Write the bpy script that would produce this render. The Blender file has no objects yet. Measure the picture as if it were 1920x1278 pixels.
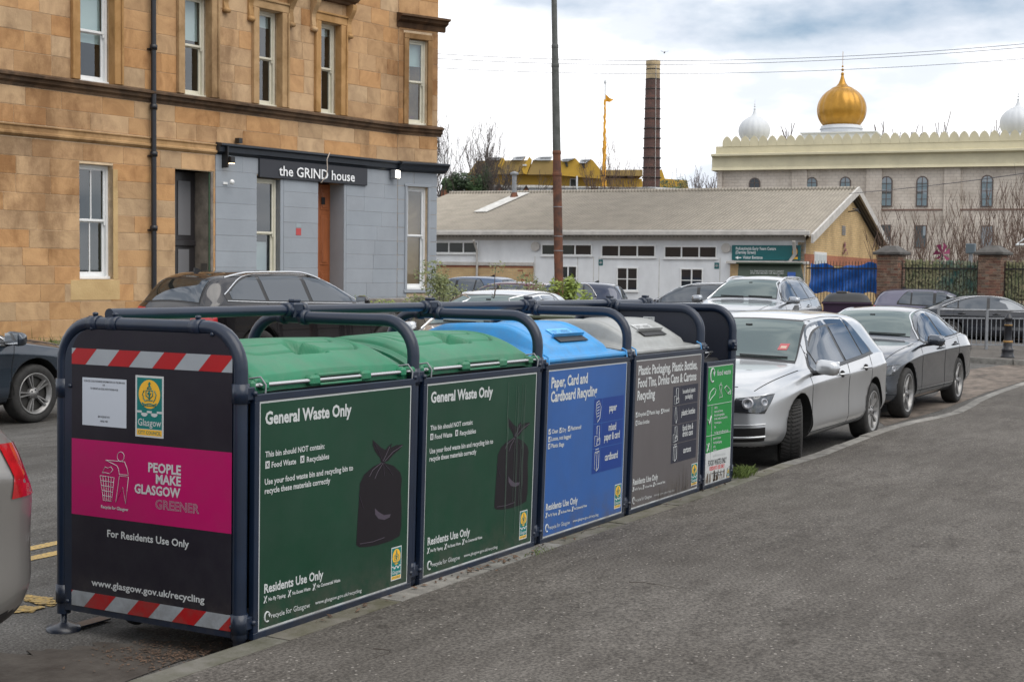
import bpy, bmesh, math, random
from mathutils import Vector, Matrix
from mathutils.bvhtree import BVHTree
random.seed(7)
R_ = math.radians
SC = bpy.context.scene
COL = SC.collection

# ------------------------------------------------------------------ camera
F_PX = 2667.0
TH, ROLL, CAM_H = R_(29.1), .0105, 1.78
PITCH = math.atan((639 - 506) / F_PX)
FW = Vector((math.cos(TH) * math.cos(PITCH), math.sin(TH) * math.cos(PITCH), -math.sin(PITCH)))
_rt = Vector((math.sin(TH), -math.cos(TH), 0)); _up = _rt.cross(FW)
RT = math.cos(ROLL) * _rt + math.sin(ROLL) * _up
UP = -math.sin(ROLL) * _rt + math.cos(ROLL) * _up
EYE = Vector((0, 0, CAM_H))
cd = bpy.data.cameras.new('camera'); cam = bpy.data.objects.new('camera', cd); COL.objects.link(cam)
m = Matrix((RT, UP, -FW)).transposed().to_4x4(); m.translation = EYE
cam.matrix_world = m
cd.sensor_width = 36; cd.lens = F_PX / 1920 * 36
cd.clip_start = .1; cd.clip_end = 3000
cd.dof.use_dof = True; cd.dof.focus_distance = 8.5; cd.dof.aperture_fstop = 15
SC.camera = cam

# ------------------------------------------------------------------ sky, sun, exposure
SUN_EL, SUN_AZ = R_(56), R_(-100)          # azimuth measured from +X towards +Y
w = bpy.data.worlds.new('World'); SC.world = w; w.use_nodes = True
nt = w.node_tree; N = nt.nodes; L = nt.links; N.clear()
out = N.new('ShaderNodeOutputWorld')
sky = N.new('ShaderNodeTexSky'); sky.sky_type = 'NISHITA'; sky.sun_disc = False
sky.sun_elevation = SUN_EL; sky.sun_rotation = R_(90) - SUN_AZ
b1 = N.new('ShaderNodeBackground'); b1.inputs[1].default_value = .085; L.new(sky.outputs[0], b1.inputs[0])
tc = N.new('ShaderNodeTexCoord'); mp = N.new('ShaderNodeMapping'); mp.inputs['Scale'].default_value = (1, 1, 2.6)
mp.inputs['Location'].default_value = (3.1, .4, .2)
L.new(tc.outputs['Generated'], mp.inputs[0])
n1 = N.new('ShaderNodeTexNoise'); n1.inputs['Scale'].default_value = 2.3; n1.inputs['Detail'].default_value = 9; n1.inputs['Roughness'].default_value = .55
L.new(mp.outputs[0], n1.inputs[0])
n2 = N.new('ShaderNodeTexNoise'); n2.inputs['Scale'].default_value = 4.6; n2.inputs['Detail'].default_value = 7; n2.inputs['Roughness'].default_value = .5
mp2 = N.new('ShaderNodeMapping'); mp2.inputs['Scale'].default_value = (1, 1, 3.2); mp2.inputs['Location'].default_value = (7.3, 2.2, 1.1)
L.new(tc.outputs['Generated'], mp2.inputs[0]); L.new(mp2.outputs[0], n2.inputs[0])
cr = N.new('ShaderNodeValToRGB')         # shading inside the cloud deck
e = cr.color_ramp.elements; e[0].position = .29; e[0].color = (.59, .63, .70, 1); e[1].position = .555; e[1].color = (.98, .98, 1, 1)
e2 = cr.color_ramp.elements.new(.45); e2.color = (.65, .69, .75, 1)
L.new(n2.outputs[0], cr.inputs[0])
b2 = N.new('ShaderNodeBackground'); b2.inputs[1].default_value = 1.0; L.new(cr.outputs[0], b2.inputs[0])
cv = N.new('ShaderNodeValToRGB'); e = cv.color_ramp.elements; e[0].position = .33; e[0].color = (0, 0, 0, 1); e[1].position = .43; e[1].color = (1, 1, 1, 1)
L.new(n1.outputs[0], cv.inputs[0])
mx = N.new('ShaderNodeMixShader'); L.new(cv.outputs[0], mx.inputs[0]); L.new(b1.outputs[0], mx.inputs[1]); L.new(b2.outputs[0], mx.inputs[2])
L.new(mx.outputs[0], out.inputs[0])
sd = bpy.data.lights.new('sun', 'SUN'); sd.energy = 1.45; sd.angle = R_(58); sd.color = (1, .95, .87)
so = bpy.data.objects.new('sun', sd); COL.objects.link(so)
sdir = Vector((math.cos(SUN_EL) * math.cos(SUN_AZ), math.cos(SUN_EL) * math.sin(SUN_AZ), math.sin(SUN_EL)))
so.rotation_euler = sdir.to_track_quat('Z', 'Y').to_euler(); so.location = (0, 0, 30)
SC.view_settings.view_transform = 'Standard'; SC.view_settings.look = 'None'
SC.view_settings.exposure = 0.50; SC.view_settings.gamma = 1; SC.view_settings.use_curve_mapping = False
SC.render.engine = 'CYCLES'; SC.cycles.use_denoising = True
SC.cycles.max_bounces = 7; SC.cycles.transparent_max_bounces = 8

# ------------------------------------------------------------------ survey helpers (photo bearing -> point on a known plane)
def ray(x, y): return FW + RT * ((x - 960) / F_PX) - UP * ((y - 639) / F_PX)
def gz(X, Y): return -.006 * X * min(1, max(0, 1 - (Y - 5) / 5))
def on_ground(x, y, z=0.):
    d = ray(x, y); t = (z - CAM_H) / (d.z + .006 * d.x); p = EYE + t * d
    for _ in range(8):
        t = (gz(p.x, p.y) + z - CAM_H) / d.z; p = EYE + t * d
    return p
def on_y(x, y, Y): d = ray(x, y); return EYE + d * (Y / d.y)
def on_x(x, y, X): d = ray(x, y); return EYE + d * (X / d.x)
def at_depth(x, y, D): return EYE + ray(x, y) * D
def on_plane(x, y, P, n): d = ray(x, y); return EYE + d * ((P - EYE).dot(n) / d.dot(n))

# ------------------------------------------------------------------ materials
def srgb(r, g, b):
    f = lambda c: (c / 255 / 12.92) if c / 255 <= .04045 else ((c / 255 + .055) / 1.055) ** 2.4
    return (f(r), f(g), f(b), 1)
def mat(name, col=(.5, .5, .5), rough=.6, metal=0., var=.0, vscale=3., bump=.0, bscale=40., coat=0., col2=None, spec=.5, objvar=0., stretch=(1, 1, 1)):
    m = bpy.data.materials.new(name); m.use_nodes = True
    nt = m.node_tree; N = nt.nodes; L = nt.links; b = N['Principled BSDF']
    c = tuple(col[:3]) + (1,)
    b.inputs['Base Color'].default_value = c
    b.inputs['Roughness'].default_value = rough; b.inputs['Metallic'].default_value = metal
    b.inputs['Specular IOR Level'].default_value = spec
    if coat: b.inputs['Coat Weight'].default_value = coat; b.inputs['Coat Roughness'].default_value = .03
    g = N.new('ShaderNodeNewGeometry'); vec = g.outputs['Position']
    if stretch != (1, 1, 1):
        mp = N.new('ShaderNodeMapping'); mp.inputs['Scale'].default_value = stretch; L.new(vec, mp.inputs[0]); vec = mp.outputs[0]
    last = None
    if var or col2:
        n = N.new('ShaderNodeTexNoise'); n.inputs['Scale'].default_value = vscale; n.inputs['Detail'].default_value = 7; n.inputs['Roughness'].default_value = .62
        L.new(vec, n.inputs['Vector'])
        r = N.new('ShaderNodeValToRGB'); r.color_ramp.elements[0].position = .33; r.color_ramp.elements[1].position = .68
        if col2: r.color_ramp.elements[0].color = tuple(col2[:3]) + (1,); r.color_ramp.elements[1].color = c
        else:
            r.color_ramp.elements[0].color = tuple(max(0, x * (1 - var)) for x in c[:3]) + (1,)
            r.color_ramp.elements[1].color = tuple(min(1, x * (1 + var)) for x in c[:3]) + (1,)
        L.new(n.outputs[0], r.inputs[0]); last = r.outputs[0]
    if objvar:
        oi = N.new('ShaderNodeObjectInfo'); hs = N.new('ShaderNodeHueSaturation')
        mr = N.new('ShaderNodeMapRange'); mr.inputs['To Min'].default_value = 1 - objvar; mr.inputs['To Max'].default_value = 1 + objvar
        L.new(oi.outputs['Random'], mr.inputs[0]); L.new(mr.outputs[0], hs.inputs['Value'])
        ms = N.new('ShaderNodeMath'); ms.operation = 'MULTIPLY'; ms.inputs[1].default_value = 7.31; fr = N.new('ShaderNodeMath'); fr.operation = 'FRACT'
        L.new(oi.outputs['Random'], ms.inputs[0]); L.new(ms.outputs[0], fr.inputs[0])
        m2 = N.new('ShaderNodeMapRange'); m2.inputs['To Min'].default_value = .5 - objvar * .07; m2.inputs['To Max'].default_value = .5 + objvar * .06
        L.new(fr.outputs[0], m2.inputs[0]); L.new(m2.outputs[0], hs.inputs['Hue'])
        m3 = N.new('ShaderNodeMapRange'); m3.inputs['To Min'].default_value = 1.1; m3.inputs['To Max'].default_value = 1 - objvar * 1.2
        L.new(fr.outputs[0], m3.inputs[0]); L.new(m3.outputs[0], hs.inputs['Saturation'])
        if last: L.new(last, hs.inputs['Color'])
        else: hs.inputs['Color'].default_value = c
        last = hs.outputs[0]
    if last: L.new(last, b.inputs['Base Color'])
    if bump:
        n = N.new('ShaderNodeTexNoise'); n.inputs['Scale'].default_value = bscale; n.inputs['Detail'].default_value = 6
        L.new(vec, n.inputs['Vector']); bp = N.new('ShaderNodeBump'); bp.inputs['Strength'].default_value = bump; bp.inputs['Distance'].default_value = .01
        L.new(n.outputs[0], bp.inputs['Height']); L.new(bp.outputs[0], b.inputs['Normal'])
    return m
def emis(name, col, s):
    m = mat(name, col, .4); b = m.node_tree.nodes['Principled BSDF']
    b.inputs['Emission Color'].default_value = tuple(col[:3]) + (1,); b.inputs['Emission Strength'].default_value = s; return m
def glassy(name, tint=(.9, .95, .95), refl=.12, dark=None, rough=.015, mc=(.93, .97, 1)):
    """window glass: mirror share rising with the viewing angle; behind it clear (dark=None) or a dark interior"""
    m = bpy.data.materials.new(name); m.use_nodes = True
    nt = m.node_tree; N = nt.nodes; L = nt.links; N.clear()
    o = N.new('ShaderNodeOutputMaterial'); g = N.new('ShaderNodeBsdfGlossy'); g.inputs['Roughness'].default_value = rough; g.inputs['Color'].default_value = tuple(mc) + (1,)
    if dark is None: t = N.new('ShaderNodeBsdfTransparent'); t.inputs[0].default_value = tuple(tint) + (1,)
    else: t = N.new('ShaderNodeBsdfDiffuse'); t.inputs[0].default_value = tuple(dark) + (1,)
    lw0 = N.new('ShaderNodeLayerWeight'); lw = N.new('ShaderNodeMath'); lw.operation = 'POWER'; lw.inputs[1].default_value = 4.5; L.new(lw0.outputs['Facing'], lw.inputs[0]); lw0.inputs[0].default_value = .5
    mr = N.new('ShaderNodeMapRange'); mr.inputs['From Min'].default_value = .0; mr.inputs['To Min'].default_value = refl; mr.inputs['To Max'].default_value = 1
    L.new(lw.outputs[0], mr.inputs[0]); mx = N.new('ShaderNodeMixShader'); L.new(mr.outputs[0], mx.inputs[0]); L.new(t.outputs[0], mx.inputs[1]); L.new(g.outputs[0], mx.inputs[2])
    L.new(mx.outputs[0], o.inputs[0]); return m

M = {}
def setup_materials():
    M['navy'] = mat('navy_powder_coat', (.006, .014, .033), .34, 0, .15, 6, coat=.1)
    M['navy_sheet'] = mat('navy_sheet', (.010, .013, .024), .5, 0, .12, 3)
    M['charcoal'] = mat('charcoal_vinyl', (.013, .0105, .0175), .45, 0, .1, 2, spec=.28)
    M['magenta'] = mat('magenta_vinyl', srgb(172, 14, 92), .4, 0, .06, 2, spec=.28)
    M['red_refl'] = mat('red_reflective', srgb(160, 10, 18), .4, 0, .1, 5)
    M['white_refl'] = mat('silver_reflective', (.30, .325, .35), .4, 0, .06, 5)
    M['print_white'] = mat('white_print', (.50, .52, .52), .5, spec=.28)
    M['print_pale'] = mat('pale_print', (.5, .52, .52), .5)
    M['print_black'] = mat('black_print', (.02, .02, .022), .5)
    M['print_red'] = mat('red_print', (.6, .05, .06), .5)
    M['paper'] = mat('poster_paper', (.50, .54, .60), .5)
    M['teal'] = mat('teal_print', srgb(0, 110, 105), .4)
    M['gold_print'] = mat('yellow_print', srgb(228, 176, 50), .4)
    M['g_panel'] = mat('green_panel', (.0075, .044, .023), .38, 0, .12, 1.5, spec=.28)
    M['b_panel'] = mat('blue_panel', (.026, .095, .30), .4, 0, .1, 1.5, spec=.28)
    M['b_dark'] = mat('dark_blue_print', (.008, .04, .21), .4, spec=.28)
    M['y_panel'] = mat('grey_panel', (.105, .095, .097), .45, 0, .12, 1.5, stretch=(1, 1, .3), spec=.28)
    M['y_dark'] = mat('dark_slate_print', (.021, .023, .038), .42, spec=.28)
    M['f_panel'] = mat('bright_green_panel', (.01, .21, .04), .42, spec=.28)
    M['bag'] = mat('purple_black_print', (.008, .0055, .0085), .5, 0, .1, 8, spec=.28)
    M['bag_line'] = mat('grey_violet_print', (.055, .042, .062), .5)
    M['lid_green'] = mat('green_lid_plastic', (.010, .175, .082), .48, 0, .12, 5, .12, 300)
    M['bin_dark'] = mat('black_bin_plastic', (.012, .012, .013), .5)
    M['lid_blue'] = mat('blue_lid_plastic', (.035, .28, .62), .45, 0, .08, 5, .1, 300)
    M['lid_grey'] = mat('grey_lid_plastic', (.31, .32, .315), .45, 0, .1, 6, .1, 300)
    M['lid_emb'] = mat('pale_blue_embossed', (.13, .48, .82), .45)
    M['lid_emb2'] = mat('pale_grey_embossed', (.52, .53, .53), .45)
    M['steel'] = mat('bright_steel', (.6, .6, .6), .25, 1.)
    M['zinc'] = mat('galvanised_steel', (.24, .25, .265), .55, .4, .2, 14)
    M['chrome'] = mat('chrome', (.8, .81, .82), .12, 1.)
    M['rubber'] = mat('black_rubber', (.016, .016, .017), .7, 0, .2, 30)
    M['blacktrim'] = mat('black_trim', (.012, .012, .013), .35)
    M['tyre'] = mat('tyre_rubber', (.022, .021, .020), .8, 0, .35, 20, .3, 60)
    M['well'] = mat('wheel_well', (.006, .006, .006), .95)
    M['rim'] = mat('alloy_rim', (.26, .255, .25), .42, .6, .25, 12)
    M['rim_dark'] = mat('dark_alloy', (.05, .05, .055), .35, .6)
    M['brake'] = mat('brake_disc', (.05, .048, .045), .6, .4)
    M['lens'] = glassy('lamp_lens', (.78, .8, .82), .10)
    M['lamp_dark'] = mat('lamp_housing', (.05, .05, .055), .3, .3)
    M['reflector'] = mat('lamp_reflector', (.35, .35, .37), .3, .7)
    M['tail'] = mat('tail_lamp_red', (.42, .008, .012), .12, 0, .25, 18, coat=1)
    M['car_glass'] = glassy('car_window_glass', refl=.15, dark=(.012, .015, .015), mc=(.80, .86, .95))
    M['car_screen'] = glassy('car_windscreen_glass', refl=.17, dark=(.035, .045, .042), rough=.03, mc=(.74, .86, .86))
    M['pane'] = glassy('window_pane', (.80, .86, .86), .13)
    M['pane_old'] = glassy('yard_window_pane', (.6, .65, .65), .05)
    M['room'] = mat('dark_room', (.035, .04, .04), .9, 0, .5, 1.2)
    M['blind'] = mat('roller_blind', (.50, .60, .60), .8)
    M['curtain'] = mat('teal_curtain', (.02, .07, .07), .9, 0, .4, 4, stretch=(1, 1, .05))
    M['white_paint'] = mat('white_window_paint', (.76, .77, .77), .4, 0, .05, 5)
    M['cream_paint'] = mat('cream_window_paint', (.66, .63, .52), .45, 0, .07, 5)
    M['stone'] = stone_mat('sandstone_ashlar', (.53, .33, .168), (.39, .232, .118), .12)
    M['dressed'] = stone_mat('dressed_sandstone', (.46, .29, .145), (.33, .20, .09), .07)
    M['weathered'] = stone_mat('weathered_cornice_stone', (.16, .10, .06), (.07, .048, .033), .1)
    M['yellow_stone'] = stone_mat('new_yellow_sandstone', (.58, .40, .19), (.50, .33, .15), .05)
    M['mortar'] = mat('mortar', (.62, .47, .31), .9, 0, .2, 6)
    M['grey_stone'] = mat('grey_stone', (.20, .175, .15), .85, 0, .35, 4, .3, 40)
    M['painted'] = mat('grey_blue_masonry_paint', (.285, .31, .342), .6, 0, .06, 1.5, .25, 25, objvar=.03)
    M['fascia'] = mat('dark_fascia_paint', (.020, .026, .036), .4, 0, .15, 5)
    M['sign_dark'] = mat('sign_board', (.022, .024, .032), .4)
    M['letters'] = mat('raised_white_letters', (.85, .86, .87), .4)
    M['wood'] = mat('varnished_door', (.29, .092, .032), .38, 0, .22, 6, stretch=(1, 1, .15))
    M['pipe'] = mat('cast_iron_pipe', (.012, .013, .018), .35, 0, .2, 12)
    M['doorblack'] = mat('black_door_paint', (.03, .028, .03), .3)
def stone_mat(name, c1, c2, ov):
    m = bpy.data.materials.new(name); m.use_nodes = True
    nt = m.node_tree; N = nt.nodes; L = nt.links; b = N['Principled BSDF']; b.inputs['Roughness'].default_value = .88; b.inputs['Specular IOR Level'].default_value = .2
    g = N.new('ShaderNodeNewGeometry'); oi = N.new('ShaderNodeObjectInfo')
    ad = N.new('ShaderNodeVectorMath'); ad.operation = 'ADD'; sc = N.new('ShaderNodeVectorMath'); sc.operation = 'SCALE'; sc.inputs[3].default_value = 40
    cb = N.new('ShaderNodeCombineXYZ')
    for i in range(3): L.new(oi.outputs['Random'], cb.inputs[i])
    L.new(cb.outputs[0], sc.inputs[0]); L.new(g.outputs['Position'], ad.inputs[0]); L.new(sc.outputs[0], ad.inputs[1])
    n = N.new('ShaderNodeTexNoise'); n.inputs['Scale'].default_value = 1.7; n.inputs['Detail'].default_value = 8; n.inputs['Roughness'].default_value = .6; n.inputs['Distortion'].default_value = 1.2
    L.new(ad.outputs[0], n.inputs['Vector'])
    r = N.new('ShaderNodeValToRGB'); r.color_ramp.elements[0].position = .34; r.color_ramp.elements[0].color = c2 + (1,); r.color_ramp.elements[1].position = .62; r.color_ramp.elements[1].color = c1 + (1,)
    L.new(n.outputs[0], r.inputs[0])
    # soot: broad weathering over many blocks
    n3 = N.new('ShaderNodeTexNoise'); n3.inputs['Scale'].default_value = .55; n3.inputs['Detail'].default_value = 9; n3.inputs['Roughness'].default_value = .7
    mp = N.new('ShaderNodeMapping'); mp.inputs['Scale'].default_value = (1, 1, .5); L.new(g.outputs['Position'], mp.inputs[0]); L.new(mp.outputs[0], n3.inputs['Vector'])
    r3 = N.new('ShaderNodeValToRGB'); r3.color_ramp.elements[0].position = .36; r3.color_ramp.elements[0].color = (.55, .50, .46, 1); r3.color_ramp.elements[1].position = .47; r3.color_ramp.elements[1].color = (1, 1, 1, 1)
    L.new(n3.outputs[0], r3.inputs[0]); ml = N.new('ShaderNodeMix'); ml.data_type = 'RGBA'; ml.blend_type = 'MULTIPLY'; ml.inputs[0].default_value = .85
    L.new(r.outputs[0], ml.inputs[6]); L.new(r3.outputs[0], ml.inputs[7])
    hs = N.new('ShaderNodeHueSaturation'); mr = N.new('ShaderNodeMapRange'); mr.inputs['To Min'].default_value = 1 - ov; mr.inputs['To Max'].default_value = 1 + ov * .8
    L.new(oi.outputs['Random'], mr.inputs[0]); L.new(mr.outputs[0], hs.inputs['Value'])
    ms = N.new('ShaderNodeMath'); ms.operation = 'MULTIPLY'; ms.inputs[1].default_value = 9.7; fr = N.new('ShaderNodeMath'); fr.operation = 'FRACT'
    L.new(oi.outputs['Random'], ms.inputs[0]); L.new(ms.outputs[0], fr.inputs[0])
    m2 = N.new('ShaderNodeMapRange'); m2.inputs['To Min'].default_value = 1.1; m2.inputs['To Max'].default_value = 1 - ov * 1.3; L.new(fr.outputs[0], m2.inputs[0]); L.new(m2.outputs[0], hs.inputs['Saturation'])
    m4 = N.new('ShaderNodeMapRange'); m4.inputs['To Min'].default_value = .5 - ov * .05; m4.inputs['To Max'].default_value = .5 + ov * .05; L.new(fr.outputs[0], m4.inputs[0]); L.new(m4.outputs[0], hs.inputs['Hue'])
    L.new(ml.outputs[2], hs.inputs['Color']); L.new(hs.outputs[0], b.inputs['Base Color'])
    nb = N.new('ShaderNodeTexNoise'); nb.inputs['Scale'].default_value = 28; nb.inputs['Detail'].default_value = 6; L.new(ad.outputs[0], nb.inputs['Vector'])
    bp = N.new('ShaderNodeBump'); bp.inputs['Strength'].default_value = .4; bp.inputs['Distance'].default_value = .012; L.new(nb.outputs[0], bp.inputs['Height']); L.new(bp.outputs[0], b.inputs['Normal'])
    return m
setup_materials()
def grime(k, z0, z1, col, amt=.8, scale=9, up=False):
    """splashed dirt low down on a panel"""
    m = M[k]; nt = m.node_tree; N = nt.nodes; L = nt.links; b = N['Principled BSDF']; s = b.inputs['Base Color']; src = s.links[0].from_socket if s.links else None
    g = N.new('ShaderNodeNewGeometry'); sp = N.new('ShaderNodeSeparateXYZ'); L.new(g.outputs['Position'], sp.inputs[0])
    mr = N.new('ShaderNodeMapRange'); mr.interpolation_type = 'SMOOTHSTEP'; mr.inputs['From Min'].default_value = z1; mr.inputs['From Max'].default_value = z0; L.new(sp.outputs['Z'], mr.inputs[0])
    n = N.new('ShaderNodeTexNoise'); n.inputs['Scale'].default_value = scale; n.inputs['Detail'].default_value = 9; n.inputs['Roughness'].default_value = .7; L.new(g.outputs['Position'], n.inputs['Vector'])
    r = N.new('ShaderNodeMapRange'); r.inputs['From Min'].default_value = .40; r.inputs['From Max'].default_value = .62; L.new(n.outputs[0], r.inputs[0])
    mu = N.new('ShaderNodeMath'); mu.operation = 'MULTIPLY'; L.new(mr.outputs[0], mu.inputs[0]); L.new(r.outputs[0], mu.inputs[1])
    m3 = N.new('ShaderNodeMath'); m3.operation = 'MULTIPLY'; m3.inputs[1].default_value = amt; L.new(mu.outputs[0], m3.inputs[0])
    x = N.new('ShaderNodeMix'); x.data_type = 'RGBA'; L.new(m3.outputs[0], x.inputs[0]); x.inputs[7].default_value = col + (1,)
    if src: L.new(src, x.inputs[6])
    else: x.inputs[6].default_value = s.default_value[:]
    L.new(x.outputs[2], s)
for k in ('g_panel', 'b_panel', 'y_panel', 'charcoal', 'print_pale', 'white_refl', 'red_refl'): grime(k, .02, .34, (.085, .073, .06), .6)
for k in ('g_panel', 'b_panel', 'y_panel', 'charcoal', 'magenta'): grime(k, -1, 3.2, (.07, .075, .075), .16, 3.5)
for k in ('lid_green', 'lid_blue', 'lid_grey'): grime(k, .9, 1.9, (.15, .14, .12), .34, 7)
grime('navy', .0, .3, (.05, .045, .04), .5)

# ------------------------------------------------------------------ mesh builder
class MB:
    def __init__(s): s.v = []; s.f = []; s.mi = []; s.sm = []
    def add(s, vs, fs, mi=0, smooth=False):
        o = len(s.v); s.v += [tuple(v) for v in vs]; s.f += [tuple(i + o for i in f) for f in fs]; s.mi += [mi] * len(fs); s.sm += [smooth] * len(fs)
    def box(s, x0, x1, y0, y1, z0, z1, mi=0, T=None):
        vs = [(x, y, z) for z in (z0, z1) for y in (y0, y1) for x in (x0, x1)]
        if T: vs = [T @ Vector(v) for v in vs]
        s.add(vs, [(0, 2, 3, 1), (4, 5, 7, 6), (0, 1, 5, 4), (2, 6, 7, 3), (0, 4, 6, 2), (1, 3, 7, 5)], mi); return s
    def bbox(s, x0, x1, y0, y1, z0, z1, b=.01, mi=0, T=None):
        """box with chamfered edges"""
        vs = []; 
        for x, sx in ((x0, 1), (x1, -1)):
            for y, sy in ((y0, 1), (y1, -1)):
                for z, sz in ((z0, 1), (z1, -1)):
                    vs += [(x, y + sy * b, z + sz * b), (x + sx * b, y, z + sz * b), (x + sx * b, y + sy * b, z)]
        bm = bmesh.new()
        for v in vs: bm.verts.new(T @ Vector(v) if T else v)
        r = bmesh.ops.convex_hull(bm, input=bm.verts)
        bmesh.ops.dissolve_limit(bm, angle_limit=.02, verts=bm.verts, edges=bm.edges)
        bm.verts.index_update()
        s.add([v.co[:] for v in bm.verts], [[v.index for v in f.verts] for f in bm.faces], mi); bm.free(); return s
    def quad(s, a, b, c, d, mi=0): s.add([a, b, c, d], [(0, 1, 2, 3)], mi); return s
    def poly(s, pts, mi=0): s.add(pts, [tuple(range(len(pts)))], mi); return s
    def prism(s, pts, off, mi=0):
        """closed outline (3-D points) pushed by off"""
        n = len(pts); off = Vector(off); a = [Vector(p) for p in pts]; b = [p + off for p in a]
        s.add(a + b, [tuple(range(n))[::-1], tuple(range(n, 2 * n))] + [(i, (i + 1) % n, n + (i + 1) % n, n + i) for i in range(n)], mi); return s
    def tube(s, path, r, seg=8, mi=0, cap=True, closed=False, smooth=True):
        P = [Vector(p) for p in path]; n = len(P)
        rr = r if isinstance(r, (list, tuple)) else [r] * n
        vs = []; prev = None
        for i in range(n):
            if closed: t = P[(i + 1) % n] - P[i - 1]
            else: t = P[min(i + 1, n - 1)] - P[max(i - 1, 0)]
            t.normalize() if t.length > 1e-9 else None
            if prev is None:
                a = Vector((0, 0, 1)) if abs(t.z) < .9 else Vector((1, 0, 0)); u = t.cross(a).normalized()
            else:
                u = prev - t * prev.dot(t)
                u = u.normalized() if u.length > 1e-6 else t.orthogonal().normalized()
            prev = u; v = t.cross(u)
            for k in range(seg):
                an = 2 * math.pi * k / seg; vs.append(P[i] + (u * math.cos(an) + v * math.sin(an)) * rr[i])
        fs = []
        for i in range(n if closed else n - 1):
            j = (i + 1) % n
            for k in range(seg): fs.append((i * seg + k, i * seg + (k + 1) % seg, j * seg + (k + 1) % seg, j * seg + k))
        s.add(vs, fs, mi, smooth)
        if cap and not closed: s.add(vs[:seg], [tuple(range(seg))[::-1]], mi); s.add(vs[-seg:], [tuple(range(seg))], mi)
        return s
    def lathe(s, prof, seg=24, T=None, mi=0, smooth=True, rib=None, cap=True):
        """profile [(r,z)] about Z"""
        vs = []; n = len(prof)
        for r, z in prof:
            for k in range(seg):
                an = 2 * math.pi * k / seg; q = r * (rib(an, r, z) if rib else 1)
                v = Vector((q * math.cos(an), q * math.sin(an), z)); vs.append(T @ v if T else v)
        fs = [(i * seg + k, i * seg + (k + 1) % seg, (i + 1) * seg + (k + 1) % seg, (i + 1) * seg + k) for i in range(n - 1) for k in range(seg)]
        s.add(vs, fs, mi, smooth)
        for i in (0, n - 1):
            if cap and prof[i][0] > 1e-4: s.add(vs[i * seg:(i + 1) * seg], [tuple(range(seg))], mi)
        return s
    def grid(s, rows, mi=0, smooth=True):
        n = len(rows[0]); vs = [p for r in rows for p in r]
        s.add(vs, [(i * n + k, i * n + k + 1, (i + 1) * n + k + 1, (i + 1) * n + k) for i in range(len(rows) - 1) for k in range(n - 1)], mi, smooth); return s
    def warp(s, fn): s.v = [tuple(fn(Vector(v))) for v in s.v]; return s
    def mesh(s, name, mats):
        me = bpy.data.meshes.new(name); me.from_pydata(s.v, [], s.f)
        for m in (mats if isinstance(mats, (list, tuple)) else [mats]): me.materials.append(m)
        me.polygons.foreach_set('material_index', s.mi); me.polygons.foreach_set('use_smooth', s.sm)
        me.update(); return me
    def build(s, name, mats, parent=None, **kw):
        o = bpy.data.objects.new(name, s.mesh(name, mats)); COL.objects.link(o)
        if parent is not None: o.parent = parent
        for k, v in kw.items(): o[k] = v
        return o
def thing(name, label, cat, loc=(0, 0, 0), rz=0, group=None):
    o = bpy.data.objects.new(name, None); COL.objects.link(o); o.location = loc; o.rotation_euler = (0, 0, rz); o.empty_display_size = .2
    o['label'] = label; o['category'] = cat
    if group: o['group'] = group
    return o
def tag(o, label, cat, group=None):
    o['label'] = label; o['category'] = cat
    if group: o['group'] = group
    return o
def fix_normals(o):
    bm = bmesh.new(); bm.from_mesh(o.data); bmesh.ops.recalc_face_normals(bm, faces=bm.faces); bm.to_mesh(o.data); bm.free()
def text_mb(body, e0, e1, up, nrm, cap, mi=0, thick=.0012, bold=0., align=None, outline=False):
    """lettering from e0 to e1 (its baseline), height of capitals cap"""
    cu = bpy.data.curves.new('t', 'FONT'); cu.body = body; cu.offset = bold; cu.resolution_u = 2
    if outline: cu.fill_mode = 'NONE'; cu.bevel_depth = .018; cu.bevel_resolution = 0
    ob = bpy.data.objects.new('t', cu); me = bpy.data.meshes.new_from_object(ob)
    xs = [v.co.x for v in me.vertices]; x0, x1 = min(xs), max(xs)
    e0 = Vector(e0); e1 = Vector(e1); ex = (e1 - e0); w = ex.length; ex.normalize(); up = Vector(up); nrm = Vector(nrm).normalized()
    sx = w / (x1 - x0); sy = cap / .70
    b = MB(); b.add([e0 + ex * ((v.co.x - x0) * sx) + up * (v.co.y * sy) + nrm * thick for v in me.vertices], [tuple(p.vertices) for p in me.polygons], mi)
    bpy.data.objects.remove(ob); bpy.data.curves.remove(cu); bpy.data.meshes.remove(me); return b
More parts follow.
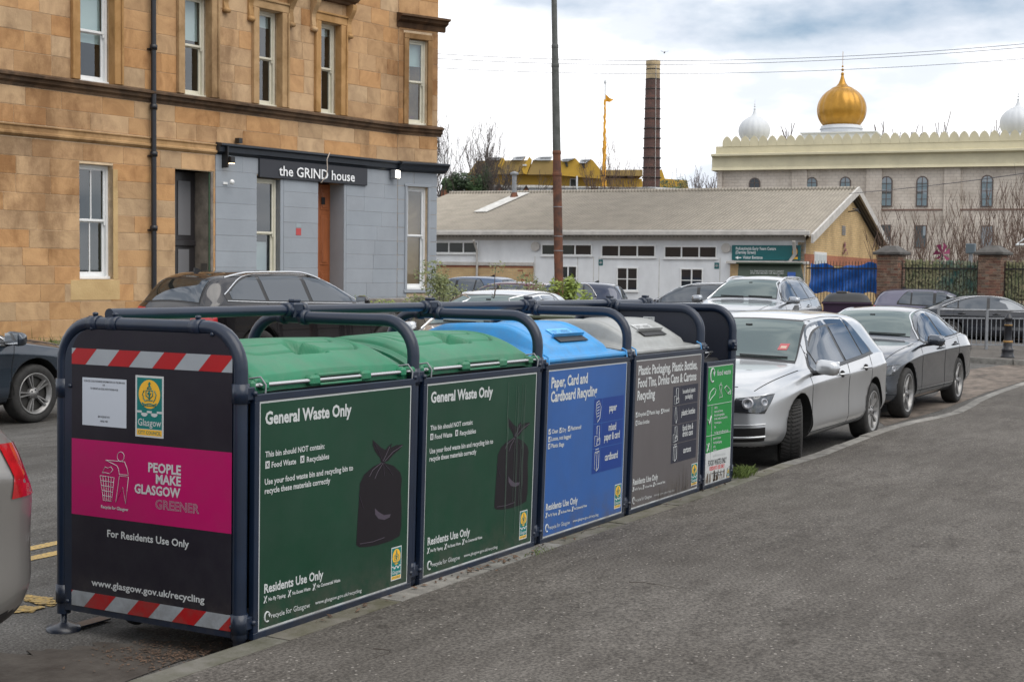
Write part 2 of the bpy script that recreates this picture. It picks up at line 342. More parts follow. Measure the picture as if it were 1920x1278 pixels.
# ------------------------------------------------------------------ ground
def asphalt(name, base, chip, dark, chip_amt=.62, moss=False, sc=1.):
    m = bpy.data.materials.new(name); m.use_nodes = True
    nt = m.node_tree; N = nt.nodes; L = nt.links; b = N['Principled BSDF']; b.inputs['Roughness'].default_value = .9; b.inputs['Specular IOR Level'].default_value = .25
    g = N.new('ShaderNodeNewGeometry'); P = g.outputs['Position']
    def noise(s, d=5, r=.6, st=None):
        n = N.new('ShaderNodeTexNoise'); n.inputs['Scale'].default_value = s; n.inputs['Detail'].default_value = d; n.inputs['Roughness'].default_value = r
        if st: mp = N.new('ShaderNodeMapping'); mp.inputs['Scale'].default_value = st; L.new(P, mp.inputs[0]); L.new(mp.outputs[0], n.inputs['Vector'])
        else: L.new(P, n.inputs['Vector'])
        return n.outputs[0]
    def ramp(src, p0, c0, p1, c1):
        r = N.new('ShaderNodeValToRGB'); r.color_ramp.elements[0].position = p0; r.color_ramp.elements[0].color = tuple(c0) + (1,); r.color_ramp.elements[1].position = p1; r.color_ramp.elements[1].color = tuple(c1) + (1,)
        L.new(src, r.inputs[0]); return r.outputs[0]
    def mix(f, a, c, mode='MIX', fac=None):
        x = N.new('ShaderNodeMix'); x.data_type = 'RGBA'; x.blend_type = mode
        if fac is not None: x.inputs[0].default_value = fac
        else: L.new(f, x.inputs[0])
        L.new(a, x.inputs[6]); L.new(c, x.inputs[7]); return x.outputs[2]
    c = ramp(noise(.7, 9, .65), .3, dark, .7, base); st_ = ramp(noise(.33, 5, .55, (1, 1.6, 1)), .40, (.80, .79, .78), .58, (1.06, 1.06, 1.06)); c = mix(None, c, st_, 'MULTIPLY', 1); gm = ramp(noise(7.5, 2, .4), .27, (.76, .75, .74), .32, (1, 1, 1)); c = mix(None, c, gm, 'MULTIPLY', 1)
    gr = ramp(noise(95 * sc, 3, .7), .38, (.52, .51, .50), .62, (1.34, 1.33, 1.30)); c = mix(None, c, gr, 'MULTIPLY', 1)
    pt = ramp(noise(5, 6, .7, (.35, 1.2, 1)), .35, (.78, .77, .76), .62, (1.1, 1.1, 1.1)); c = mix(None, c, pt, 'MULTIPLY', 1)
    v = N.new('ShaderNodeTexVoronoi'); v.inputs['Scale'].default_value = 42 * sc; L.new(P, v.inputs['Vector'])
    lt = N.new('ShaderNodeMath'); lt.operation = 'LESS_THAN'; lt.inputs[1].default_value = .17; L.new(v.outputs['Distance'], lt.inputs[0])
    sx = N.new('ShaderNodeSeparateColor'); L.new(v.outputs['Color'], sx.inputs[0])
    gt = N.new('ShaderNodeMath'); gt.operation = 'GREATER_THAN'; gt.inputs[1].default_value = chip_amt; L.new(sx.outputs[0], gt.inputs[0])
    mm = N.new('ShaderNodeMath'); mm.operation = 'MULTIPLY'; L.new(lt.outputs[0], mm.inputs[0]); L.new(gt.outputs[0], mm.inputs[1])
    rgb = N.new('ShaderNodeRGB'); rgb.outputs[0].default_value = tuple(chip) + (1,)
    c = mix(mm.outputs[0], c, rgb.outputs[0])
    L.new(c, b.inputs['Base Color'])
    bp = N.new('ShaderNodeBump'); bp.inputs['Strength'].default_value = .9; bp.inputs['Distance'].default_value = .006
    L.new(noise(110 * sc, 4, .7), bp.inputs['Height']); L.new(bp.outputs[0], b.inputs['Normal'])
    return m
M['road'] = asphalt('road_asphalt', (.125, .122, .118), (.24, .23, .22), (.092, .090, .087), .75, sc=.75)
M['footway'] = asphalt('footway_asphalt', (.128, .118, .108), (.27, .25, .225), (.100, .092, .084), .72, sc=.62)
M['kerb'] = mat('granite_kerb', (.19, .182, .165), .85, 0, .35, 9, .5, 60, objvar=.16)
M['kerbmoss'] = mat('mossy_granite', (.15, .14, .12), .9, 0, .35, 7, .5, 50, col2=(.075, .072, .045), objvar=.12)
M['yellow'] = mat('worn_road_yellow', (.55, .36, .10), .85, 0, .3, 45, .3, 60, col2=(.17, .14, .09))
M['dirt'] = mat('damp_leaf_mould', (.085, .075, .064), .95, 0, .6, 5, .9, 30, col2=(.036, .028, .022))
M['dirt_light'] = mat('broken_dusty_tarmac', (.13, .105, .085), .95, 0, .55, 3.5, .8, 30, stretch=(.6, 1.3, 1))
M['grass'] = mat('grass_blades', (.10, .14, .03), .8, 0, .35, 6)
M['leaf_litter'] = mat('dry_leaves', (.105, .065, .042), .85, 0, .5, 22)
M['chips'] = mat('pale_grit', (.42, .38, .33), .8)
M['moss'] = mat('moss', (.075, .085, .028), .95, 0, .5, 30, .8, 80)

# terrain sheet out to the horizon, following the gentle fall of the street
xs = [-600, -120, -30] + [i * 2.5 for i in range(-8, 40)] + [110, 160, 260, 500, 1200]
ys = [-600, -120, -30] + [i * 1.0 for i in range(-15, 14)] + [16, 20, 26, 36, 50, 80, 130, 250, 500, 1200]
gb = MB()
def zc(x, y): return gz(min(max(x, -20), 90), y)
gb.grid([[(x, y, zc(x, y)) for y in ys] for x in xs][::-1])
g = gb.build('road', M['road'], kind='structure'); fix_normals(g)

# kerb line: surveyed outer (road side) edge of the near footway
kp = [(233, 1278), (456, 1205), (761, 1103), (1030, 1012), (1365, 903), (1456, 870), (1524, 850), (1590, 824), (1647, 804), (1700, 790), (1745, 781), (1792, 769), (1824, 749), (1856, 736), (1920, 715)]
kw = [on_ground(x, y, .10) for x, y in kp]
pts = [Vector((-6, 4.2, 0)), Vector((2, 4.19, 0))] + kw
last = kw[-1]; pts += [last + Vector((6, .0, 0)), last + Vector((9, -.5, 0)), last + Vector((11, -2.2, 0)), last + Vector((12, -5, 0)), last + Vector((12.3, -30, 0))]
def resample(P, step):
    outp = [P[0]]; acc = 0
    for a, b in zip(P, P[1:]):
        l = (b - a).length; t = step - acc
        while t <= l: outp.append(a + (b - a) * (t / l)); t += step
        acc = (acc + l) % step
    return outp
for p in pts: p.z = 0
kl = resample(pts, .93)
def offs(P, d):
    o = []
    for i, p in enumerate(P):
        t = (P[min(i + 1, len(P) - 1)] - P[max(i - 1, 0)]).normalized(); o.append(p + Vector((t.y, -t.x, 0)) * d)
    return o
KW = .145
inner = offs(kl, KW)
fw = MB()
base = [(p.x, p.y, gz(p.x, p.y) + .098) for p in inner]
ring = base + [(base[-1][0], -40, gz(base[-1][0], 0) + .098), (-6, -40, .13)]
# strips so that the sheet follows the slope
for a, b in zip(base, base[1:]):
    if b[0] < a[0] + .05: continue
    fw.quad(a, (a[0], -40, a[2]), (b[0], -40, b[2]), b)
f = fw.build('pavement', M['footway'], kind='structure'); fix_normals(f)
if f.data.polygons[0].normal.z < 0: f.data.flip_normals()
for i in range(len(kl) - 1):
    a, b = kl[i], kl[i + 1]; c, d = inner[i + 1], inner[i]
    if a.x > 46: break
    rnd = random.Random(i); g_ = .004 + rnd.random() * .003; t = (b - a).normalized() * g_
    dz = rnd.uniform(-.004, .004); jy = Vector((0, rnd.uniform(-.006, .006), 0))
    A, B, Cc, D = a + t + jy, b - t + jy, c - t, d + t
    zt = lambda p: gz(p.x, p.y) + .10 + dz
    zb = -.25
    kb = MB()
    nrm = (A - D).normalized()
    ch = .012
    top = [A - nrm * ch, B - nrm * ch, Cc, D]
    vs = [(p.x, p.y, zt(p)) for p in top] + [(A.x, A.y, zt(A) - ch), (B.x, B.y, zt(B) - ch)] + [(p.x, p.y, zb) for p in (A, B, Cc, D)]
    kb.add(vs, [(0, 1, 2, 3), (4, 5, 1, 0), (6, 7, 5, 4), (3, 2, 8, 9), (0, 3, 9, 6, 4), (2, 1, 5, 7, 8)])
    o = kb.build('kerb_stone', M['kerbmoss'] if 4 < a.x < 12.5 and rnd.random() < .8 else M['kerb'], f); fix_normals(o)

# far footway across the junction with its own kerb
fa, fb = on_ground(1808, 669, .12), on_ground(1918, 675.5, .12)
fd = (fb - fa); fd.z = 0; fd.normalize(); fn = Vector((-fd.y, fd.x, 0))
if fn.x < 0: fn = -fn
fp = MB(); S0, S1 = -4.5, 18; 
q = [fa + fd * S0, fa + fd * S1, fa + fd * S1 + fn * 7.5, fa + fd * S0 + fn * 7.5]
zf = lambda p: gz(p.x, p.y) + .12
rows = []
for i in range(12):
    t = i / 11; a = q[0].lerp(q[1], t) + fn * .14; b = q[3].lerp(q[2], t); rows.append([(a.x, a.y, zf(a) - .002), (b.x, b.y, zf(b) - .002)])
fp.grid(rows)
ff = fp.build('far_pavement', M['footway'], kind='structure'); fix_normals(ff)
if ff.data.polygons[0].normal.z < 0: ff.data.flip_normals()
for i in range(24):
    a = fa + fd * (S0 + i * .92 + .01); b = fa + fd * (S0 + (i + 1) * .92 - .01)
    vs = [(p.x, p.y, gz(p.x, p.y) + z) for z in (-.2, .12) for p in (a, b, b + fn * .135, a + fn * .135)]
    kb = MB(); kb.add(vs, [(0, 1, 2, 3), (4, 5, 6, 7), (0, 1, 5, 4), (1, 2, 6, 5), (2, 3, 7, 6), (3, 0, 4, 7)])
    o = kb.build('kerb_stone', M['kerb'], ff); fix_normals(o)

# double yellow lines and the worn end mark of the bay
def on_road(x, y, dz): return Vector((x, y, gz(x, y) + dz))
def strip(Y, w, X0, X1, name='yellow_line'):
    b = MB(); n = int((X1 - X0) / .5)
    rnd = random.Random(int(Y * 100))
    for i in range(n):
        xa, xb = X0 + (X1 - X0) * i / n, X0 + (X1 - X0) * (i + 1) / n
        e = rnd.uniform(-.006, .006)
        b.quad(on_road(xa, Y - w / 2 + e, .004), on_road(xb, Y - w / 2, .004), on_road(xb, Y + w / 2, .004), on_road(xa, Y + w / 2, .004))
    return b.build(name, M['yellow'], g)
strip(7.03, .10, -3, 24); strip(6.79, .10, -3, 24)
def blotch(pts, name, matn, dz, parent, seed=0, n=60):
    rnd = random.Random(seed); b = MB()
    xs = [p[0] for p in pts]; ysv = [p[1] for p in pts]
    def inside(x, y):
        r = False
        for (x1, y1), (x2, y2) in zip(pts, pts[1:] + pts[:1]):
            if (y1 > y) != (y2 > y) and x < (x2 - x1) * (y - y1) / (y2 - y1) + x1: r = not r
        return r
    k = 0
    while k < n:
        x, y = rnd.uniform(min(xs), max(xs)), rnd.uniform(min(ysv), max(ysv))
        if not inside(x, y): continue
        s = rnd.uniform(.008, .03); m_ = rnd.randint(5, 8); a0 = rnd.random() * 6
        z = dz + .00004 * k
        b.poly([on_road(x + math.cos(a0 + 6.283 * j / m_) * s * rnd.uniform(.6, 1.2), y + math.sin(a0 + 6.283 * j / m_) * s * rnd.uniform(.6, 1.2), z) for j in range(m_)]); k += 1
    o = b.build(name, M[matn], parent); fix_normals(o); return o
pp = [on_ground(x, y) for x, y in ((50, 1117), (103, 1126), (103, 1137), (50, 1128))]
blotch([(p.x, p.y) for p in pp], 'yellow_mark', 'yellow', .004, g, 3, 170)
pp = [on_ground(x, y) for x, y in ((20, 1138), (78, 1139), (60, 1147), (20, 1149))]
blotch([(p.x, p.y) for p in pp], 'yellow_mark', 'yellow', .004, g, 4, 120)
# damp leaf mould in the gutter in front of the hub, dusty broken tarmac by the junction
def patch(pix, name, matn, dz, parent, seed=0):
    rnd = random.Random(seed); P = [on_ground(x, y) for x, y in pix]; o = []
    for a, b in zip(P, P[1:] + P[:1]):
        for k in range(8):
            p = a.lerp(b, k / 8); o.append(p + Vector((rnd.uniform(-1, 1), rnd.uniform(-1, 1), 0)) * (a - b).length * .07)
    c = sum(o, Vector()) / len(o); bb = MB(); R2 = [[on_road(*(c.lerp(p, t)).xy, dz) for p in o + [o[0]]] for t in (.01, .35, .7, 1)]
    bb.grid(R2); ob = bb.build(name, M[matn], parent); fix_normals(ob)
    if ob.data.polygons[5].normal.z < 0: ob.data.flip_normals()
    return ob
def ribbon(up, lo, name, matn, dz, parent, seed=0):
    rnd = random.Random(seed); U = [on_ground(*p) for p in up]; Lw = [on_ground(*p) for p in lo]; rows = []
    n = 30
    def at(P, t): k = t * (len(P) - 1); j = min(int(k), len(P) - 2); return P[j].lerp(P[j + 1], k - j)
    for i in range(n + 1):
        a, b_ = at(U, i / n), at(Lw, i / n); jit = Vector((0, rnd.uniform(-.04, .04), 0)); a = a + jit * 1.5; rows.append([on_road(*(a.lerp(b_, v)).xy, dz) for v in (0, .1, .2, .3, .4, .5, .6, .7, .8, .9, 1)])
    bb = MB(); bb.grid(rows); ob = bb.build(name, M[matn], parent); fix_normals(ob)
    if ob.data.polygons[5].normal.z < 0: ob.data.flip_normals()
ribbon([(-120, 1236), (60, 1222), (240, 1203), (448, 1198)], [(-120, 1300), (110, 1300), (222, 1284), (330, 1242), (454, 1207)], 'leaf_mould', 'dirt', .005, g, 1)
ribbon([(1640, 778), (1740, 748), (1815, 692), (1925, 681)], [(1660, 799), (1760, 770), (1850, 736), (1925, 713)], 'broken_tarmac', 'dirt_light', .005, g, 2)
# hairline cracks in the footway near the hub
b = MB(); rnd = random.Random(31)
for (x, y, n_) in ((935, 1052, 9), (1090, 998, 8), (610, 1165, 7), (1300, 935, 7), (1180, 1090, 12), (700, 1215, 9)):
    p = on_ground(x, y, .1); d = Vector((rnd.uniform(-.2, 1), rnd.uniform(-1, -.1), 0)).normalized(); P = [p]
    for _ in range(n_): d = (d + Vector((rnd.gauss(0, .5), rnd.gauss(0, .5), 0))).normalized(); q = P[-1] + d * rnd.uniform(.02, .05); q.z = gz(q.x, q.y) + .0985; P.append(q)
    b.tube(P, [.0035 * (1 - i / (n_ + 2)) for i in range(n_ + 1)], 4, cap=False)
o = b.build('footway_cracks', M['dirt'], f); o['kind'] = 'stuff'
patch([(800, 660), (1700, 660), (1915, 679), (1815, 673), (1700, 668)], 'gutter_dirt', 'dirt_light', .005, g, 5) if False else None

def scatter(n, name, matn, label, cat, fn, size, seed, lift=.002, curl=.4, aspect=.6):
    rnd = random.Random(seed); b = MB(); k = 0
    while k < n:
        p = fn(rnd)
        if p is None: continue
        s = rnd.uniform(*size); a = rnd.random() * 6.283; u = Vector((math.cos(a), math.sin(a), rnd.uniform(-curl, curl))) * s; v = Vector((-math.sin(a), math.cos(a), rnd.uniform(-curl, curl))) * s * aspect
        p = p + Vector((0, 0, lift + s * .3)); h = Vector((0, 0, s * .25))
        b.add([p - u, p - v * .8, p + u, p + v * .8, p + h], [(0, 1, 4), (1, 2, 4), (2, 3, 4), (3, 0, 4)]); k += 1
    o = b.build(name, M[matn], None, kind='stuff'); o['label'] = label; o['category'] = cat; return o
def fn_foot(r):
    t = r.random() ** .7; X = 3.2 + 16 * t * r.random(); Y = r.uniform(-2.5, 4.02)
    return Vector((X, Y, gz(X, Y) + .098))
scatter(900, 'grit', 'chips', 'pale grit scattered over the brown asphalt footway', 'grit', fn_foot, (.003, .0065), 5, lift=0, curl=.1, aspect=.8)
def fn_gut(r):
    p = on_ground(r.gauss(340, 75), r.gauss(1230, 14)); 
    return p if 4.2 < p.y < 5 and r.random() < .9 else None
scatter(800, 'leaf_litter', 'leaf_litter', 'brown leaf litter caught in the gutter under the bin hub end', 'leaf litter', fn_gut, (.004, .013), 6, lift=.008)
def fn_edge(r):
    X = r.choice([r.gauss(7.0, .35), r.gauss(7.0, .6), r.uniform(5, 12)]); Y = 4.17 - abs(r.gauss(0, .05)) - .03
    return Vector((X, Y, gz(X, Y) + .102))
scatter(90, 'fallen_leaf_bits', 'leaf_litter', 'dead leaf bits along the kerb at the foot of the second green panel', 'leaf litter', fn_edge, (.006, .026), 8)
def grass_tuft(px, label, n, h, spread, seed, z=.1, name='grass_tuft'):
    c = on_ground(px[0], px[1], z); rnd = random.Random(seed); b = MB()
    for _ in range(n):
        p = Vector((rnd.gauss(0, spread), rnd.gauss(0, spread * .4), 0)); a = rnd.random() * 6.28; l = h * rnd.uniform(.4, 1); d = Vector((math.cos(a), math.sin(a), 0)) * l * rnd.uniform(.2, .9); wv = Vector((-math.sin(a), math.cos(a), 0)) * .0016
        b.add([p - wv, p + wv, p + d * .4 + Vector((0, 0, l * .7)) + wv * .7, p + d + Vector((0, 0, l))], [(0, 1, 2), (0, 2, 3)])
    o = b.build(name, M['grass']); o.location = c; o['kind'] = 'stuff'; tag(o, label, 'grass tuft'); return o
grass_tuft((1392, 893), 'green grass tuft growing at the kerb beside the food waste end of the hub', 420, .10, .085, 1)
grass_tuft((1010, 1036), 'low mossy tuft on the kerb below the blue panel', 50, .03, .07, 2)
# ------------------------------------------------------------------ sandstone tenement with the painted shop
A1 = R_(-6.9); D1 = Vector((math.cos(A1), math.sin(A1), 0)); N1 = Vector((-D1.y, D1.x, 0))
P1 = at_depth(180, 520, 28.0); P1.z = 0
ten = thing('tenement_building', 'honey sandstone tenement with sash windows and a grey painted shop on the ground floor', 'building', P1, A1)
UNIT = MB().box(0, 1, 0, 1, 0, 1)
def unit_mesh(name, m, ch=.02):
    b = MB(); b.bbox(0, 1, 0, 1, 0, 1, .012); return b.mesh(name, m)
U_STONE, U_DRESS, U_PAINT = unit_mesh('stone_block', M['stone']), unit_mesh('dressed_block', M['dressed']), unit_mesh('painted_block', M['painted'])
def block(me, name, parent, x0, x1, y0, y1, z0, z1):
    o = bpy.data.objects.new(name, me); COL.objects.link(o); o.parent = parent; o.location = (x0, y0, z0); o.scale = (x1 - x0, y1 - y0, z1 - z0); return o
def ashlar(parent, s0, s1, z0, z1, ch, holes, me, name, seed, wmin=.5, wmax=1.25, gap=.009, front=0., depth=.16):
    rnd = random.Random(seed); n = round((z1 - z0) / ch); ch = (z1 - z0) / n; cnt = 0
    for i in range(n):
        za, zb = z0 + i * ch, z0 + (i + 1) * ch
        cuts = sorted([(h[0], h[1]) for h in holes if h[2] < zb - .02 and h[3] > za + .02])
        spans = []; a = s0
        for h0, h1 in cuts:
            if h0 > a: spans.append((a, h0))
            a = max(a, h1)
        if a < s1: spans.append((a, s1))
        for a, b in spans:
            x = a
            while x < b - .01:
                wd = rnd.uniform(wmin, wmax)
                if b - (x + wd) < wmin * .8: wd = b - x
                if wd > wmax * 1.3: wd = (b - x) / 2
                zt = zb
                y = front - rnd.uniform(0, .006)
                block(me, name, parent, x + gap / 2, x + wd - gap / 2, y, depth, za + gap / 2, zt - gap / 2); cnt += 1
                x += wd
    return cnt
ZB = .05; ZT = 9.2; S_END = 9.07
# openings (s0,s1,z0,z1) in facade metres
def surround(parent, s0, s1, z0, z1, wd, proj, me, top=True, mat_='dressed'):
    b = MB()
    for (a, c) in ((s0 - wd, s0), (s1, s1 + wd)):
        b.bbox(a, c, -proj, .16, z0, z1, .012)
        m0 = a if a < s0 - wd / 2 else c - .05
        b.bbox(m0, m0 + .05, -proj - .035, -proj + .002, z0, z1, .01)
    if top: b.bbox(s0 - wd, s1 + wd, -proj - .002, .16, z1 + .001, z1 + wd + .02, .012); b.bbox(s0 - wd, s1 + wd, -proj - .035, -proj - .0, z1 + wd - .03, z1 + wd + .02, .01)
    return b.build('window_surround', M[mat_], parent)
def sash(parent, s0, s1, z0, z1, paint='white_paint', mid=.5, bars=0, blind=0., y=.17, name='sash_window', curtain=None, pane='pane'):
    """white box sash: outer case, upper sash outside the lower one, horns, panes, blind"""
    f = MB(); c = .055
    f.bbox(s0, s0 + c, y, y + .12, z0, z1, .006); f.bbox(s1 - c, s1, y, y + .12, z0, z1, .006)
    f.bbox(s0 + c, s1 - c, y, y + .12, z1 - c, z1, .006); f.bbox(s0 - .02, s1 + .02, y - .05, y + .12, z0, z0 + .06, .008)
    w_ = f.build(name, M[paint], parent)
    zm = z0 + (z1 - z0) * mid; r = .05
    def leaf(a, b, lo, hi, yy, bot, top, horn):
        g_ = MB(); g_.bbox(a, a + r, yy, yy + .04, lo, hi, .006); g_.bbox(b - r, b, yy, yy + .04, lo, hi, .006)
        g_.bbox(a + r, b - r, yy, yy + .04, lo, lo + bot, .006); g_.bbox(a + r, b - r, yy, yy + .04, hi - top, hi, .006)
        if bars:
            for k in range(bars): xm = a + (b - a) * (k + 1) / (bars + 1); g_.bbox(xm - .012, xm + .012, yy + .002, yy + .035, lo + bot, hi - top, .004)
        if horn:
            g_.bbox(a, a + .035, yy, yy + .04, lo - .07, lo, .008); g_.bbox(b - .035, b, yy, yy + .04, lo - .07, lo, .008)
        g_.build('sash', M[paint], w_)
        p = MB(); p.quad((a + r * .6, yy + .02, lo + bot * .6), (b - r * .6, yy + .02, lo + bot * .6), (b - r * .6, yy + .02, hi - top * .6), (a + r * .6, yy + .02, hi - top * .6)); p.build('glass_pane', M[pane], w_)
    leaf(s0 + c, s1 - c, zm, z1 - c, y + .02, .05, .05, True)
    leaf(s0 + c, s1 - c, z0 + .06, zm + .03, y + .065, .085, .05, False)
    if blind:
        b = MB(); b.quad((s0 + c, y + .16, z1 - (z1 - z0) * blind), (s1 - c, y + .16, z1 - (z1 - z0) * blind), (s1 - c, y + .16, z1), (s0 + c, y + .16, z1)); b.build('blind', M['blind'], w_)
    rm = MB(); X0, X1, Y1 = s0 + .02, s1 - .02, y + .9
    rm.quad((X0, Y1, z0), (X1, Y1, z0), (X1, Y1, z1), (X0, Y1, z1)); rm.quad((X0, y + .12, z0), (X0, Y1, z0), (X0, Y1, z1), (X0, y + .12, z1)); rm.quad((X1, y + .12, z0), (X1, Y1, z0), (X1, Y1, z1), (X1, y + .12, z1))
    rm.quad((X0, y + .12, z0), (X1, y + .12, z0), (X1, Y1, z0), (X0, Y1, z0)); rm.quad((X0, y + .12, z1), (X1, y + .12, z1), (X1, Y1, z1), (X0, Y1, z1))
    rm.build('interior', M[curtain or 'room'], w_)
    return w_
UP_W = [(-.37, .44), (2.24, 2.97), (4.35, 5.05), (6.30, 6.97)]
WZ0, WZ1 = 5.31, 7.46; SW = .20
G1 = (-.38, .42, 1.49, 3.76); DOOR = (2.0, 3.05, ZB, 3.80)
holes_up = [(a - SW, b + SW, WZ0 - .2, WZ1 + .22) for a, b in UP_W]
holes_lo = [G1, DOOR]
# rubble core behind the stones (mortar shows in the joints), cut round the openings
core = MB()
def core_wall(b, s0, s1, z0, z1, holes, y=.006, yb=.5):
    zs = sorted({z0, z1} | {max(z0, min(z1, h[2])) for h in holes} | {max(z0, min(z1, h[3])) for h in holes})
    for za, zb in zip(zs, zs[1:]):
        if zb - za < 1e-4: continue
        cuts = sorted([(h[0], h[1]) for h in holes if h[2] < zb - .001 and h[3] > za + .001]); a = s0
        for h0, h1 in cuts + [(s1, s1)]:
            if h0 > a: b.box(a, min(h0, s1), y, yb, za, zb)
            a = max(a, h1)
W0 = -4.2
core_wall(core, W0, S_END, 0, ZT, [(a - .02, b + .02, WZ0, WZ1) for a, b in UP_W] + [G1, DOOR, (4.30, 5.03, 1.2, 3.80), (6.24, 7.13, ZB, 3.80)])
core.build('wall_core', M['mortar'], ten)
n = 0
n += ashlar(ten, W0, 3.10, ZB, 4.15, .343, holes_lo, U_STONE, 'stone', 11)
n += ashlar(ten, W0, S_END - .02, 4.41, 5.09, .34, [], U_STONE, 'stone', 12)
n += ashlar(ten, W0, S_END - .02, 5.36, ZT, .37, holes_up, U_STONE, 'stone', 13, .4, 1.0)
# painted shop front, same blocks under masonry paint
n += ashlar(ten, 3.10, S_END - .02, ZB, 4.18, .344, [(4.30, 5.13, 1.2, 3.80), (6.24, 7.20, ZB, 3.80), (4.36, 7.86, 3.86, 4.2)], U_PAINT, 'painted_block', 14, .6, 1.3, .0035, -.012)
def course(name, prof, s0, s1, matn, parent):
    """moulded band: prof = [(proj, z)...] closed against the wall"""
    b = MB(); pa = [(s0, -p, z) for p, z in prof]; b.prism(pa, (s1 - s0, 0, 0)); o = b.build(name, M[matn], parent); fix_normals(o); return o
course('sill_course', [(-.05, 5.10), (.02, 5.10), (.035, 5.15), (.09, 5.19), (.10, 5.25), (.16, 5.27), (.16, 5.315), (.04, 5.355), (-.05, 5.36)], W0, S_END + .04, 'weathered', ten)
course('string_course', [(-.05, 4.16), (.02, 4.17), (.07, 4.215), (.07, 4.25), (.03, 4.27), (.03, 4.345), (.055, 4.37), (.055, 4.39), (-.05, 4.405)], W0, 3.10, 'dressed', ten)
for i, (a, b) in enumerate(UP_W):
    surround(ten, a, b, 5.362, WZ1, SW, .05, None)
    sash(ten, a, b, WZ0 + .045, WZ1, 'white_paint' if i == 0 else 'cream_paint', .50 if i else .47, 0, [.62, .43, .16, .12][i], y=.19)
sash(ten, G1[0], G1[1], G1[2] + .02, G1[3], 'white_paint', .505, 1, 0, y=.15, curtain='curtain')
b = MB(); b.bbox(G1[0] - .22, G1[1] + .16, -.008, .16, 1.10, 1.50, .01); b.bbox(G1[1], G1[1] + .12, -.008, .2, 1.502, 3.7, .01); b.build('window_sill', M['yellow_stone'], ten)
b = MB(); b.bbox(-.34, -.18, .26, .34, 1.58, 1.72, .02); b.build('red_cloth', mat('red_cloth', (.5, .03, .03), .8), ten)
# consoles and hoods of the first-floor windows
def console(s, zt, h, wd=.13, pr=.20):
    b = MB(); P = []
    for i in range(13):
        t = i / 12; P.append((.03 + pr * (1 - t) ** 1.6 + .035 * math.sin(t * 9), zt - h * t))
    pts = [(s, .0, zt)] + [(s, -p, z) for p, z in P] + [(s, .0, zt - h)]
    b.prism(pts, (wd, 0, 0)); b.lathe([(.001, -wd / 2 - .012), (.05, -wd / 2 - .012), (.062, 0), (.05, wd / 2 + .012), (.001, wd / 2 + .012)], 10, Matrix.Translation((s + wd / 2, -.07, zt - h + .03)) @ Matrix.Rotation(R_(90), 4, 'Y'))
    o = b.build('console_bracket', M['dressed'], ten); fix_normals(o)
for (a, c) in UP_W[2:]:
    console(a - SW - .13, 7.95 if a > 6 else 7.9, .75); console(c + SW, 7.95, .75)
console(3.30, 7.72, .5); console(2.97 + SW + .04, 7.9, .6) if False else None
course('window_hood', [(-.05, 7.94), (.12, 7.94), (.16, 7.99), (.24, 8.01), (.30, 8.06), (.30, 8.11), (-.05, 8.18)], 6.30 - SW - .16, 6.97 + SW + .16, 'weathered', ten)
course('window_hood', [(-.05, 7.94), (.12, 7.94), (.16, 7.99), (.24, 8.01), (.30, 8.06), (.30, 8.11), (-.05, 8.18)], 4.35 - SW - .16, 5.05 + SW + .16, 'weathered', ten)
# close entry: deep grey stone recess with storm door and inner screen
b = MB(); b.bbox(3.0, 3.10, .01, .62, ZB, 3.80, .01); b.bbox(2.0, 3.0, .014, .62, 3.80, 4.1, .01); b.build('entry_reveal', M['grey_stone'], ten)
d = MB(); d.bbox(2.0, 2.98, .50, .57, ZB, 3.8, .01); dd = d.build('entry_door', M['doorblack'], ten)
q = MB()
for (a, c, z0, z1) in ((2.10, 2.42, 2.45, 3.6), (2.50, 2.84, 2.45, 3.6), (2.10, 2.40, 1.4, 2.15), (2.50, 2.80, 1.4, 2.15)): q.box(a, c, .485, .498, z0, z1)
q.build('door_panel', mat('dusty_glass', (.16, .16, .17), .3), dd)
q = MB(); q.bbox(2.02, 2.96, .45, .499, 2.22, 2.34, .01); q.build('transom', M['doorblack'], dd)
q = MB(); q.box(2.02, 2.14, .45, .48, 1.38, 1.60); q.build('yellow_notice', mat('yellow_notice', (.6, .5, .03), .5), dd)
q = MB(); q.box(2.985, 2.998, .15, .32, 1.35, 1.85); e_ = q.build('entry_phone', mat('entry_phone_steel', (.16, .15, .14), .4, .6), ten)
q = MB(); q.tube([(2.985, .06, ZB), (2.985, .06, 3.8)], .015, 6); q.build('green_cable', mat('green_cable', (.03, .09, .04), .5), ten)
# painted sign board, fascia cornice, letters
course('fascia_cornice', [(-.05, 4.18), (.03, 4.18), (.05, 4.22), (.12, 4.24), (.13, 4.34), (.20, 4.37), (.20, 4.41), (-.05, 4.45)], 3.11, S_END - .02, 'fascia', ten)
b = MB(); b.bbox(4.34, 7.88, -.07, .10, 3.765, 4.178, .008); sg = b.build('shop_sign', M['sign_dark'], ten)
def fs(x, y):
    p = on_plane(x, y, P1, N1) - P1; return Vector((p.dot(D1), 0, p.z))
a = fs(518, 328); c = fs(660, 337); a.y = c.y = -.072; zav = (a.z + c.z) / 2; a.z = c.z = zav - .03
tb = text_mb('the GRIND house', a, c, (0, 0, 1), (0, -1, 0), .22, bold=.012, thick=.02); tb.build('lettering', M['letters'], sg)
# side rim of the letters
tb2 = text_mb('the GRIND house', a + Vector((.012, 0, -.006)), c + Vector((.012, 0, -.006)), (0, 0, 1), (0, -1, 0), .22, bold=.012, thick=.006); tb2.build('letter_return', M['zinc'], sg)
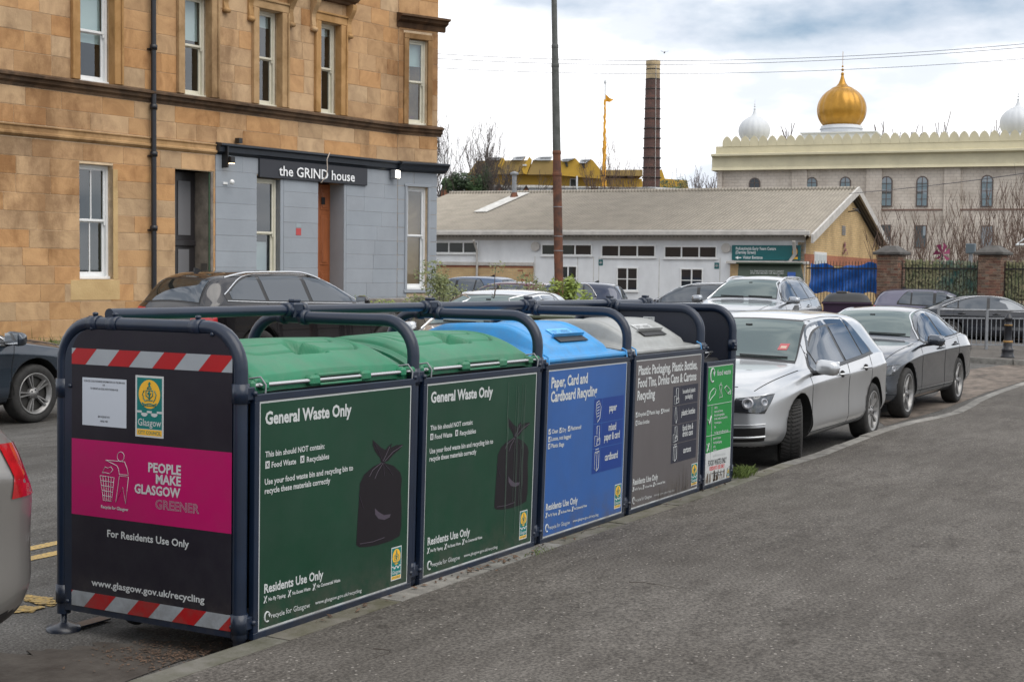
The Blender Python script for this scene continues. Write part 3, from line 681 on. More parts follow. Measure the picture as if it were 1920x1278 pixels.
# shop window, lintel gap, shop door
sash(ten, 4.30, 5.02, 1.20, 3.75, 'cream_paint', .52, 0, .0, y=.12, curtain='room')
b = MB(); b.bbox(5.03, 5.13, -.014, .25, ZB, 3.76, .01); b.bbox(7.12, 7.20, -.016, .45, ZB, 3.76, .01); b.bbox(4.3, 5.03, -.01, .3, ZB, 1.2, .01); b.build('shop_reveal', M['painted'], ten)
b = MB(); b.quad((4.36, .30, 1.3), (4.9, .30, 1.3), (4.9, .30, 2.35), (4.36, .30, 2.35)); b.build('window_poster', mat('pale_window_film', (.42, .46, .48), .5), ten)
b = MB(); b.bbox(6.24, 7.13, .45, .52, ZB, 3.76, .008); dr = b.build('shop_door', M['wood'], ten)
for s in (6.24, 6.72):
    for z0, z1 in ((3.15, 3.65), (1.85, 3.02), (.6, 1.7)):
        q = MB(); x0, x1 = s + .07, s + .35
        q.bbox(x0, x1, .435, .449, z0, z1, .006); q.bbox(x0 + .05, x1 - .05, .42, .4345, z0 + .06, z1 - .06, .01); q.build('door_panel', M['wood'], dr)
q = MB(); q.box(6.80, 6.92, .412, .42, 3.28, 3.45); q.build('street_number', M['blacktrim'], dr)
q = MB(); q.box(5.52, 5.68, -.02, -.013, 2.52, 2.68); q.build('red_notice', mat('red_notice', (.45, .06, .06), .5), ten)
q = MB(); q.box(5.52, 5.68, -.02, -.013, 2.70, 2.78); q.build('grey_notice', mat('grey_notice', (.3, .35, .37), .5), ten)
# canted corner
A2 = R_(-24); corner = Vector((S_END, 0, 0))
Tc = P1 + D1 * S_END
fac = bpy.data.objects.new('corner_bay', None); COL.objects.link(fac); fac.parent = ten; fac.location = (S_END - .02, -.02, 0); fac.rotation_euler = (0, 0, A2 - A1)
# stones of the bay are pieces of the building: baked into building space so they stay parts
Tb = Matrix.Translation((S_END - .02, -.02, 0)) @ Matrix.Rotation(A2 - A1, 4, 'Z')
bpy.data.objects.remove(fac)
def bayblock(me, name, x0, x1, y0, y1, z0, z1):
    o = bpy.data.objects.new(name, me); COL.objects.link(o); o.parent = ten
    o.matrix_basis = Tb @ Matrix.Translation((x0, y0, z0)) @ Matrix.Diagonal((x1 - x0, y1 - y0, z1 - z0, 1))
BW = 1.17; W5 = (.29, .85, 5.32, 7.46); G3 = (.28, .89, 1.26, 3.82)
rnd = random.Random(5)
def bay_ashlar(z0, z1, ch, hole, me, name, sw):
    nn = round((z1 - z0) / ch); ch = (z1 - z0) / nn
    for i in range(nn):
        za, zb = z0 + i * ch, z0 + (i + 1) * ch
        if hole and hole[2] < zb - .02 and hole[3] > za + .02: spans = [(0, hole[0]), (hole[1], BW)]
        else: spans = [(0, .55 + rnd.uniform(-.1, .1)), None]; spans[1] = (spans[0][1], BW)
        for a, c in spans: 
            if c - a > .03: bayblock(me, name, a + .004, c - .004, -rnd.uniform(0, .005), .3, za + .004, zb - .004)
bay_ashlar(ZB, 4.18, .344, (G3[0], G3[1], G3[2], G3[3]), U_PAINT, 'painted_block', 0)
bay_ashlar(4.45, 5.09, .34, None, U_STONE, 'stone', 0)
bay_ashlar(5.36, ZT, .37, (W5[0] - .14, W5[1] + .14, 5.2, 7.6), U_STONE, 'stone', .14)
def bayparts(fn, name, m):
    b = MB(); fn(b); b.warp(lambda v: Tb @ v); o = b.build(name, m, ten); fix_normals(o); return o
def _core(b): core_wall(b, 0.0, BW - .005, 0, ZT, [(W5[0], W5[1], 5.3, 7.47), (G3[0], G3[1], G3[2], G3[3])], y=.01, yb=.34)
bayparts(_core, 'wall_core', M['mortar'])
for (nm, prof, mt) in (('sill_course', [(-.05, 5.10), (.02, 5.10), (.035, 5.15), (.09, 5.19), (.10, 5.25), (.16, 5.27), (.16, 5.315), (.04, 5.355), (-.05, 5.36)], 'weathered'),
                   ('fascia_cornice', [(-.05, 4.18), (.03, 4.18), (.08, 4.22), (.2, 4.25), (.22, 4.32), (.30, 4.37), (.30, 4.41), (-.05, 4.45)], 'fascia'),
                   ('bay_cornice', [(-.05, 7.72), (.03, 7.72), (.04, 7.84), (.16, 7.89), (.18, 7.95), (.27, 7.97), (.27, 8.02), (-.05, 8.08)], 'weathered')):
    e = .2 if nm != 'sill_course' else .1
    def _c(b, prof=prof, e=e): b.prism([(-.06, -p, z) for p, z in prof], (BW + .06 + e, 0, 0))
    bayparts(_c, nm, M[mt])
def _sur(b):
    for a, c in ((W5[0] - .14, W5[0]), (W5[1], W5[1] + .14)): b.bbox(a, c, -.04, .16, 5.36, 7.46, .01)
    b.bbox(W5[0] - .14, W5[1] + .14, -.042, .16, 7.462, 7.60, .01)
bayparts(_sur, 'window_surround', M['dressed'])
def _sur2(b):
    for a, c in ((G3[0] - .07, G3[0]), (G3[1], G3[1] + .07)): b.bbox(a, c, -.03, .16, G3[2], G3[3], .01)
    b.bbox(G3[0] - .09, G3[1] + .09, -.034, .16, G3[3] + .001, G3[3] + .07, .01); b.bbox(G3[0] - .09, G3[1] + .09, -.04, .16, G3[2] - .08, G3[2], .01)
bayparts(_sur2, 'window_surround', M['painted'])
for (wd, z0, z1, bl, md) in ((W5, 5.36, 7.46, .30, .5), (G3, 1.26, 3.82, 0., .52)):
    w_ = sash(ten, wd[0], wd[1], z0, z1, 'white_paint' if wd is G3 else 'cream_paint', md, 0, bl, y=.10); w_.matrix_basis = Tb
q = MB(); 
rr = random.Random(3)
for _ in range(70): p = Vector((rr.uniform(.36, .75), .42 + rr.uniform(-.03, .03), 5.47 + rr.random() * .12)); s = .02; q.add([p, p + Vector((s, 0, s)), p + Vector((-s * .3, 0, s * 1.6))], [(0, 1, 2)])
q.warp(lambda v: Tb @ v); q.build('window_flowers', mat('window_flowers', (.25, .05, .12), .8, 0, .6, 40), ten)
# return and flank walls of the block (seen from other positions)
b = MB()
e1 = Tb @ Vector((BW, .0, 0)); n_ = Vector((math.cos(R_(83) - A1 - R_(0)), 0, 0))
b.prism([(e1.x - .01, e1.y + .1, 0), (e1.x - .01, e1.y + 12, 0), (W0, 12, 0), (W0, 1.15, 0), (e1.x - 1.0, 1.15, 0)], (0, 0, 12)); o = b.build('side_wall', M['stone'], ten); fix_normals(o)
# downpipe, lamps, camera, loose cable
dp = MB(); dp.tube([(1.36, -.10, ZB), (1.36, -.10, 12)], .055, 10)
for z in (2.55, 4.05, 5.0, 6.2, 8.0): dp.lathe([(.055, -.05), (.075, -.05), (.078, .05), (.055, .06)], 10, Matrix.Translation((1.36, -.10, z)))
for z in (2.5, 4.0, 6.15): dp.box(1.27, 1.45, -.07, .0, z, z + .03)
dpo = dp.build('downpipe', M['pipe'], ten)
fl = MB(); fl.bbox(3.30, 3.42, -.28, -.16, 4.00, 4.14, .01); fl.box(3.27, 3.30, -.2, .0, 3.9, 4.35); flo = fl.build('flood_lamp', M['blacktrim'], ten)
fl = MB(); fl.box(3.31, 3.41, -.27, -.17, 3.985, 3.998); fl.build('lamp_lens', emis('warm_lamp', (1, .75, .45), 3), flo)
fl = MB(); fl.lathe([(.001, .0), (.05, .01), (.06, .04), (.04, .07), (.001, .08)], 12, Matrix.Translation((3.42, -.14, 3.60)) @ Matrix.Rotation(R_(90), 4, 'X')); fl.box(3.3, 3.42, -.04, .0, 3.55, 3.60); fl.build('dome_camera', M['white_paint'], ten)
fl = MB(); fl.bbox(8.72, 8.90, -.22, -.05, 3.98, 4.20, .02); f2 = fl.build('corner_lamp', M['zinc'], ten)
fl = MB(); fl.bbox(8.74, 8.88, -.24, -.222, 4.0, 4.18, .008); fl.build('lamp_lens', emis('white_lamp', (1, .93, .8), 9), f2)
fl = MB(); fl.box(3.62, 3.72, -.18, -.05, 4.45, 4.56); fl.build('alarm_box', M['blacktrim'], ten)
c0 = [fs(x, y) for x, y in ((612, 287), (604, 290), (600, 300), (601, 315), (599, 330), (596, 343))]
fl = MB(); fl.tube([Vector((p.x, -.22 if 0 < i < 5 else -.1, p.z)) for i, p in enumerate(c0)], .011, 6); fl.build('loose_cable', mat('pale_cable', (.5, .42, .35), .6), ten)
# rough strip at the wall foot: raised earth, grass, weeds
b = MB()
for i in range(16):
    a = W0 - 2 + i * 1.0
    def gp(s, y, z): p = P1 + D1 * s + N1 * y; return (p.x, p.y, z)
    b.quad(gp(a, .0, .34), gp(a, -1.6, .20), gp(a + 1, -1.6, .20), gp(a + 1, 0, .34)); b.quad(gp(a, -1.6, .20), gp(a, -2.1, .0), gp(a + 1, -2.1, .0), gp(a + 1, -1.6, .20))
v_ = b.build('verge', mat('verge_soil', (.10, .105, .05), .95, 0, .5, 3, .5, 20), None, kind='structure'); fix_normals(v_)
rnd = random.Random(21); b = MB()
for _ in range(3800):
    s = rnd.uniform(-4.2, 9.5); y = -rnd.uniform(.05, 1.7); p = P1 + D1 * s + N1 * y; p.z = .20 + (.14 * (1 + y / 1.6)); l = rnd.uniform(.04, .16) * (2.2 if rnd.random() < .04 else 1)
    a_ = rnd.random() * 6.28; d_ = Vector((math.cos(a_), math.sin(a_), 0)) * l * .5; wv = Vector((-math.sin(a_), math.cos(a_), 0)) * .007
    b.add([p - wv, p + wv, p + d_ + Vector((0, 0, l))], [(0, 1, 2)])
o = b.build('grass', M['grass'], None, kind='stuff'); o['label'] = 'rough grass and weeds along the foot of the sandstone wall'; o['category'] = 'grass'
print('stones', n)
# ------------------------------------------------------------------ cars (local: nose at x=0 facing -x, tail at x=L, y across, z up)
def paint(name, col, metal=.6, rough=.28, dirt=.0):
    return mat(name, col, rough, metal, .04, 2, coat=1.0)
HATCH = dict(L=4.27, R=.318, wx=(.87, 3.50), rows=[
 (0.00,.30,.60,.50,.56,.62,.38,.68,.70),(0.05,.24,.74,.50,.71,.69,.50,.745,.765),(0.18,.20,.83,.52,.80,.745,.58,.80,.82),
 (0.48,.19,.875,.56,.85,.79,.65,.865,.89),(0.88,.19,.893,.60,.872,.845,.69,.92,.94),(1.12,.19,.897,.60,.874,.87,.72,.95,.965),
 (1.26,.19,.898,.60,.874,.88,.745,.975,.995),(1.66,.19,.898,.60,.872,.90,.68,1.205,1.24),(1.98,.19,.898,.60,.870,.915,.63,1.36,1.40),
 (2.40,.19,.898,.60,.868,.93,.605,1.405,1.45),(3.05,.19,.898,.60,.866,.95,.60,1.395,1.455),(3.58,.19,.895,.60,.86,.965,.60,1.375,1.44),
 (3.86,.20,.888,.62,.85,.975,.595,1.345,1.415),(4.03,.22,.875,.62,.832,.97,.585,1.25,1.32),(4.16,.25,.85,.60,.80,.93,.57,1.06,1.10),
 (4.25,.28,.78,.58,.70,.80,.5,.86,.88),(4.27,.32,.60,.55,.55,.70,.4,.74,.75)],
 bot=[(1.27,.875),(2.0,.91),(3.0,.955),(3.48,.985)], top=[(1.27,.895),(1.55,1.12),(1.90,1.32),(2.4,1.375),(2.95,1.37),(3.18,1.345),(3.33,1.22),(3.48,1.01)],
 panes=[(1.52,2.34),(2.43,3.04),(3.09,3.42)], tri=(1.33,1.485), hx=[1.16,2.46,3.35], handles=[(2.28,.815),(3.18,.835)],
 ws=(.685,.54,1.01,1.365), rear=(.56,.50,1.0,1.33), mirror=(1.26,.915),
 lamp=[(.03,-.46,.575),(.17,-.74,.565),(.28,-.81,.735),(.10,-.48,.69)], tail=[(4.24,-.50,.92),(4.1,-.80,.92),(4.1,-.80,.75),(4.24,-.50,.76)])
SEDAN = dict(L=4.69, R=.335, wx=(.80, 3.64), rows=[
 (0.00,.28,.55,.50,.50,.60,.35,.64,.66),(.07,.22,.72,.5,.69,.67,.45,.71,.725),(.25,.18,.82,.52,.79,.745,.56,.785,.80),
 (.60,.18,.875,.56,.85,.84,.64,.875,.895),(1.0,.18,.895,.6,.872,.90,.69,.93,.95),(1.42,.18,.9,.6,.875,.945,.73,.975,1.0),
 (1.58,.18,.9,.6,.873,.955,.735,1.01,1.04),(1.98,.18,.9,.6,.87,.965,.67,1.23,1.27),(2.33,.18,.9,.6,.868,.975,.61,1.355,1.405),
 (2.75,.18,.9,.6,.866,.985,.59,1.38,1.44),(3.25,.18,.9,.6,.864,.995,.58,1.355,1.43),(3.65,.18,.9,.6,.858,1.0,.575,1.26,1.35),
 (4.0,.2,.9,.6,.848,1.0,.59,1.12,1.18),(4.25,.2,.885,.6,.828,.985,.62,1.02,1.05),(4.5,.22,.86,.6,.80,.96,.62,.99,1.0),
 (4.64,.26,.82,.58,.74,.88,.58,.92,.93),(4.69,.3,.72,.55,.64,.72,.5,.76,.77)],
 bot=[(1.62,.965),(2.2,.98),(3.2,1.005),(3.86,1.03)], top=[(1.62,.985),(1.88,1.15),(2.22,1.305),(2.6,1.36),(3.0,1.35),(3.45,1.24),(3.86,1.06)],
 panes=[(1.78,2.62),(2.70,3.42),(3.46,3.74)], tri=(1.66,1.765), hx=[1.40,2.70,3.55], handles=[(2.52,.87),(3.42,.89)],
 ws=(.67,.53,1.065,1.37), rear=(.58,.50,1.06,1.32), mirror=(1.64,.985),
 lamp=[(.06,-.50,.60),(.32,-.80,.60),(.52,-.85,.725),(.14,-.54,.70)], tail=[(4.67,-.5,.88),(4.5,-.83,.9),(4.5,-.84,.74),(4.67,-.5,.74)])
SUV = dict(L=4.72, R=.365, wx=(.88, 3.68), rows=[
 (0.00,.36,.62,.6,.56,.80,.4,.86,.88),(.07,.30,.78,.6,.74,.87,.5,.93,.95),(.25,.25,.87,.62,.83,.94,.6,.985,1.0),
 (.6,.23,.925,.66,.885,1.01,.68,1.045,1.065),(1.0,.23,.94,.7,.905,1.06,.72,1.085,1.105),(1.35,.23,.945,.7,.908,1.085,.75,1.12,1.15),
 (1.48,.23,.945,.7,.906,1.095,.75,1.16,1.19),(1.85,.23,.945,.7,.902,1.105,.69,1.40,1.44),(2.2,.23,.945,.7,.898,1.115,.64,1.55,1.60),
 (2.7,.23,.945,.7,.895,1.125,.62,1.59,1.66),(3.4,.23,.945,.7,.89,1.135,.615,1.58,1.655),(4.0,.24,.942,.7,.884,1.145,.612,1.565,1.645),
 (4.28,.26,.93,.7,.872,1.145,.60,1.525,1.615),(4.48,.28,.915,.7,.85,1.13,.585,1.38,1.46),(4.62,.32,.88,.68,.81,1.06,.57,1.14,1.18),
 (4.69,.36,.8,.66,.74,.88,.5,.94,.95),(4.72,.4,.66,.62,.6,.78,.4,.82,.83)],
 bot=[(1.52,1.12),(2.5,1.14),(3.5,1.16),(4.25,1.19)], top=[(1.52,1.14),(1.78,1.32),(2.1,1.49),(2.6,1.56),(3.2,1.565),(3.8,1.515),(4.25,1.25)],
 panes=[(1.68,2.55),(2.63,3.45),(3.52,4.15)], tri=(1.56,1.66), hx=[1.42,2.59,3.50], handles=[(2.40,.99),(3.32,1.01)],
 ws=(.69,.55,1.22,1.56), rear=(.62,.54,1.18,1.50), mirror=(1.60,1.14),
 lamp=[(.06,-.50,.80),(.32,-.84,.80),(.5,-.88,.90),(.13,-.54,.90)], tail=[(4.66,-.55,1.06),(4.45,-.86,1.08),(4.45,-.88,.86),(4.69,-.55,.86)])
_shells = {}
def shell(key, T, wells=True):
    if key in _shells: return _shells[key]
    vs = []; nr = None
    for (x, zb, ym, zm, ys, zs, yc, zc_, zt) in T['rows']:
        yb = ym - .16
        half = [(0, zb), (yb, zb), (ym - .050, zb + .07), (ym - .004, zb + .17), (ym - .014, zm), (ym + .002 - (.02 if x < .3 else 0), zm + (zs - zm) * .60), (ys - .006, zs), (ys - .035, zs + (zc_ - zs) * .08 + .012),
                (ys - .035 + (yc - ys + .035) * .55, zs + (zc_ - zs) * .56), (yc, zc_), (yc * .62, zc_ + (zt - zc_) * .72), (0, zt)]
        nr = len(half)
        ring = [(x, -y, z) for y, z in half] + [(x, y, z) for y, z in half[1:-1]][::-1]
        # bow nose and tail in plan
        vs.append(ring)
    n = len(vs[0]); me = bpy.data.meshes.new('shell'); flat = [p for r in vs for p in r]; fs = []
    for i in range(len(vs) - 1):
        for k in range(n): fs.append((i * n + k, i * n + (k + 1) % n, (i + 1) * n + (k + 1) % n, (i + 1) * n + k))
    for base, rev in ((0, False), ((len(vs) - 1) * n, True)):
        for k in range(nr - 1):
            a, b = k, k + 1; c, d = (n - k - 1) % n, (n - k) % n
            if k == 0: q = (base, base + 1, base + n - 1)
            elif k == nr - 2: q = (base + a, base + b, base + (n - a))
            else: q = (base + a, base + b, base + (n - b), base + (n - a))
            fs.append(q if rev else q[::-1])
    me.from_pydata(flat, [], fs); o = bpy.data.objects.new('shell', me); COL.objects.link(o); fix_normals(o)
    cl = me.attributes.new('crease_edge', 'FLOAT', 'EDGE')
    for e in me.edges:
        a, b = e.vertices; ka, kb = a % n, b % n
        if ka == kb and ka in (6, n - 6): cl.data[e.index].value = .55
        if ka == kb and ka in (5, n - 5) and min(a, b) // n >= 3: cl.data[e.index].value = .6
        if ka == kb and ka in (3, n - 3): cl.data[e.index].value = .35
        if ka == kb and ka in (2, n - 2): cl.data[e.index].value = .25
    ss = o.modifiers.new('s', 'SUBSURF'); ss.levels = 3; ss.render_levels = 3
    dg = bpy.context.evaluated_depsgraph_get(); full = bpy.data.meshes.new_from_object(o.evaluated_get(dg))
    bv = BVHTree.FromPolygons([v.co[:] for v in full.vertices], [tuple(p.vertices) for p in full.polygons])
    cut = full
    if wells:
        cb = MB(); yo = max(r[2] for r in T['rows'])
        for wx in T['wx']:
            for s in (-1, 1):
                rad = T['R'] + .055
                cb.lathe([(rad, -.16), (rad, .16)], 40, Matrix.Translation((wx, s * (yo - .10), T['R'] + .015)) @ Matrix.Rotation(R_(90), 4, 'X'))
        cu = cb.build('cut', M['well']); fix_normals(cu)
        o2 = bpy.data.objects.new('s2', full); COL.objects.link(o2); bo = o2.modifiers.new('b', 'BOOLEAN'); bo.operation = 'DIFFERENCE'; bo.object = cu; bo.solver = 'EXACT'
        dg = bpy.context.evaluated_depsgraph_get(); cut = bpy.data.meshes.new_from_object(o2.evaluated_get(dg)); bpy.data.objects.remove(o2); bpy.data.objects.remove(cu)
    bpy.data.objects.remove(o)
    _shells[key] = (cut, bv); return _shells[key]
def interp(tab, x):
    if x <= tab[0][0]: return tab[0][1]
    for (a, va), (b, vb) in zip(tab, tab[1:]):
        if x <= b: return va + (vb - va) * (x - a) / (b - a)
    return tab[-1][1]
def smooth_interp(tab, x):
    n = len(tab); 
    for i in range(n - 1):
        if x <= tab[i + 1][0] or i == n - 2:
            x0, y0 = tab[i]; x1, y1 = tab[i + 1]; t = (x - x0) / (x1 - x0); t = min(1, max(0, t))
            m0 = (tab[i + 1][1] - tab[i - 1][1]) / (tab[i + 1][0] - tab[i - 1][0]) if i else (y1 - y0) / (x1 - x0)
            m1 = (tab[i + 2][1] - y0) / (tab[i + 2][0] - x0) if i < n - 2 else (y1 - y0) / (x1 - x0)
            h = x1 - x0
            return (2*t**3-3*t**2+1)*y0 + (t**3-2*t**2+t)*h*m0 + (-2*t**3+3*t**2)*y1 + (t**3-t**2)*h*m1
def make_car(label, loc, rz, T, key, paint_m, style, cat='car', name='parked_car', group='cars parked in the streets and yard', scale=(1, 1, 1), trim='chrome', rails=None, steer=0, sides=(-1, 1), spokes=10, rim='rim', rimr=.66, screen='car_screen', privacy=False, clad=False, rearwiper=False):
    body, bv = shell(key, T)
    t = thing(name, label, cat, loc, rz, group); S = Matrix.Diagonal(scale).to_3x3()
    me = body.copy(); me.materials.clear(); me.materials.append(paint_m); me.materials.append(M['well']); me.materials.append(M['blacktrim'])
    ymax = max(r[2] for r in T['rows']); R = T['R']
    for p in me.polygons:
        c = p.center; p.use_smooth = True; p.material_index = 0
        for wx in T['wx']:
            d = math.hypot(c.x - wx, c.z - R - .015)
            if d < R + .052 + .004 and abs(c.y) < ymax - .004 and d > R + .03 and abs(abs(c.y) - (ymax - .10)) < .17 and abs(p.normal.y) < .5: p.material_index = 1; p.use_smooth = False
            if d < R + .05 and abs(c.y) < ymax - .2: p.material_index = 1; p.use_smooth = False
        if c.z < .24 and abs(p.normal.z) > .6: p.material_index = 1
        if clad and c.z < .40 and p.material_index == 0: p.material_index = 2
    for v in me.vertices: v.co = S @ v.co
    me.update(); bo = bpy.data.objects.new('body', me); COL.objects.link(bo); bo.parent = t
    def hit(p, d, off=.005):
        d = Vector(d).normalized(); h = bv.ray_cast(Vector(p) - d * 2.5, d)
        if h[0] is None: return None
        n = h[1]; n = n if n.dot(d) < 0 else -n
        return h[0] + n * off
    def side(x, z, s, off=.004): return hit((x, s * .6, z), (0, -s, 0), off) or Vector((x, s * .9, z))
    def build(b, nm, m, par=t):
        b.warp(lambda v: S @ v); o = b.build(nm, m, par); return o
    # windows
    zb_ = lambda x: interp(T['bot'], x); zt_ = lambda x: smooth_interp(T['top'], x)
    for s in sides:
        # dark surround then panes proud of it
        b = MB(); n = 34; x0, x1 = T['bot'][0][0], T['bot'][-1][0]; rows = []
        for j in range(7):
            r = []
            for i in range(n + 1):
                x = x0 + (x1 - x0) * i / n; lo, hi = zb_(x) - .012, zt_(x) + .014; hi = max(hi, lo + .004); r.append(side(x, lo + (hi - lo) * j / 6, s, .003))
            rows.append(r)
        b.grid(rows); build(b, 'window_surround', M['blacktrim'])
        line = [side(x0 + (x1 - x0) * i / n, zt_(x0 + (x1 - x0) * i / n) + .018, s, .006) for i in range(n + 1)]
        lineb = [side(x0 + (x1 - x0) * i / n, zb_(x0 + (x1 - x0) * i / n) - .016, s, .006) for i in range(n + 1)]
        b = MB()
        if trim == 'chrome': b.tube(line, .011, 5, cap=True)
        b.tube(lineb, .011 if trim == 'chrome' else .007, 5); build(b, 'window_trim', M['chrome' if trim == 'chrome' else 'blacktrim'])
        for k, (a, c) in enumerate(T['panes'] + ([T['tri']] if T.get('tri') else [])):
            b = MB(); rows = []; n = 12
            for j in range(6):
                r = []
                for i in range(n + 1):
                    x = a + (c - a) * i / n; lo, hi = zb_(x) + .012, zt_(x) - .016; hi = max(hi, lo + .003)
                    r.append(side(x, lo + (hi - lo) * j / 5, s, .0065))
                rows.append(r)
            b.grid(rows); build(b, 'side_window', M['car_glass'])
        # door seams, sill line, handles
        b = MB()
        for k, hx in enumerate(T['hx']):
            zb0 = T['rows'][8][1] + .10
            top = zb_(hx) - .02; P = []
            for i in range(14):
                z = zb0 + (top - zb0) * i / 13; x = hx
                if k == 0: x = hx + .05 * math.sin(i / 13 * 3.1) 
                if k == 2:
                    d_ = max(0, 1 - i / 7.); x = hx - (.30 * d_ ** .8)
                P.append(side(x, z, s, -.001))
            b.tube(P, .0045, 4, cap=False)
        b.tube([side(T['hx'][0] + (T['hx'][2] - .30 - T['hx'][0]) * i / 12, T['rows'][8][1] + .10, s, -.001) for i in range(13)], .004, 4, cap=False)
        build(b, 'door_seam', M['well'])
        for hx, hz in T['handles']:
            b = MB(); p = side(hx, hz, s, .0); q = side(hx - .16, hz, s, .0)
            c = side(hx - .08, hz - .004, s, .002)
            b2 = MB(); b2.lathe([(.001, .004), (.05, .003), (.056, -.01)], 14, Matrix.Translation(c) @ Matrix.Rotation(R_(90) * (1 if s < 0 else -1), 4, 'X') @ Matrix.Diagonal((1.35, .7, 1, 1)))
            build(b2, 'handle_recess', M['well'])
            b.tube([p + Vector((.02, s * .004, 0)), p + Vector((-.0, s * .035, 0)), (p + q) / 2 + Vector((0, s * .046, .002)), q + Vector((0, s * .035, 0)), q + Vector((-.02, s * .004, 0))], [.011, .014, .015, .014, .011], 6)
            build(b, 'door_handle', paint_m if trim != 'chrome2' else M['chrome'])
        # character line below the glass
        # mirror
        mx, mz = T['mirror']; mp = side(mx, mz, s, 0)
        b = MB(); rings = []; cx, cy, cz = mx + .03, mp.y + s * .20, mz + .02
        for i in range(9):
            u = -1 + 2 * i / 8; rr = []
            for k in range(14):
                an = 2 * math.pi * k / 14; sc_ = math.sqrt(max(0, 1 - abs(u) ** 2.6)) 
                ca, sa = math.copysign(abs(math.cos(an)) ** .62, math.cos(an)), math.copysign(abs(math.sin(an)) ** .62, math.sin(an)); sc_ = max(0, 1 - abs(u) ** 4.5) ** .5
                rr.append((cx - .02 + ca * .068 * sc_ * (1.35 if ca < 0 else .6), cy + u * .125, cz + (sa * .074 - .012 * s * u) * sc_))
            rings.append(rr + [rr[0]])
        b.grid(rings); mo = build(b, 'door_mirror', paint_m)
        b = MB(); b.tube([(mx + .0, mp.y - s * .02, mz - .05), (mx + .02, cy - s * .03, cz - .05)], [.035, .024], 6); build(b, 'mirror_stalk', M['blacktrim'], mo)
        b = MB(); b.grid([[(cx + .035, cy + u * .10, cz + v * .058) for u in (-1, 0, 1)] for v in (-1, 1)]); build(b, 'mirror_glass', M['chrome'], mo)
        # head and tail lamps
        def lamp(pts, d, nm, m, off):
            P = [Vector((x, y * (-s), z)) for x, y, z in pts]; rows = []
            for j in range(6):
                rows.append([hit(P[0].lerp(P[1], i / 9).lerp(P[3].lerp(P[2], i / 9), j / 5), (d[0], -s * d[1], 0), off) for i in range(10)])
            if any(p is None for r in rows for p in r): return None, None
            b = MB(); b.grid(rows); return build(b, nm, m), rows
        lo, rows = lamp(T['lamp'], (.8, .6), 'headlight', M['lamp_dark'], .004)
        if lo:
            ring = rows[0] + [r[-1] for r in rows[1:]] + rows[-1][::-1][1:] + [r[0] for r in rows[::-1][1:-1]]
            b = MB(); b.tube(ring, .0065, 4, closed=True); build(b, 'lamp_rim', M['blacktrim'], lo)
            for (i, j, r) in ((3, 3, .055), (7, 3, .042)):
                c = rows[j][i]; n = (rows[j][i + 1] - rows[j][i - 1]).cross(rows[j + 1][i] - rows[j - 1][i]).normalized(); n = n if n.x < 0 else -n
                q = n.to_track_quat('Z', 'Y').to_matrix().to_4x4(); b = MB(); b.lathe([(.001, .003), (r * .5, .006), (r * .55, .012), (r * .9, .010), (r, .004)], 16, Matrix.Translation(c) @ q)
                build(b, 'reflector', M['reflector'], lo)
            b = MB(); b.grid([[p + Vector((-.010, -s * -.008, .002)) for p in r] for r in rows]); build(b, 'lamp_lens', M['lens'], lo)
        lamp(T['tail'], (-.8, .6), 'tail_light', M['tail'], .005)
    # windscreen and rear glass
    def screen_patch(w, d, nm, m, k=.0, grow=0, off=.006):
        wb, wt, z0, z1 = w; rows = []
        z0 -= grow * .5; z1 += grow * .5
        for j in range(9):
            t_ = j / 8; rows.append([hit((0 if d > 0 else T['L'], u * (wb + (wt - wb) * t_ + grow * .5), z0 + (z1 - z0) * t_ - .03 * u * u * (1 if grow == 0 else 1) * (1 - t_ * .3)), (d, 0, -.0), off) for u in [i / 8 - 1 for i in range(17)]])
        if any(p is None for r in rows for p in r): return None
        b = MB(); b.grid(rows); return build(b, nm, m)
    screen_patch(T['ws'], 1, 'windscreen_surround', M['blacktrim'], grow=.035, off=.003)
    wo = screen_patch(T['ws'], 1, 'windscreen', M[screen], off=.008)
    if wo:
        b = MB(); p = hit((0, 0, T['ws'][3] - .055), (1, 0, 0), .012); b.tube([p + Vector((0, -.035, 0)), p + Vector((.0, 0, -.01)), p + Vector((0, .035, 0))], [.008, .018, .008], 6); build(b, 'sensor_shade', M['blacktrim'], wo)
        for yy in (-.35, .25):
            b = MB(); P = [hit((0, yy + .5 * i / 6 - .25, T['ws'][2] - .005 + .012 * (i / 6)), (1, 0, 0), .018) for i in range(7)]
            b.tube([q for q in P if q], .008, 5); build(b, 'wiper', M['blacktrim'], wo)
    screen_patch(T['rear'], -1, 'rear_surround', M['blacktrim'], grow=.05, off=.003)
    screen_patch(T['rear'], -1, 'rear_window', M['car_glass'], off=.007)
    # bonnet and tailgate seams
    b = MB()
    for s in (-1, 1):
        P = []
        for i in range(16):
            u = i / 15; x = .16 + (T['rows'][5][0] - .06 - .16) * u; y = s * (.66 + .12 * u ** .8); h = bv.ray_cast(Vector((x, y, 3)), Vector((0, 0, -1)))
            if h[0]: P.append(h[0] + Vector((0, 0, .0)))
        b.tube(P, .005, 4, cap=False)
    P = []
    for i in range(17):
        y = -.50 + i / 16; h = bv.ray_cast(Vector((.16 - .04 * (1 - (y / .5) ** 2), y, 3)), Vector((0, 0, -1)))
        if h[0]: P.append(h[0])
    b.tube(P, .005, 4, cap=False); build(b, 'bonnet_seam', M['well'])
    # grille and lower intakes
    zg = T['lamp'][0][2]
    b = MB(); rows = [[hit((0, -.36 + .72 * i / 10, zg + .0 + .075 * j / 3), (1, 0, 0), .003) for i in range(11)] for j in range(4)]
    if all(p for r in rows for p in r): b.grid(rows); go = build(b, 'grille', M['blacktrim'])
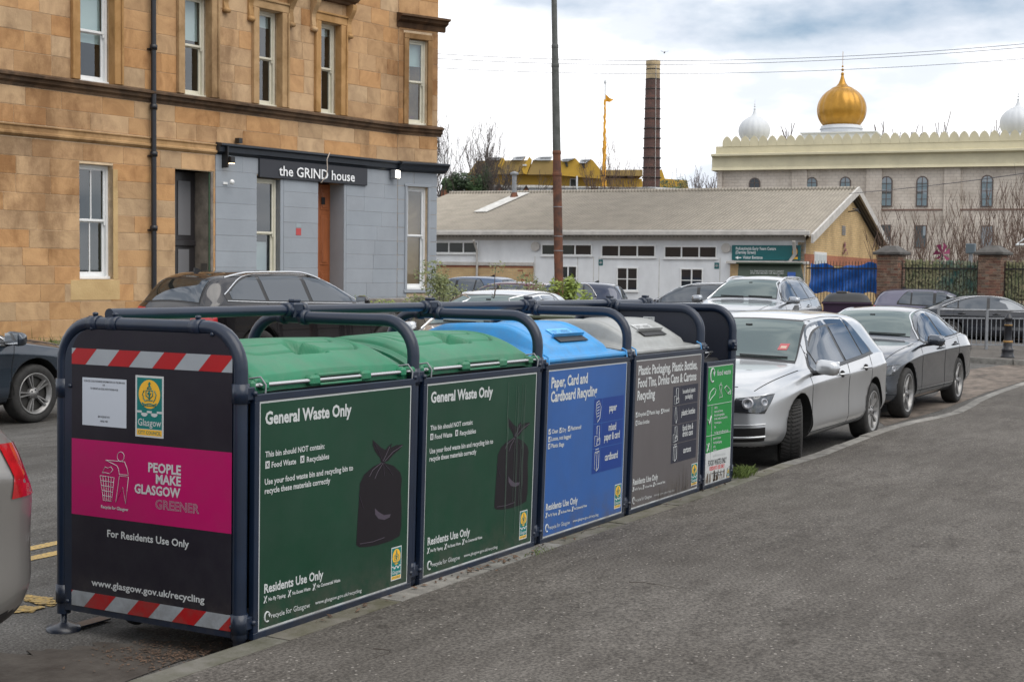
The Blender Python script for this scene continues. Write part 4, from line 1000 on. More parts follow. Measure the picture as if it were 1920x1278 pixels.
    b = MB(); rows = [[hit((0, -.52 + 1.04 * i / 12, zg - .27 + .13 * j / 3), (1, 0, 0), .003) for i in range(13)] for j in range(4)]
    if all(p for r in rows for p in r): b.grid(rows); build(b, 'lower_intake', M['blacktrim'])
    for s in (-1, 1):
        b = MB(); ok = True; rows = []
        for j in range(4):
            rows.append([hit((.0 + .2 * i / 6, s * (.50 + .24 * i / 6), zg - .29 + .13 * j / 3 + .02 * i / 6), (.85, -s * .5, 0), .004) for i in range(7)])
        if all(p for r in rows for p in r):
            b.grid(rows); io = build(b, 'corner_intake', M['blacktrim'])
            b = MB(); b.tube([p + Vector((-.006, s * .004, .0)) for p in rows[1]], .012, 5); b.tube([p + Vector((-.004, s * .004, .03)) for p in rows[3]], .005, 4); build(b, 'intake_bar', paint_m, io)
    # roof rails
    if rails:
        for s in (-1, 1):
            b = MB(); P = []
            x0, x1 = T['bot'][0][0] + .62, T['bot'][-1][0] - .15
            for i in range(15):
                u = i / 14; x = x0 + (x1 - x0) * u; h = bv.ray_cast(Vector((x, s * (T['rows'][9][6] - .035), 3)), Vector((0, 0, -1))); P.append(h[0] + Vector((0, 0, .052 * min(1, 5 * u, 5 * (1 - u)) + .004)))
            b.tube(P, .017, 6); build(b, 'roof_rail', M[rails])
    # aerial
    b = MB(); h = bv.ray_cast(Vector((T['bot'][-1][0] - .15, 0, 3)), Vector((0, 0, -1)))
    b.prism([h[0] + Vector(v) for v in ((-.09, -.02, -.01), (.08, -.02, -.01), (.075, -.012, .055), (.03, -.012, .05))], (0, .035, 0)); build(b, 'aerial', M['blacktrim'])
    # wheels
    for wi, wx in enumerate(T['wx']):
        for s in sides:
            wh = bpy.data.objects.new('wheel', None); COL.objects.link(wh); wh.parent = t; wh.location = S @ Vector((wx, s * (ymax - .125), R))
            wh.rotation_euler = (0, 0, steer if wi == 0 else 0)
            k = s; T0 = Matrix.Rotation(R_(90) * (-s) * -1 * -1, 4, 'X')   # +z of the lathe points outwards
            T0 = Matrix.Rotation(R_(90) if s < 0 else R_(-90), 4, 'X')
            rr = R * rimr
            b = MB(); b.lathe([(rr, -.10), (rr + .02, -.105), (R - .045, -.108), (R - .015, -.10), (R, -.075), (R, .075), (R - .015, .10), (R - .045, .109), (rr + .02, .107), (rr, .10)], 40, T0, cap=False)
            for kk in range(-3, 4):
                b.lathe([(R + .001, kk * .021 - .0035), (R + .0035, kk * .021 - .003), (R + .0035, kk * .021 + .003), (R + .001, kk * .021 + .0035)], 40, T0, cap=False) if abs(steer) > 0 and wi == 0 else None
            if abs(steer) > 0 and wi == 0:
                for q in range(52):
                    an = 2 * math.pi * q / 52
                    for sg in (-1, 1):
                        TT = T0 @ Matrix.Rotation(an, 4, 'Z') @ Matrix.Translation((R + .002, 0, sg * .05)) @ Matrix.Rotation(sg * .35, 4, 'X'); b.box(-.003, .006, -.011, .011, -.045, .045, 0, TT)
            b.build('tyre', M['tyre'], wh).matrix_basis = Matrix.Diagonal(scale).to_4x4() if scale != (1, 1, 1) else Matrix()
            b = MB(); b.lathe([(.001, .02), (rr * .8, .02), (rr - .01, .03)], 28, T0); b.build('brake_disc', M['brake'], wh)
            b = MB(); b.lathe([(rr - .035, .06), (rr - .018, .085), (rr - .004, .104), (rr + .006, .104), (rr + .004, .06), (rr - .03, .0)], 36, T0, cap=False)
            b.lathe([(.001, .092), (.026, .090), (.032, .082), (.06, .078), (.072, .062), (.072, .03)], 20, T0, cap=False)
            for q in range(spokes):
                an = 2 * math.pi * q / spokes
                if style == 'pairs': an = 2 * math.pi * (q // 2) / (spokes / 2) + (.12 if q % 2 else -.12)
                wd0, wd1 = (.012, .030) if spokes >= 10 else (.030, .022)
                if style == 'five': wd0, wd1 = .045, .018
                if style == 'pairs': wd0, wd1 = .010, .014
                TT = T0 @ Matrix.Rotation(an, 4, 'Z'); l0, l1 = .055, rr - .014
                vs = [(l0, -wd0, .05), (l0, wd0, .05), (l1, wd1, .05), (l1, -wd1, .05), (l0, -wd0 * .6, .078), (l0, wd0 * .6, .078), (l1, wd1 * .6, .092), (l1, -wd1 * .6, .092)]
                if style == 'pairs': 
                    pass
                b.add([TT @ Vector(v) for v in vs], [(0, 1, 5, 4), (1, 2, 6, 5), (2, 3, 7, 6), (3, 0, 4, 7), (4, 5, 6, 7)])
            b.build('rim', M[rim], wh)
            b = MB()
            for q in range(5):
                an = 2 * math.pi * (q + .5) / 5; b.lathe([(.001, .088), (.009, .088), (.010, .07)], 6, T0 @ Matrix.Translation((.047 * math.cos(an), .047 * math.sin(an), 0)))
            b.build('wheel_bolts', M['lamp_dark'], wh)
    return t, hit, build, S, bv
P_SIL = paint('silver_car_paint', (.52, .535, .55), .7, .3)
P_GREY = paint('iron_grey_car_paint', (.075, .088, .108), .75, .20)
P_DARK = paint('black_brown_car_paint', (.009, .008, .010), .3, .16)
P_BLUE = paint('steel_blue_car_paint', (.030, .042, .060), .4, .24)
P_NAVY = paint('navy_car_paint', (.012, .022, .055), .4, .22)
P_BEIGE = paint('warm_grey_car_paint', (.24, .23, .215), .5, .34)
P_LBLUE = paint('mid_blue_car_paint', (.06, .10, .18), .6, .26)
P_RED = paint('maroon_car_paint', (.10, .010, .018), .4, .24)
P_VIO = paint('violet_grey_car_paint', (.12, .115, .165), .5, .28)
P_BLACK = paint('black_saloon_paint', (.006, .008, .014), .2, .16)
gl = lambda x, y, e=0: (x, y, gz(x, y) + e)

# silver hatchback at the kerb beyond the hub
t, hit, bld, S, bv = make_car('silver hatchback parked at the kerb right behind the bin hub with its front wheel turned', (12.46, 5.10, gz(13.5, 5) - .0), R_(-.3), HATCH, 'hatch', P_SIL, 'multi', trim='black', steer=R_(21), spokes=10, rimr=.69)
b = MB(); P = [hit((0, -.545 + .095 * i / 3, 1.075 + .06 * j / 2), (1, 0, 0), .0105) for j in range(3) for i in range(4)]
b.grid([P[0:4], P[4:8], P[8:12]]); o = bld(b, 'permit_disc', mat('red_permit', (.40, .09, .10), .5)); 
b = MB(); P = [hit((0, -.53 + .06 * i / 3, 1.09 + .022 * j / 1), (1, 0, 0), .012) for j in range(2) for i in range(4)]; b.grid([P[0:4], P[4:8]]); bld(b, 'permit_print', mat('faded_print', (.5, .38, .3), .5))
# grey saloon behind it
make_car('dark grey saloon with five-spoke alloys parked behind the silver hatchback', (18.12, 5.42, gz(20, 5)), R_(-1.2), SEDAN, 'sedan', P_GREY, 'five', trim='chrome', spokes=5, rimr=.74)
# big black SUV across the street
make_car('large black SUV with bright roof rails parked in front of the painted shop', (22.55, 15.35, 0), R_(180 - 7), SUV, 'suv', P_DARK, 'multi', rails='chrome', scale=(1.13, 1.045, 1.05), screen='car_glass')
# blue-grey car on the left
make_car('dark blue-grey car at the far left with twin-spoke alloy wheel', (12.28, 13.35, 0), R_(180), HATCH, 'hatch', P_BLUE, 'pairs', trim='chrome', spokes=10, rimr=.72, scale=(1.04, 1.0, 1.04))
# rear corner of the warm grey car in the near left corner
make_car('warm grey car at the lower left, only its tail with the red lamp in view', (4.22 - 4.72, 5.42, -.02), 0, SUV, 'suv', P_BEIGE, 'multi', trim='black', clad=True)
# silver crossover seen over the green bins
make_car('silver car with a dark bonnet reflection seen above the second green bin lid', (15.85, 9.8, 0), R_(13), HATCH, 'hatch', P_SIL, 'multi', trim='chrome', scale=(1.02, 1.0, 1.03))
# silver SUV seen over the hub
make_car('silver grey SUV facing the camera in front of the green textile bank', (26.65, 10.1, .06), R_(3), SUV, 'suv', paint('silver_grey_suv_paint', (.33, .35, .38), .7, .25), 'multi', trim='chrome', rails='chrome')
# yard cars
def yard_car(label, x, y, D, h, T, key, pm, z=0., **k):
    p = at_depth(x, y, D); rz = R_(h - 180); c = Vector((math.cos(rz), math.sin(rz), 0)) * (T['L'] / 2); p.z = 0
    q = p - c; return make_car(label, (q.x, q.y, z), rz, T, key, pm, 'multi', **k)
yard_car('navy hatchback with red tail lamp parked against the white nursery wall', 1045, 545, 43, 92 + 14, HATCH, 'hatch', P_NAVY, trim='chrome')
yard_car('long dark estate parked behind the silver grey SUV', 1300, 545, 36, 92 + 12, SUV, 'suv', paint('dark_estate_paint', (.05, .055, .07), .6, .25), z=-.12, trim='chrome', rails='chrome')
yard_car('mid blue hatchback parked at the nursery brick wall', 862, 540, 47, 94, HATCH, 'hatch', P_LBLUE, z=.12, trim='black')
yard_car('maroon car half hidden between the shrubs', 935, 540, 44, 98, HATCH, 'hatch', P_RED, z=-.02, trim='black')
yard_car('black saloon with chrome window line parked behind the railings', 1885, 600, 41.5, -80, SEDAN, 'sedan', P_BLACK, z=-.22, trim='chrome', scale=(1.06, 1.0, 1.0))
yard_car('violet grey hatchback parked beyond the black saloon', 1772, 560, 43.6, -82, HATCH, 'hatch', P_VIO, z=-.10, trim='black')
split_late = []
# ------------------------------------------------------------------ communal bin hub
KX = [(5.0, .008), (6.45, .030), (7.9, .056), (9.2, .056), (10.7, .045), (11.4, .045)]
def hubwarp(v): return Vector((v.x + interp(KX, v.x) * (v.z - .06), v.y, v.z - .006 * (v.x - 5.0)))
def canon(p):
    x = p.x; z = p.z
    for _ in range(4): z = p.z + .006 * (x - 5.0); x = p.x - interp(KX, x) * (z - .06)
    return Vector((x, p.y, z))
YF = 4.165; XE = 4.985
HLOC = Vector((5.0, 4.2, gz(5, 4.2)))
hub = thing('bin_hub', 'long steel framed communal bin hub with printed panels standing in the road against the kerb', 'bin hub', HLOC)
def hb(b, name, m, parent=None, fixn=False):
    b.warp(lambda v: hubwarp(v) - HLOC); o = b.build(name, m, parent or hub)
    if fixn: fix_normals(o)
    return o
def arc(cy, cz, r, a0, a1, X, n=8): return [(X, cy + r * math.cos(R_(a0 + (a1 - a0) * i / n)), cz + r * math.sin(R_(a0 + (a1 - a0) * i / n))) for i in range(n + 1)]
HX = [5.03, 6.437, 7.838, 9.19, 10.625, 11.355]; YR0, YR1 = 4.215, 5.33; RT_ = .19
ZT_ = [1.500, 1.508, 1.508, 1.512, 1.52, 1.515]
PR = .0335
for i, X in enumerate(HX):
    zt = ZT_[i]; b = MB()
    path = [(X, YR0, .085), (X, YR0, zt - RT_)] + arc(YR0 + RT_, zt - RT_, RT_, 180, 90, X)[1:] + arc(YR1 - RT_, zt - RT_, RT_, 90, 0, X) + [(X, YR1, .06)]
    b.tube(path, PR, 14); o = hb(b, 'hoop', M['navy'])
    b = MB()
    for y, z in ((YR0, 1.205), (YR0, .15), (YR1, 1.18), (YR1, .16)):
        b.lathe([(PR, -.045), (PR + .007, -.045), (PR + .007, .045), (PR, .045)], 14, Matrix.Translation((X, y, z)))
        if y == YR0:
            for dx in (.055, -.055) if 0 < i < 5 else ((.055,) if i == 0 else (-.055,)):
                b.bbox(X + min(0, dx), X + max(0, dx), y - PR - .006, y - .015, z - .03, z + .03, .004)
                b.lathe([(.012, 0), (.012, .012), (.004, .016)], 8, Matrix.Translation((X + dx * .85, y - PR - .006, z)) @ Matrix.Rotation(R_(90), 4, 'X'))
    hb(b, 'collar', M['navy'], o)
# cross sleeves on the end hoops
b = MB()
for y in (4.47, 4.99, 5.12):
    T0 = Matrix.Translation((HX[0], y, ZT_[0])) @ Matrix.Rotation(R_(90), 4, 'X'); b.lathe([(PR, -.03), (PR + .006, -.03), (PR + .006, .03), (PR, .03)], 14, T0)
    b.lathe([(.008, 0), (.014, .004), (.014, .014), (.006, .018)], 8, Matrix.Translation((HX[0], y, ZT_[0] + PR + .004)))
T0 = Matrix.Rotation(R_(90), 4, 'X'); hb(b, 'sleeve', M['navy'])
YL = 5.03; ZL = 1.545
b = MB(); b.tube([(HX[0], YL, ZL), (HX[2], YL, ZL + .006), (HX[4], YL, ZL + .004), (HX[5], YL, ZL)], .030, 14); hb(b, 'top_rail', M['navy'])
b = MB(); b.tube([(HX[0], YR1, .25), (HX[5], YR1, .25)], .022, 8); b.tube([(HX[0], YR1, .95), (HX[5], YR1, .95)], .022, 8); hb(b, 'rear_rail', M['navy'])
for i in range(1, 6):
    X = HX[i]; b = MB()
    b.bbox(X - .042, X + .042, YL - .038, YL + .038, 1.495, 1.592, .012)
    for dx in (-.07, .07): b.lathe([(.030, -.022), (.041, -.022), (.043, 0), (.041, .022), (.030, .022)], 14, Matrix.Translation((X + dx, YL, ZL + .004)) @ Matrix.Rotation(R_(90), 4, 'Y'))
    for dy in (-.075, .075): b.lathe([(PR - .002, -.022), (PR + .009, -.022), (PR + .009, .022), (PR - .002, .022)], 14, Matrix.Translation((X, YL + dy, ZT_[i])) @ Matrix.Rotation(R_(90), 4, 'X'))
    b.bbox(X - .03, X + .03, YL - .026, YL + .026, 1.592, 1.61, .006)
    hb(b, 'clamp', M['navy'])
# levelling feet
for i, X in enumerate(HX):
    for y in (YR0, YR1):
        b = MB(); z0 = .0 if y > 4.3 else -.0
        if y == YR0: b.lathe([(.03, .0), (.03, .075), (.038, .08), (.038, .12)], 12, Matrix.Translation((X, y, .0)))
        else:
            b.lathe([(.085, -.03), (.085, -.012), (.06, .0), (.03, .012), (.016, .014), (.016, .10)], 20, Matrix.Translation((X, y, .0)))
            if i == 0: b.bbox(X + .0, X + .25, y - .07, y + .01, -.018, -.01, .002)
        hb(b, 'foot', M['navy'])
# ---- print helpers on the long side
def C(x, y): return canon(on_y(x, y, 4.2))
def outline_rect(b, u0, u1, z0, z1, t, y, mi=0):
    b.box(u0, u1, y, y + .002, z0, z0 + t, mi); b.box(u0, u1, y, y + .002, z1 - t, z1, mi); b.box(u0, u0 + t, y, y + .002, z0 + t, z1 - t, mi); b.box(u1 - t, u1, y, y + .002, z0 + t, z1 - t, mi)
def rect(b, u0, u1, z0, z1, y, mi=0): b.quad((u0, y, z0), (u1, y, z0), (u1, y, z1), (u0, y, z1), mi)
PAN = [(5.075, 6.395, 1.20, 'g_panel'), (6.478, 7.798, 1.196, 'g_panel'), (7.88, 9.15, 1.20, 'b_panel'), (9.232, 10.583, 1.202, 'y_panel'), (10.665, 11.315, 1.09, 'f_panel')]
PL = ['dark green general waste panel nearest the end plate', 'dark green general waste panel streaked with dried drips', 'blue paper and card recycling panel', 'grey plastics and cans recycling panel with rust streaks', 'bright green food waste panel']
panels = []
for i, (u0, u1, z1, mt) in enumerate(PAN):
    z0 = .066; b = MB(); t = .034
    for (a, c, e, f) in ((u0, u1, z0, z0 + t), (u0, u1, z1 - t, z1), (u0, u0 + t, z0 + t, z1 - t), (u1 - t, u1, z0 + t, z1 - t)): b.bbox(a, c, YF + .002, YF + .035, e, f, .003)
    fr = hb(b, 'side_panel', M['navy']); fr['label'] = PL[i]
    b = MB(); b.box(u0 + t, u1 - t, YF + .008, YF + .02, z0 + t, z1 - t); hb(b, 'panel_border', M['print_pale'], fr)
    b = MB(); e = t + .010; 
    if i < 4: rect(b, u0 + e, u1 - e, z0 + e, z1 - e, YF + .0068)
    else: rect(b, u0 + e, u1 - e, z0 + e + .245, z1 - e, YF + .0068); rect(b, u0 + e, u1 - e, z0 + e, z0 + e + .245, YF + .0068, 1)
    hb(b, 'printed_sheet', [M[mt], M['print_pale']], fr); panels.append(fr)
    if i == 4:
        b = MB(); r_ = random.Random(2)
        for _ in range(50):
            x = r_.uniform(u0 + .05, u1 - .05); h_ = r_.uniform(.01, .09) ; rect(b, x, x + r_.uniform(.004, .02), z0 + e, z0 + e + h_, YF + .0064)
        hb(b, 'dirt_splash', mat('brown_splash', (.16, .115, .08), .8, 0, .4, 20), fr)
YP = YF + .0062
def T_(panel, s, x0, y0, x1, y1, cap, m='print_white', bold=.0, shift=0., outline=False):
    a, c = C(x0, y0), C(x1, y1); a.x += shift; c.x += shift; a.y = c.y = YP
    cw = cap
    b = text_mb(s, a, c, (0, 0, 1), (0, -1, 0), cw, thick=.0006, bold=bold * .8 + .010, outline=outline); return hb(b, 'lettering', M[m], panel)
def box_sq(b, p, s, y=YP - .0004, kind='x'):
    rect(b, p.x, p.x + s, p.z, p.z + s * 1.15, y)
    if kind == 'x':
        for d in (1, -1): b.tube([(p.x + s * .28, y - .0006, p.z + s * (.58 - .3 * d)), (p.x + s * .72, y - .0006, p.z + s * (.58 + .3 * d))], .0022, 4, mi=1)
    else: b.tube([(p.x + s * .22, y - .0006, p.z + s * .55), (p.x + s * .45, y - .0006, p.z + s * .28), (p.x + s * .85, y - .0006, p.z + s * .95)], .0022, 4, mi=1)
def logo(parent, u0, u1, z0, z1, T):
    """city crest sticker in its own (u, z) frame mapped by T(u, z, lift)"""
    b = MB(); W_, H_ = u1 - u0, z1 - z0
    q = lambda a, c, d, e, l, mi: b.add([T(u0 + W_ * a, z0 + H_ * d, l), T(u0 + W_ * c, z0 + H_ * d, l), T(u0 + W_ * c, z0 + H_ * e, l), T(u0 + W_ * a, z0 + H_ * e, l)], [(0, 1, 2, 3)], mi)
    q(0, 1, 0, 1, .0008, 0); q(.06, .94, .135, .965, .0012, 1); q(.06, .94, .03, .125, .0012, 2)
    cx, cz, rx, rz = .5, .70, .38, .235
    b.add([T(u0 + W_ * (cx + rx * math.cos(k * .262)), z0 + H_ * (cz + rz * math.sin(k * .262)), .0016) for k in range(24)], [tuple(range(24))], 2)
    # white band with scallops
    for k in range(5):
        a = .06 + k * .176; q(a, a + .176, .372 if k % 2 else .395, .43 if k % 2 == 0 else .395, .0016, 0) if True else None
    for k in (1, 3):
        c_ = .06 + k * .176 + .088; b.add([T(u0 + W_ * (c_ + .12 * math.cos(-j * .393)), z0 + H_ * (.385 + .05 * math.sin(-j * .393)), .002) for j in range(9)], [tuple(range(9))], 0)
    # crest drawing: shield, tree, bell, ribbon, supporters
    def line(P, r=.016, mi=1): b.tube([T(u0 + W_ * x, z0 + H_ * z, .0018) for x, z in P], r * W_, 4, mi=mi, cap=False)
    line([(.38, .76), (.62, .76), (.62, .68), (.5, .62), (.38, .68), (.38, .76)]); line([(.5, .64), (.5, .71)], .03); line([(.45, .71), (.5, .735), (.55, .71), (.45, .71)], .03)
    line([(.42, .79), (.46, .82), (.54, .82), (.58, .79), (.42, .79)]); line([(.5, .82), (.5, .90)], .03); line([(.46, .86), (.54, .88)])
    line([(.32, .76), (.26, .70), (.30, .62), (.36, .58)]); line([(.68, .76), (.74, .70), (.70, .62), (.64, .58)]); line([(.24, .56), (.34, .53), (.5, .55), (.66, .53), (.76, .56), (.70, .51), (.5, .515), (.30, .51), (.24, .56)]); line([(.38, .60), (.62, .60)])
    o_u = (T(1, 0, 0) - T(0, 0, 0)); n_ = (T(0, 0, 1) - T(0, 0, 0))
    for s, a, c, zz, cap, mi in (('Glasgow', .10, .92, .185, .115, 0), ('CITY COUNCIL', .10, .90, .05, .055, 1)):
        tb = text_mb(s, T(u0 + W_ * a, z0 + H_ * zz, 0), T(u0 + W_ * c, z0 + H_ * zz, 0), (0, 0, 1), n_, cap * H_ , mi=mi, thick=.0018, bold=.01); b.add(tb.v, tb.f, mi)
    return hb(b, 'crest_sticker', [M['print_white'], M['teal'], M['gold_print']], parent)
def swirl(b, c, r, y=YP - .0004, mi=0, tr=.18):
    P = [(c.x + r * .8 * math.cos(R_(a)), y, c.z + r * math.sin(R_(a))) for a in range(-60, -331, -18)]
    b.tube(P, r * tr, 5, mi=mi); e = P[-1]; b.poly([(e[0] - r * .4, y - .001, e[2] + r * .0), (e[0] + r * .05, y - .001, e[2] - r * .75), (e[0] + r * .45, y - .001, e[2] - r * .02)][::-1], mi)
def foot_block(panel, sh, full=True, m='print_white'):
    """closing lines shared by the panels"""
    T_(panel, 'Residents Use Only', 486, 1110, 597, 1082, .042, m, .02, sh)
    for s, x0, y0, x1, y1 in (('No Fly Tipping', 494, 1124.5, 526, 1116.5), ('No Excess Waste', 539, 1113, 573, 1104), ('No Commercial Waste', 585, 1100, 629, 1088)):
        T_(panel, s, x0, y0, x1, y1, .016, m, .02, sh)
    b = MB()
    for x, y in ((485.5, 1129), (531, 1117.5), (577.5, 1105)):
        p = C(x, y); p.x += sh
        b.tube([(p.x, YP - .0006, p.z), (p.x + .020, YP - .0006, p.z + .032)], .0032, 4); b.tube([(p.x + .002, YP - .0006, p.z + .032), (p.x + .017, YP - .0006, p.z)], .0028, 4)
    c = C(491.5, 1154); c.x += sh; swirl(b, c, .023); split_late.append(hb(b, 'printed_mark', M[m], panel))
    T_(panel, 'recycle', 499, 1156, 524.5, 1149.5, .022, m, .0, sh); T_(panel, 'for Glasgow', 527, 1148.5, 572, 1136.5, .026, m, -.012, sh)
    T_(panel, 'www.glasgow.gov.uk/recycling', 582, 1131.5, 669, 1107.5, .018, m, -.004, sh)
def general(panel, sh):
    T_(panel, 'General Waste Only', 488, 794.5, 650, 777, .058, bold=.028, shift=sh)
    T_(panel, 'This bin should NOT contain:', 488, 856, 599.5, 839.5, .026, bold=.014, shift=sh)
    T_(panel, 'Food Waste', 500, 875, 546, 868, .026, bold=.014, shift=sh); T_(panel, 'Recyclables', 566, 865, 608, 858.5, .026, bold=.014, shift=sh)
    T_(panel, 'Use your food waste bin and recycling bin to', 487, 907.5, 653, 880, .027, bold=.014, shift=sh)
    T_(panel, 'recycle these materials correctly', 487, 924.5, 610, 904, .027, bold=.014, shift=sh)
    b = MB()
    for x, y in ((488.3, 877.5), (554, 867)): p = C(x, y); p.x += sh; box_sq(b, p, .030)
    hb(b, 'tick_box', [M['print_white'], M['print_black']], panel)
    # tied refuse sack
    bag = [(690, 823), (700, 832), (706, 838), (714, 842), (719, 836), (727, 829), (724, 838), (735, 833), (748, 832), (740, 842), (728, 852), (720, 862), (712, 866), (730, 872), (742, 884), (745, 896), (743, 920), (744.5, 950), (744, 985), (741, 1003), (725, 1012), (700, 1020), (680, 1023.5), (665, 1024), (659, 1020), (661, 985), (664, 940), (666, 905), (674, 888), (690, 874), (706, 866), (704, 858), (695, 846), (690, 834)]
    b = MB(); P = [C(x, y) for x, y in bag]; b.add([(p.x + sh, YP - .0003, p.z) for p in P], [tuple(range(len(P)))[::-1]])
    bg = hb(b, 'sack_print', M['bag'], panel)
    b = MB()
    for ln in ([(692, 826), (702, 845), (709, 864)], [(746, 834), (728, 846), (712, 864)], [(722, 836), (716, 850), (709, 864)], [(707, 866), (690, 880), (684, 892)], [(709, 867), (700, 882), (694, 896)], [(711, 867), (722, 880), (728, 890)], [(710, 867), (712, 890)], [(664, 925), (669, 940), (673, 952)], [(666, 1018), (690, 1014), (712, 1006)]):
        b.tube([(C(x, y).x + sh, YP - .0007, C(x, y).z) for x, y in ln], .0016, 4)
    moon = [(694, 951), (701, 958), (711, 964), (724, 962), (722, 968), (712, 973), (701, 971), (695, 963)]
    b.add([(C(x, y).x + sh, YP - .0006, C(x, y).z) for x, y in moon], [tuple(range(8))[::-1]])
    hb(b, 'sack_crease', M['bag_line'], bg)['kind'] = 'stuff'
    foot_block(panel, sh)
    a, c = C(724, 1088.5), C(745, 1020); T = lambda u, z, l: Vector((u, YP - l, z)); logo(panel, a.x + sh, c.x + sh - .003, C(724, 1088).z, C(724, 1026).z, T)
general(panels[0], 0); general(panels[1], PAN[1][0] - PAN[0][0])
# dried drips on the second green panel
b = MB(); r_ = random.Random(9)
for k in range(11):
    x = 7.40 + r_.random() * .3; z1 = 1.14 - r_.random() * .25; z0 = r_.uniform(.12, .6); P = [(x + r_.gauss(0, .002), YP - .0012, z1 + (z0 - z1) * i / 8) for i in range(9)]; b.tube(P, r_.uniform(.0006, .0014), 4)
hb(b, 'dried_drips', mat('dried_milk_drips', (.085, .13, .105), .6), panels[1])
# paper panel
p3 = panels[2]; W3 = PAN[2]
T_(p3, 'Paper, Card and', 1026, 726.5, 1094.5, 716.5, .066, bold=.028); T_(p3, 'Cardboard Recycling', 1025, 753, 1112, 740, .066, bold=.028)
for s, x0, y0, x1, y1 in (('Clean', 1027, 812, 1038.5, 810), ('Dry', 1047, 809, 1054, 807.5), ('Flattened', 1062.5, 806, 1082, 802.5), ('Loose, not bagged', 1026, 825.5, 1063, 820), ('Plastic Bags', 1026, 838.5, 1050, 835)): T_(p3, s, x0, y0, x1, y1, .026, bold=.012)
b = MB()
for x, y, k in ((1020.8, 814, 'v'), (1041.5, 811, 'v'), (1057.3, 808, 'v'), (1020.3, 828, 'v'), (1019.8, 841, 'x')): box_sq(b, C(x, y), .030, kind=k)
hb(b, 'tick_box', [M['print_white'], M['b_dark']], p3)
def table(panel, tl, tr, bl, div, nrow, m, linem):
    a, c, d = C(*tl), C(*tr), C(*bl); u0, u1 = (a.x + d.x) / 2, c.x; z1, z0 = a.z, d.z; dv = C(*div).x; b = MB(); rect(b, u0, u1, z0, z1, YP - .0003, 0)
    for k in range(1, nrow): z = z0 + (z1 - z0) * k / nrow; rect(b, u0, u1, z - .0025, z + .0025, YP - .0007, 1)
    rect(b, dv - .0025, dv + .0025, z0, z1, YP - .0008, 1); hb(b, 'printed_table', [M[m], M[linem]], panel); return u0, dv, u1, z0, z1
u0, dv, u1, z0, z1 = table(p3, (1107.5, 748), (1163, 739), (1101.6, 888), (1122.5, 745), 3, 'b_dark', 'b_panel')
def ctext(panel, s, ua, ub, z, cap, w, bold=.02, m='print_white'):
    um = (ua + ub) / 2; b = text_mb(s, (um - w / 2, YP - .0008, z), (um + w / 2, YP - .0008, z), (0, 0, 1), (0, -1, 0), cap, thick=.0006, bold=bold); hb(b, 'lettering', M[m], panel)
h = (z1 - z0) / 3
ctext(p3, 'paper', dv, u1, z1 - h * .58, .05, .12); ctext(p3, 'mixed', dv, u1, z0 + h * 1.62, .05, .12); ctext(p3, 'paper & card', dv, u1, z0 + h * 1.25, .05, .25); ctext(p3, 'cardboard', dv, u1, z0 + h * .42, .05, .21)
def icon(panel, ua, ub, za, zb, lines, r=.0022, m='print_white'):
    b = MB()
    for ln in lines: b.tube([(ua + (ub - ua) * x, YP - .001, za + (zb - za) * z) for x, z in ln], r, 4)
    hb(b, 'printed_icon', M[m], panel)
SH = [[(.3, .85), (.6, .92), (.85, .65), (.75, .2), (.45, .05), (.25, .5), (.3, .85)]] + [[(.36, .75 - k * .12), (.66, .80 - k * .12)] for k in range(5)]
BX = [[(.3, .85), (.8, .88), (.8, .2), (.55, .08), (.3, .18), (.3, .85)], [(.55, .8), (.55, .08)], [(.3, .85), (.55, .8), (.8, .88)], [(.35, .95), (.75, .97)]]
CN = [[(.2, .5), (.2, .1), (.5, .1), (.5, .5), (.2, .5)], [(.45, .55), (.45, .9), (.75, .9), (.75, .3), (.52, .3)], [(.55, .12), (.85, .15), (.85, .4), (.55, .35)]]
BT = [[(.4, .9), (.55, .9), (.6, .7), (.7, .3), (.6, .08), (.45, .1), (.35, .5), (.4, .9)]]
icon(p3, u0, dv, z1 - h, z1, SH); icon(p3, u0, dv, z0 + h, z0 + 2 * h, CN); icon(p3, u0, dv, z0, z0 + h, BX)
foot_block(p3, PAN[2][0] - PAN[0][0] - .01)
T = lambda u, z, l: Vector((u, YP - l, z))
logo(p3, C(1144, 955).x, C(1156, 955).x, C(1145, 953).z, C(1145, 908).z, T)
# plastics panel
p4 = panels[3]
T_(p4, 'Plastic Packaging, Plastic Bottles,', 1190, 702.5, 1301, 690.5, .066, bold=.024); T_(p4, 'Food Tins, Drinks Cans & Cartons', 1189, 726, 1299, 711.5, .066, bold=.024); T_(p4, 'Recycling', 1188, 749.5, 1221, 745, .066, bold=.024)
for s, x0, y0, x1, y1 in (('Emptied', 1190, 780, 1204.5, 777.5), ('Plastic bags', 1210.5, 776.5, 1230, 773.5), ('Rinsed', 1236.5, 772.5, 1248, 770.5), ('Glass bottles', 1189, 795.5, 1210.5, 792)): T_(p4, s, x0, y0, x1, y1, .028, bold=.012)
b = MB()
for x, y, k in ((1185, 782, 'v'), (1206, 778.5, 'x'), (1232.5, 775, 'v'), (1184.6, 797.5, 'x')): box_sq(b, C(x, y), .032, kind=k)
hb(b, 'tick_box', [M['print_white'], M['y_dark']], p4)
u0, dv, u1, z0, z1 = table(p4, (1255.8, 725), (1302.6, 719), (1251.3, 868.6), (1268.5, 722), 4, 'y_dark', 'y_panel'); h = (z1 - z0) / 4
ctext(p4, 'household plastic', dv, u1, z1 - h * .42, .034, .26); ctext(p4, 'packaging', dv, u1, z1 - h * .72, .034, .15); ctext(p4, 'plastic bottles', dv, u1, z0 + h * 2.42, .046, .28); ctext(p4, 'food tins &', dv, u1, z0 + h * 1.6, .046, .22); ctext(p4, 'drink cans', dv, u1, z0 + h * 1.28, .046, .21); ctext(p4, 'cartons', dv, u1, z0 + h * .4, .046, .16)
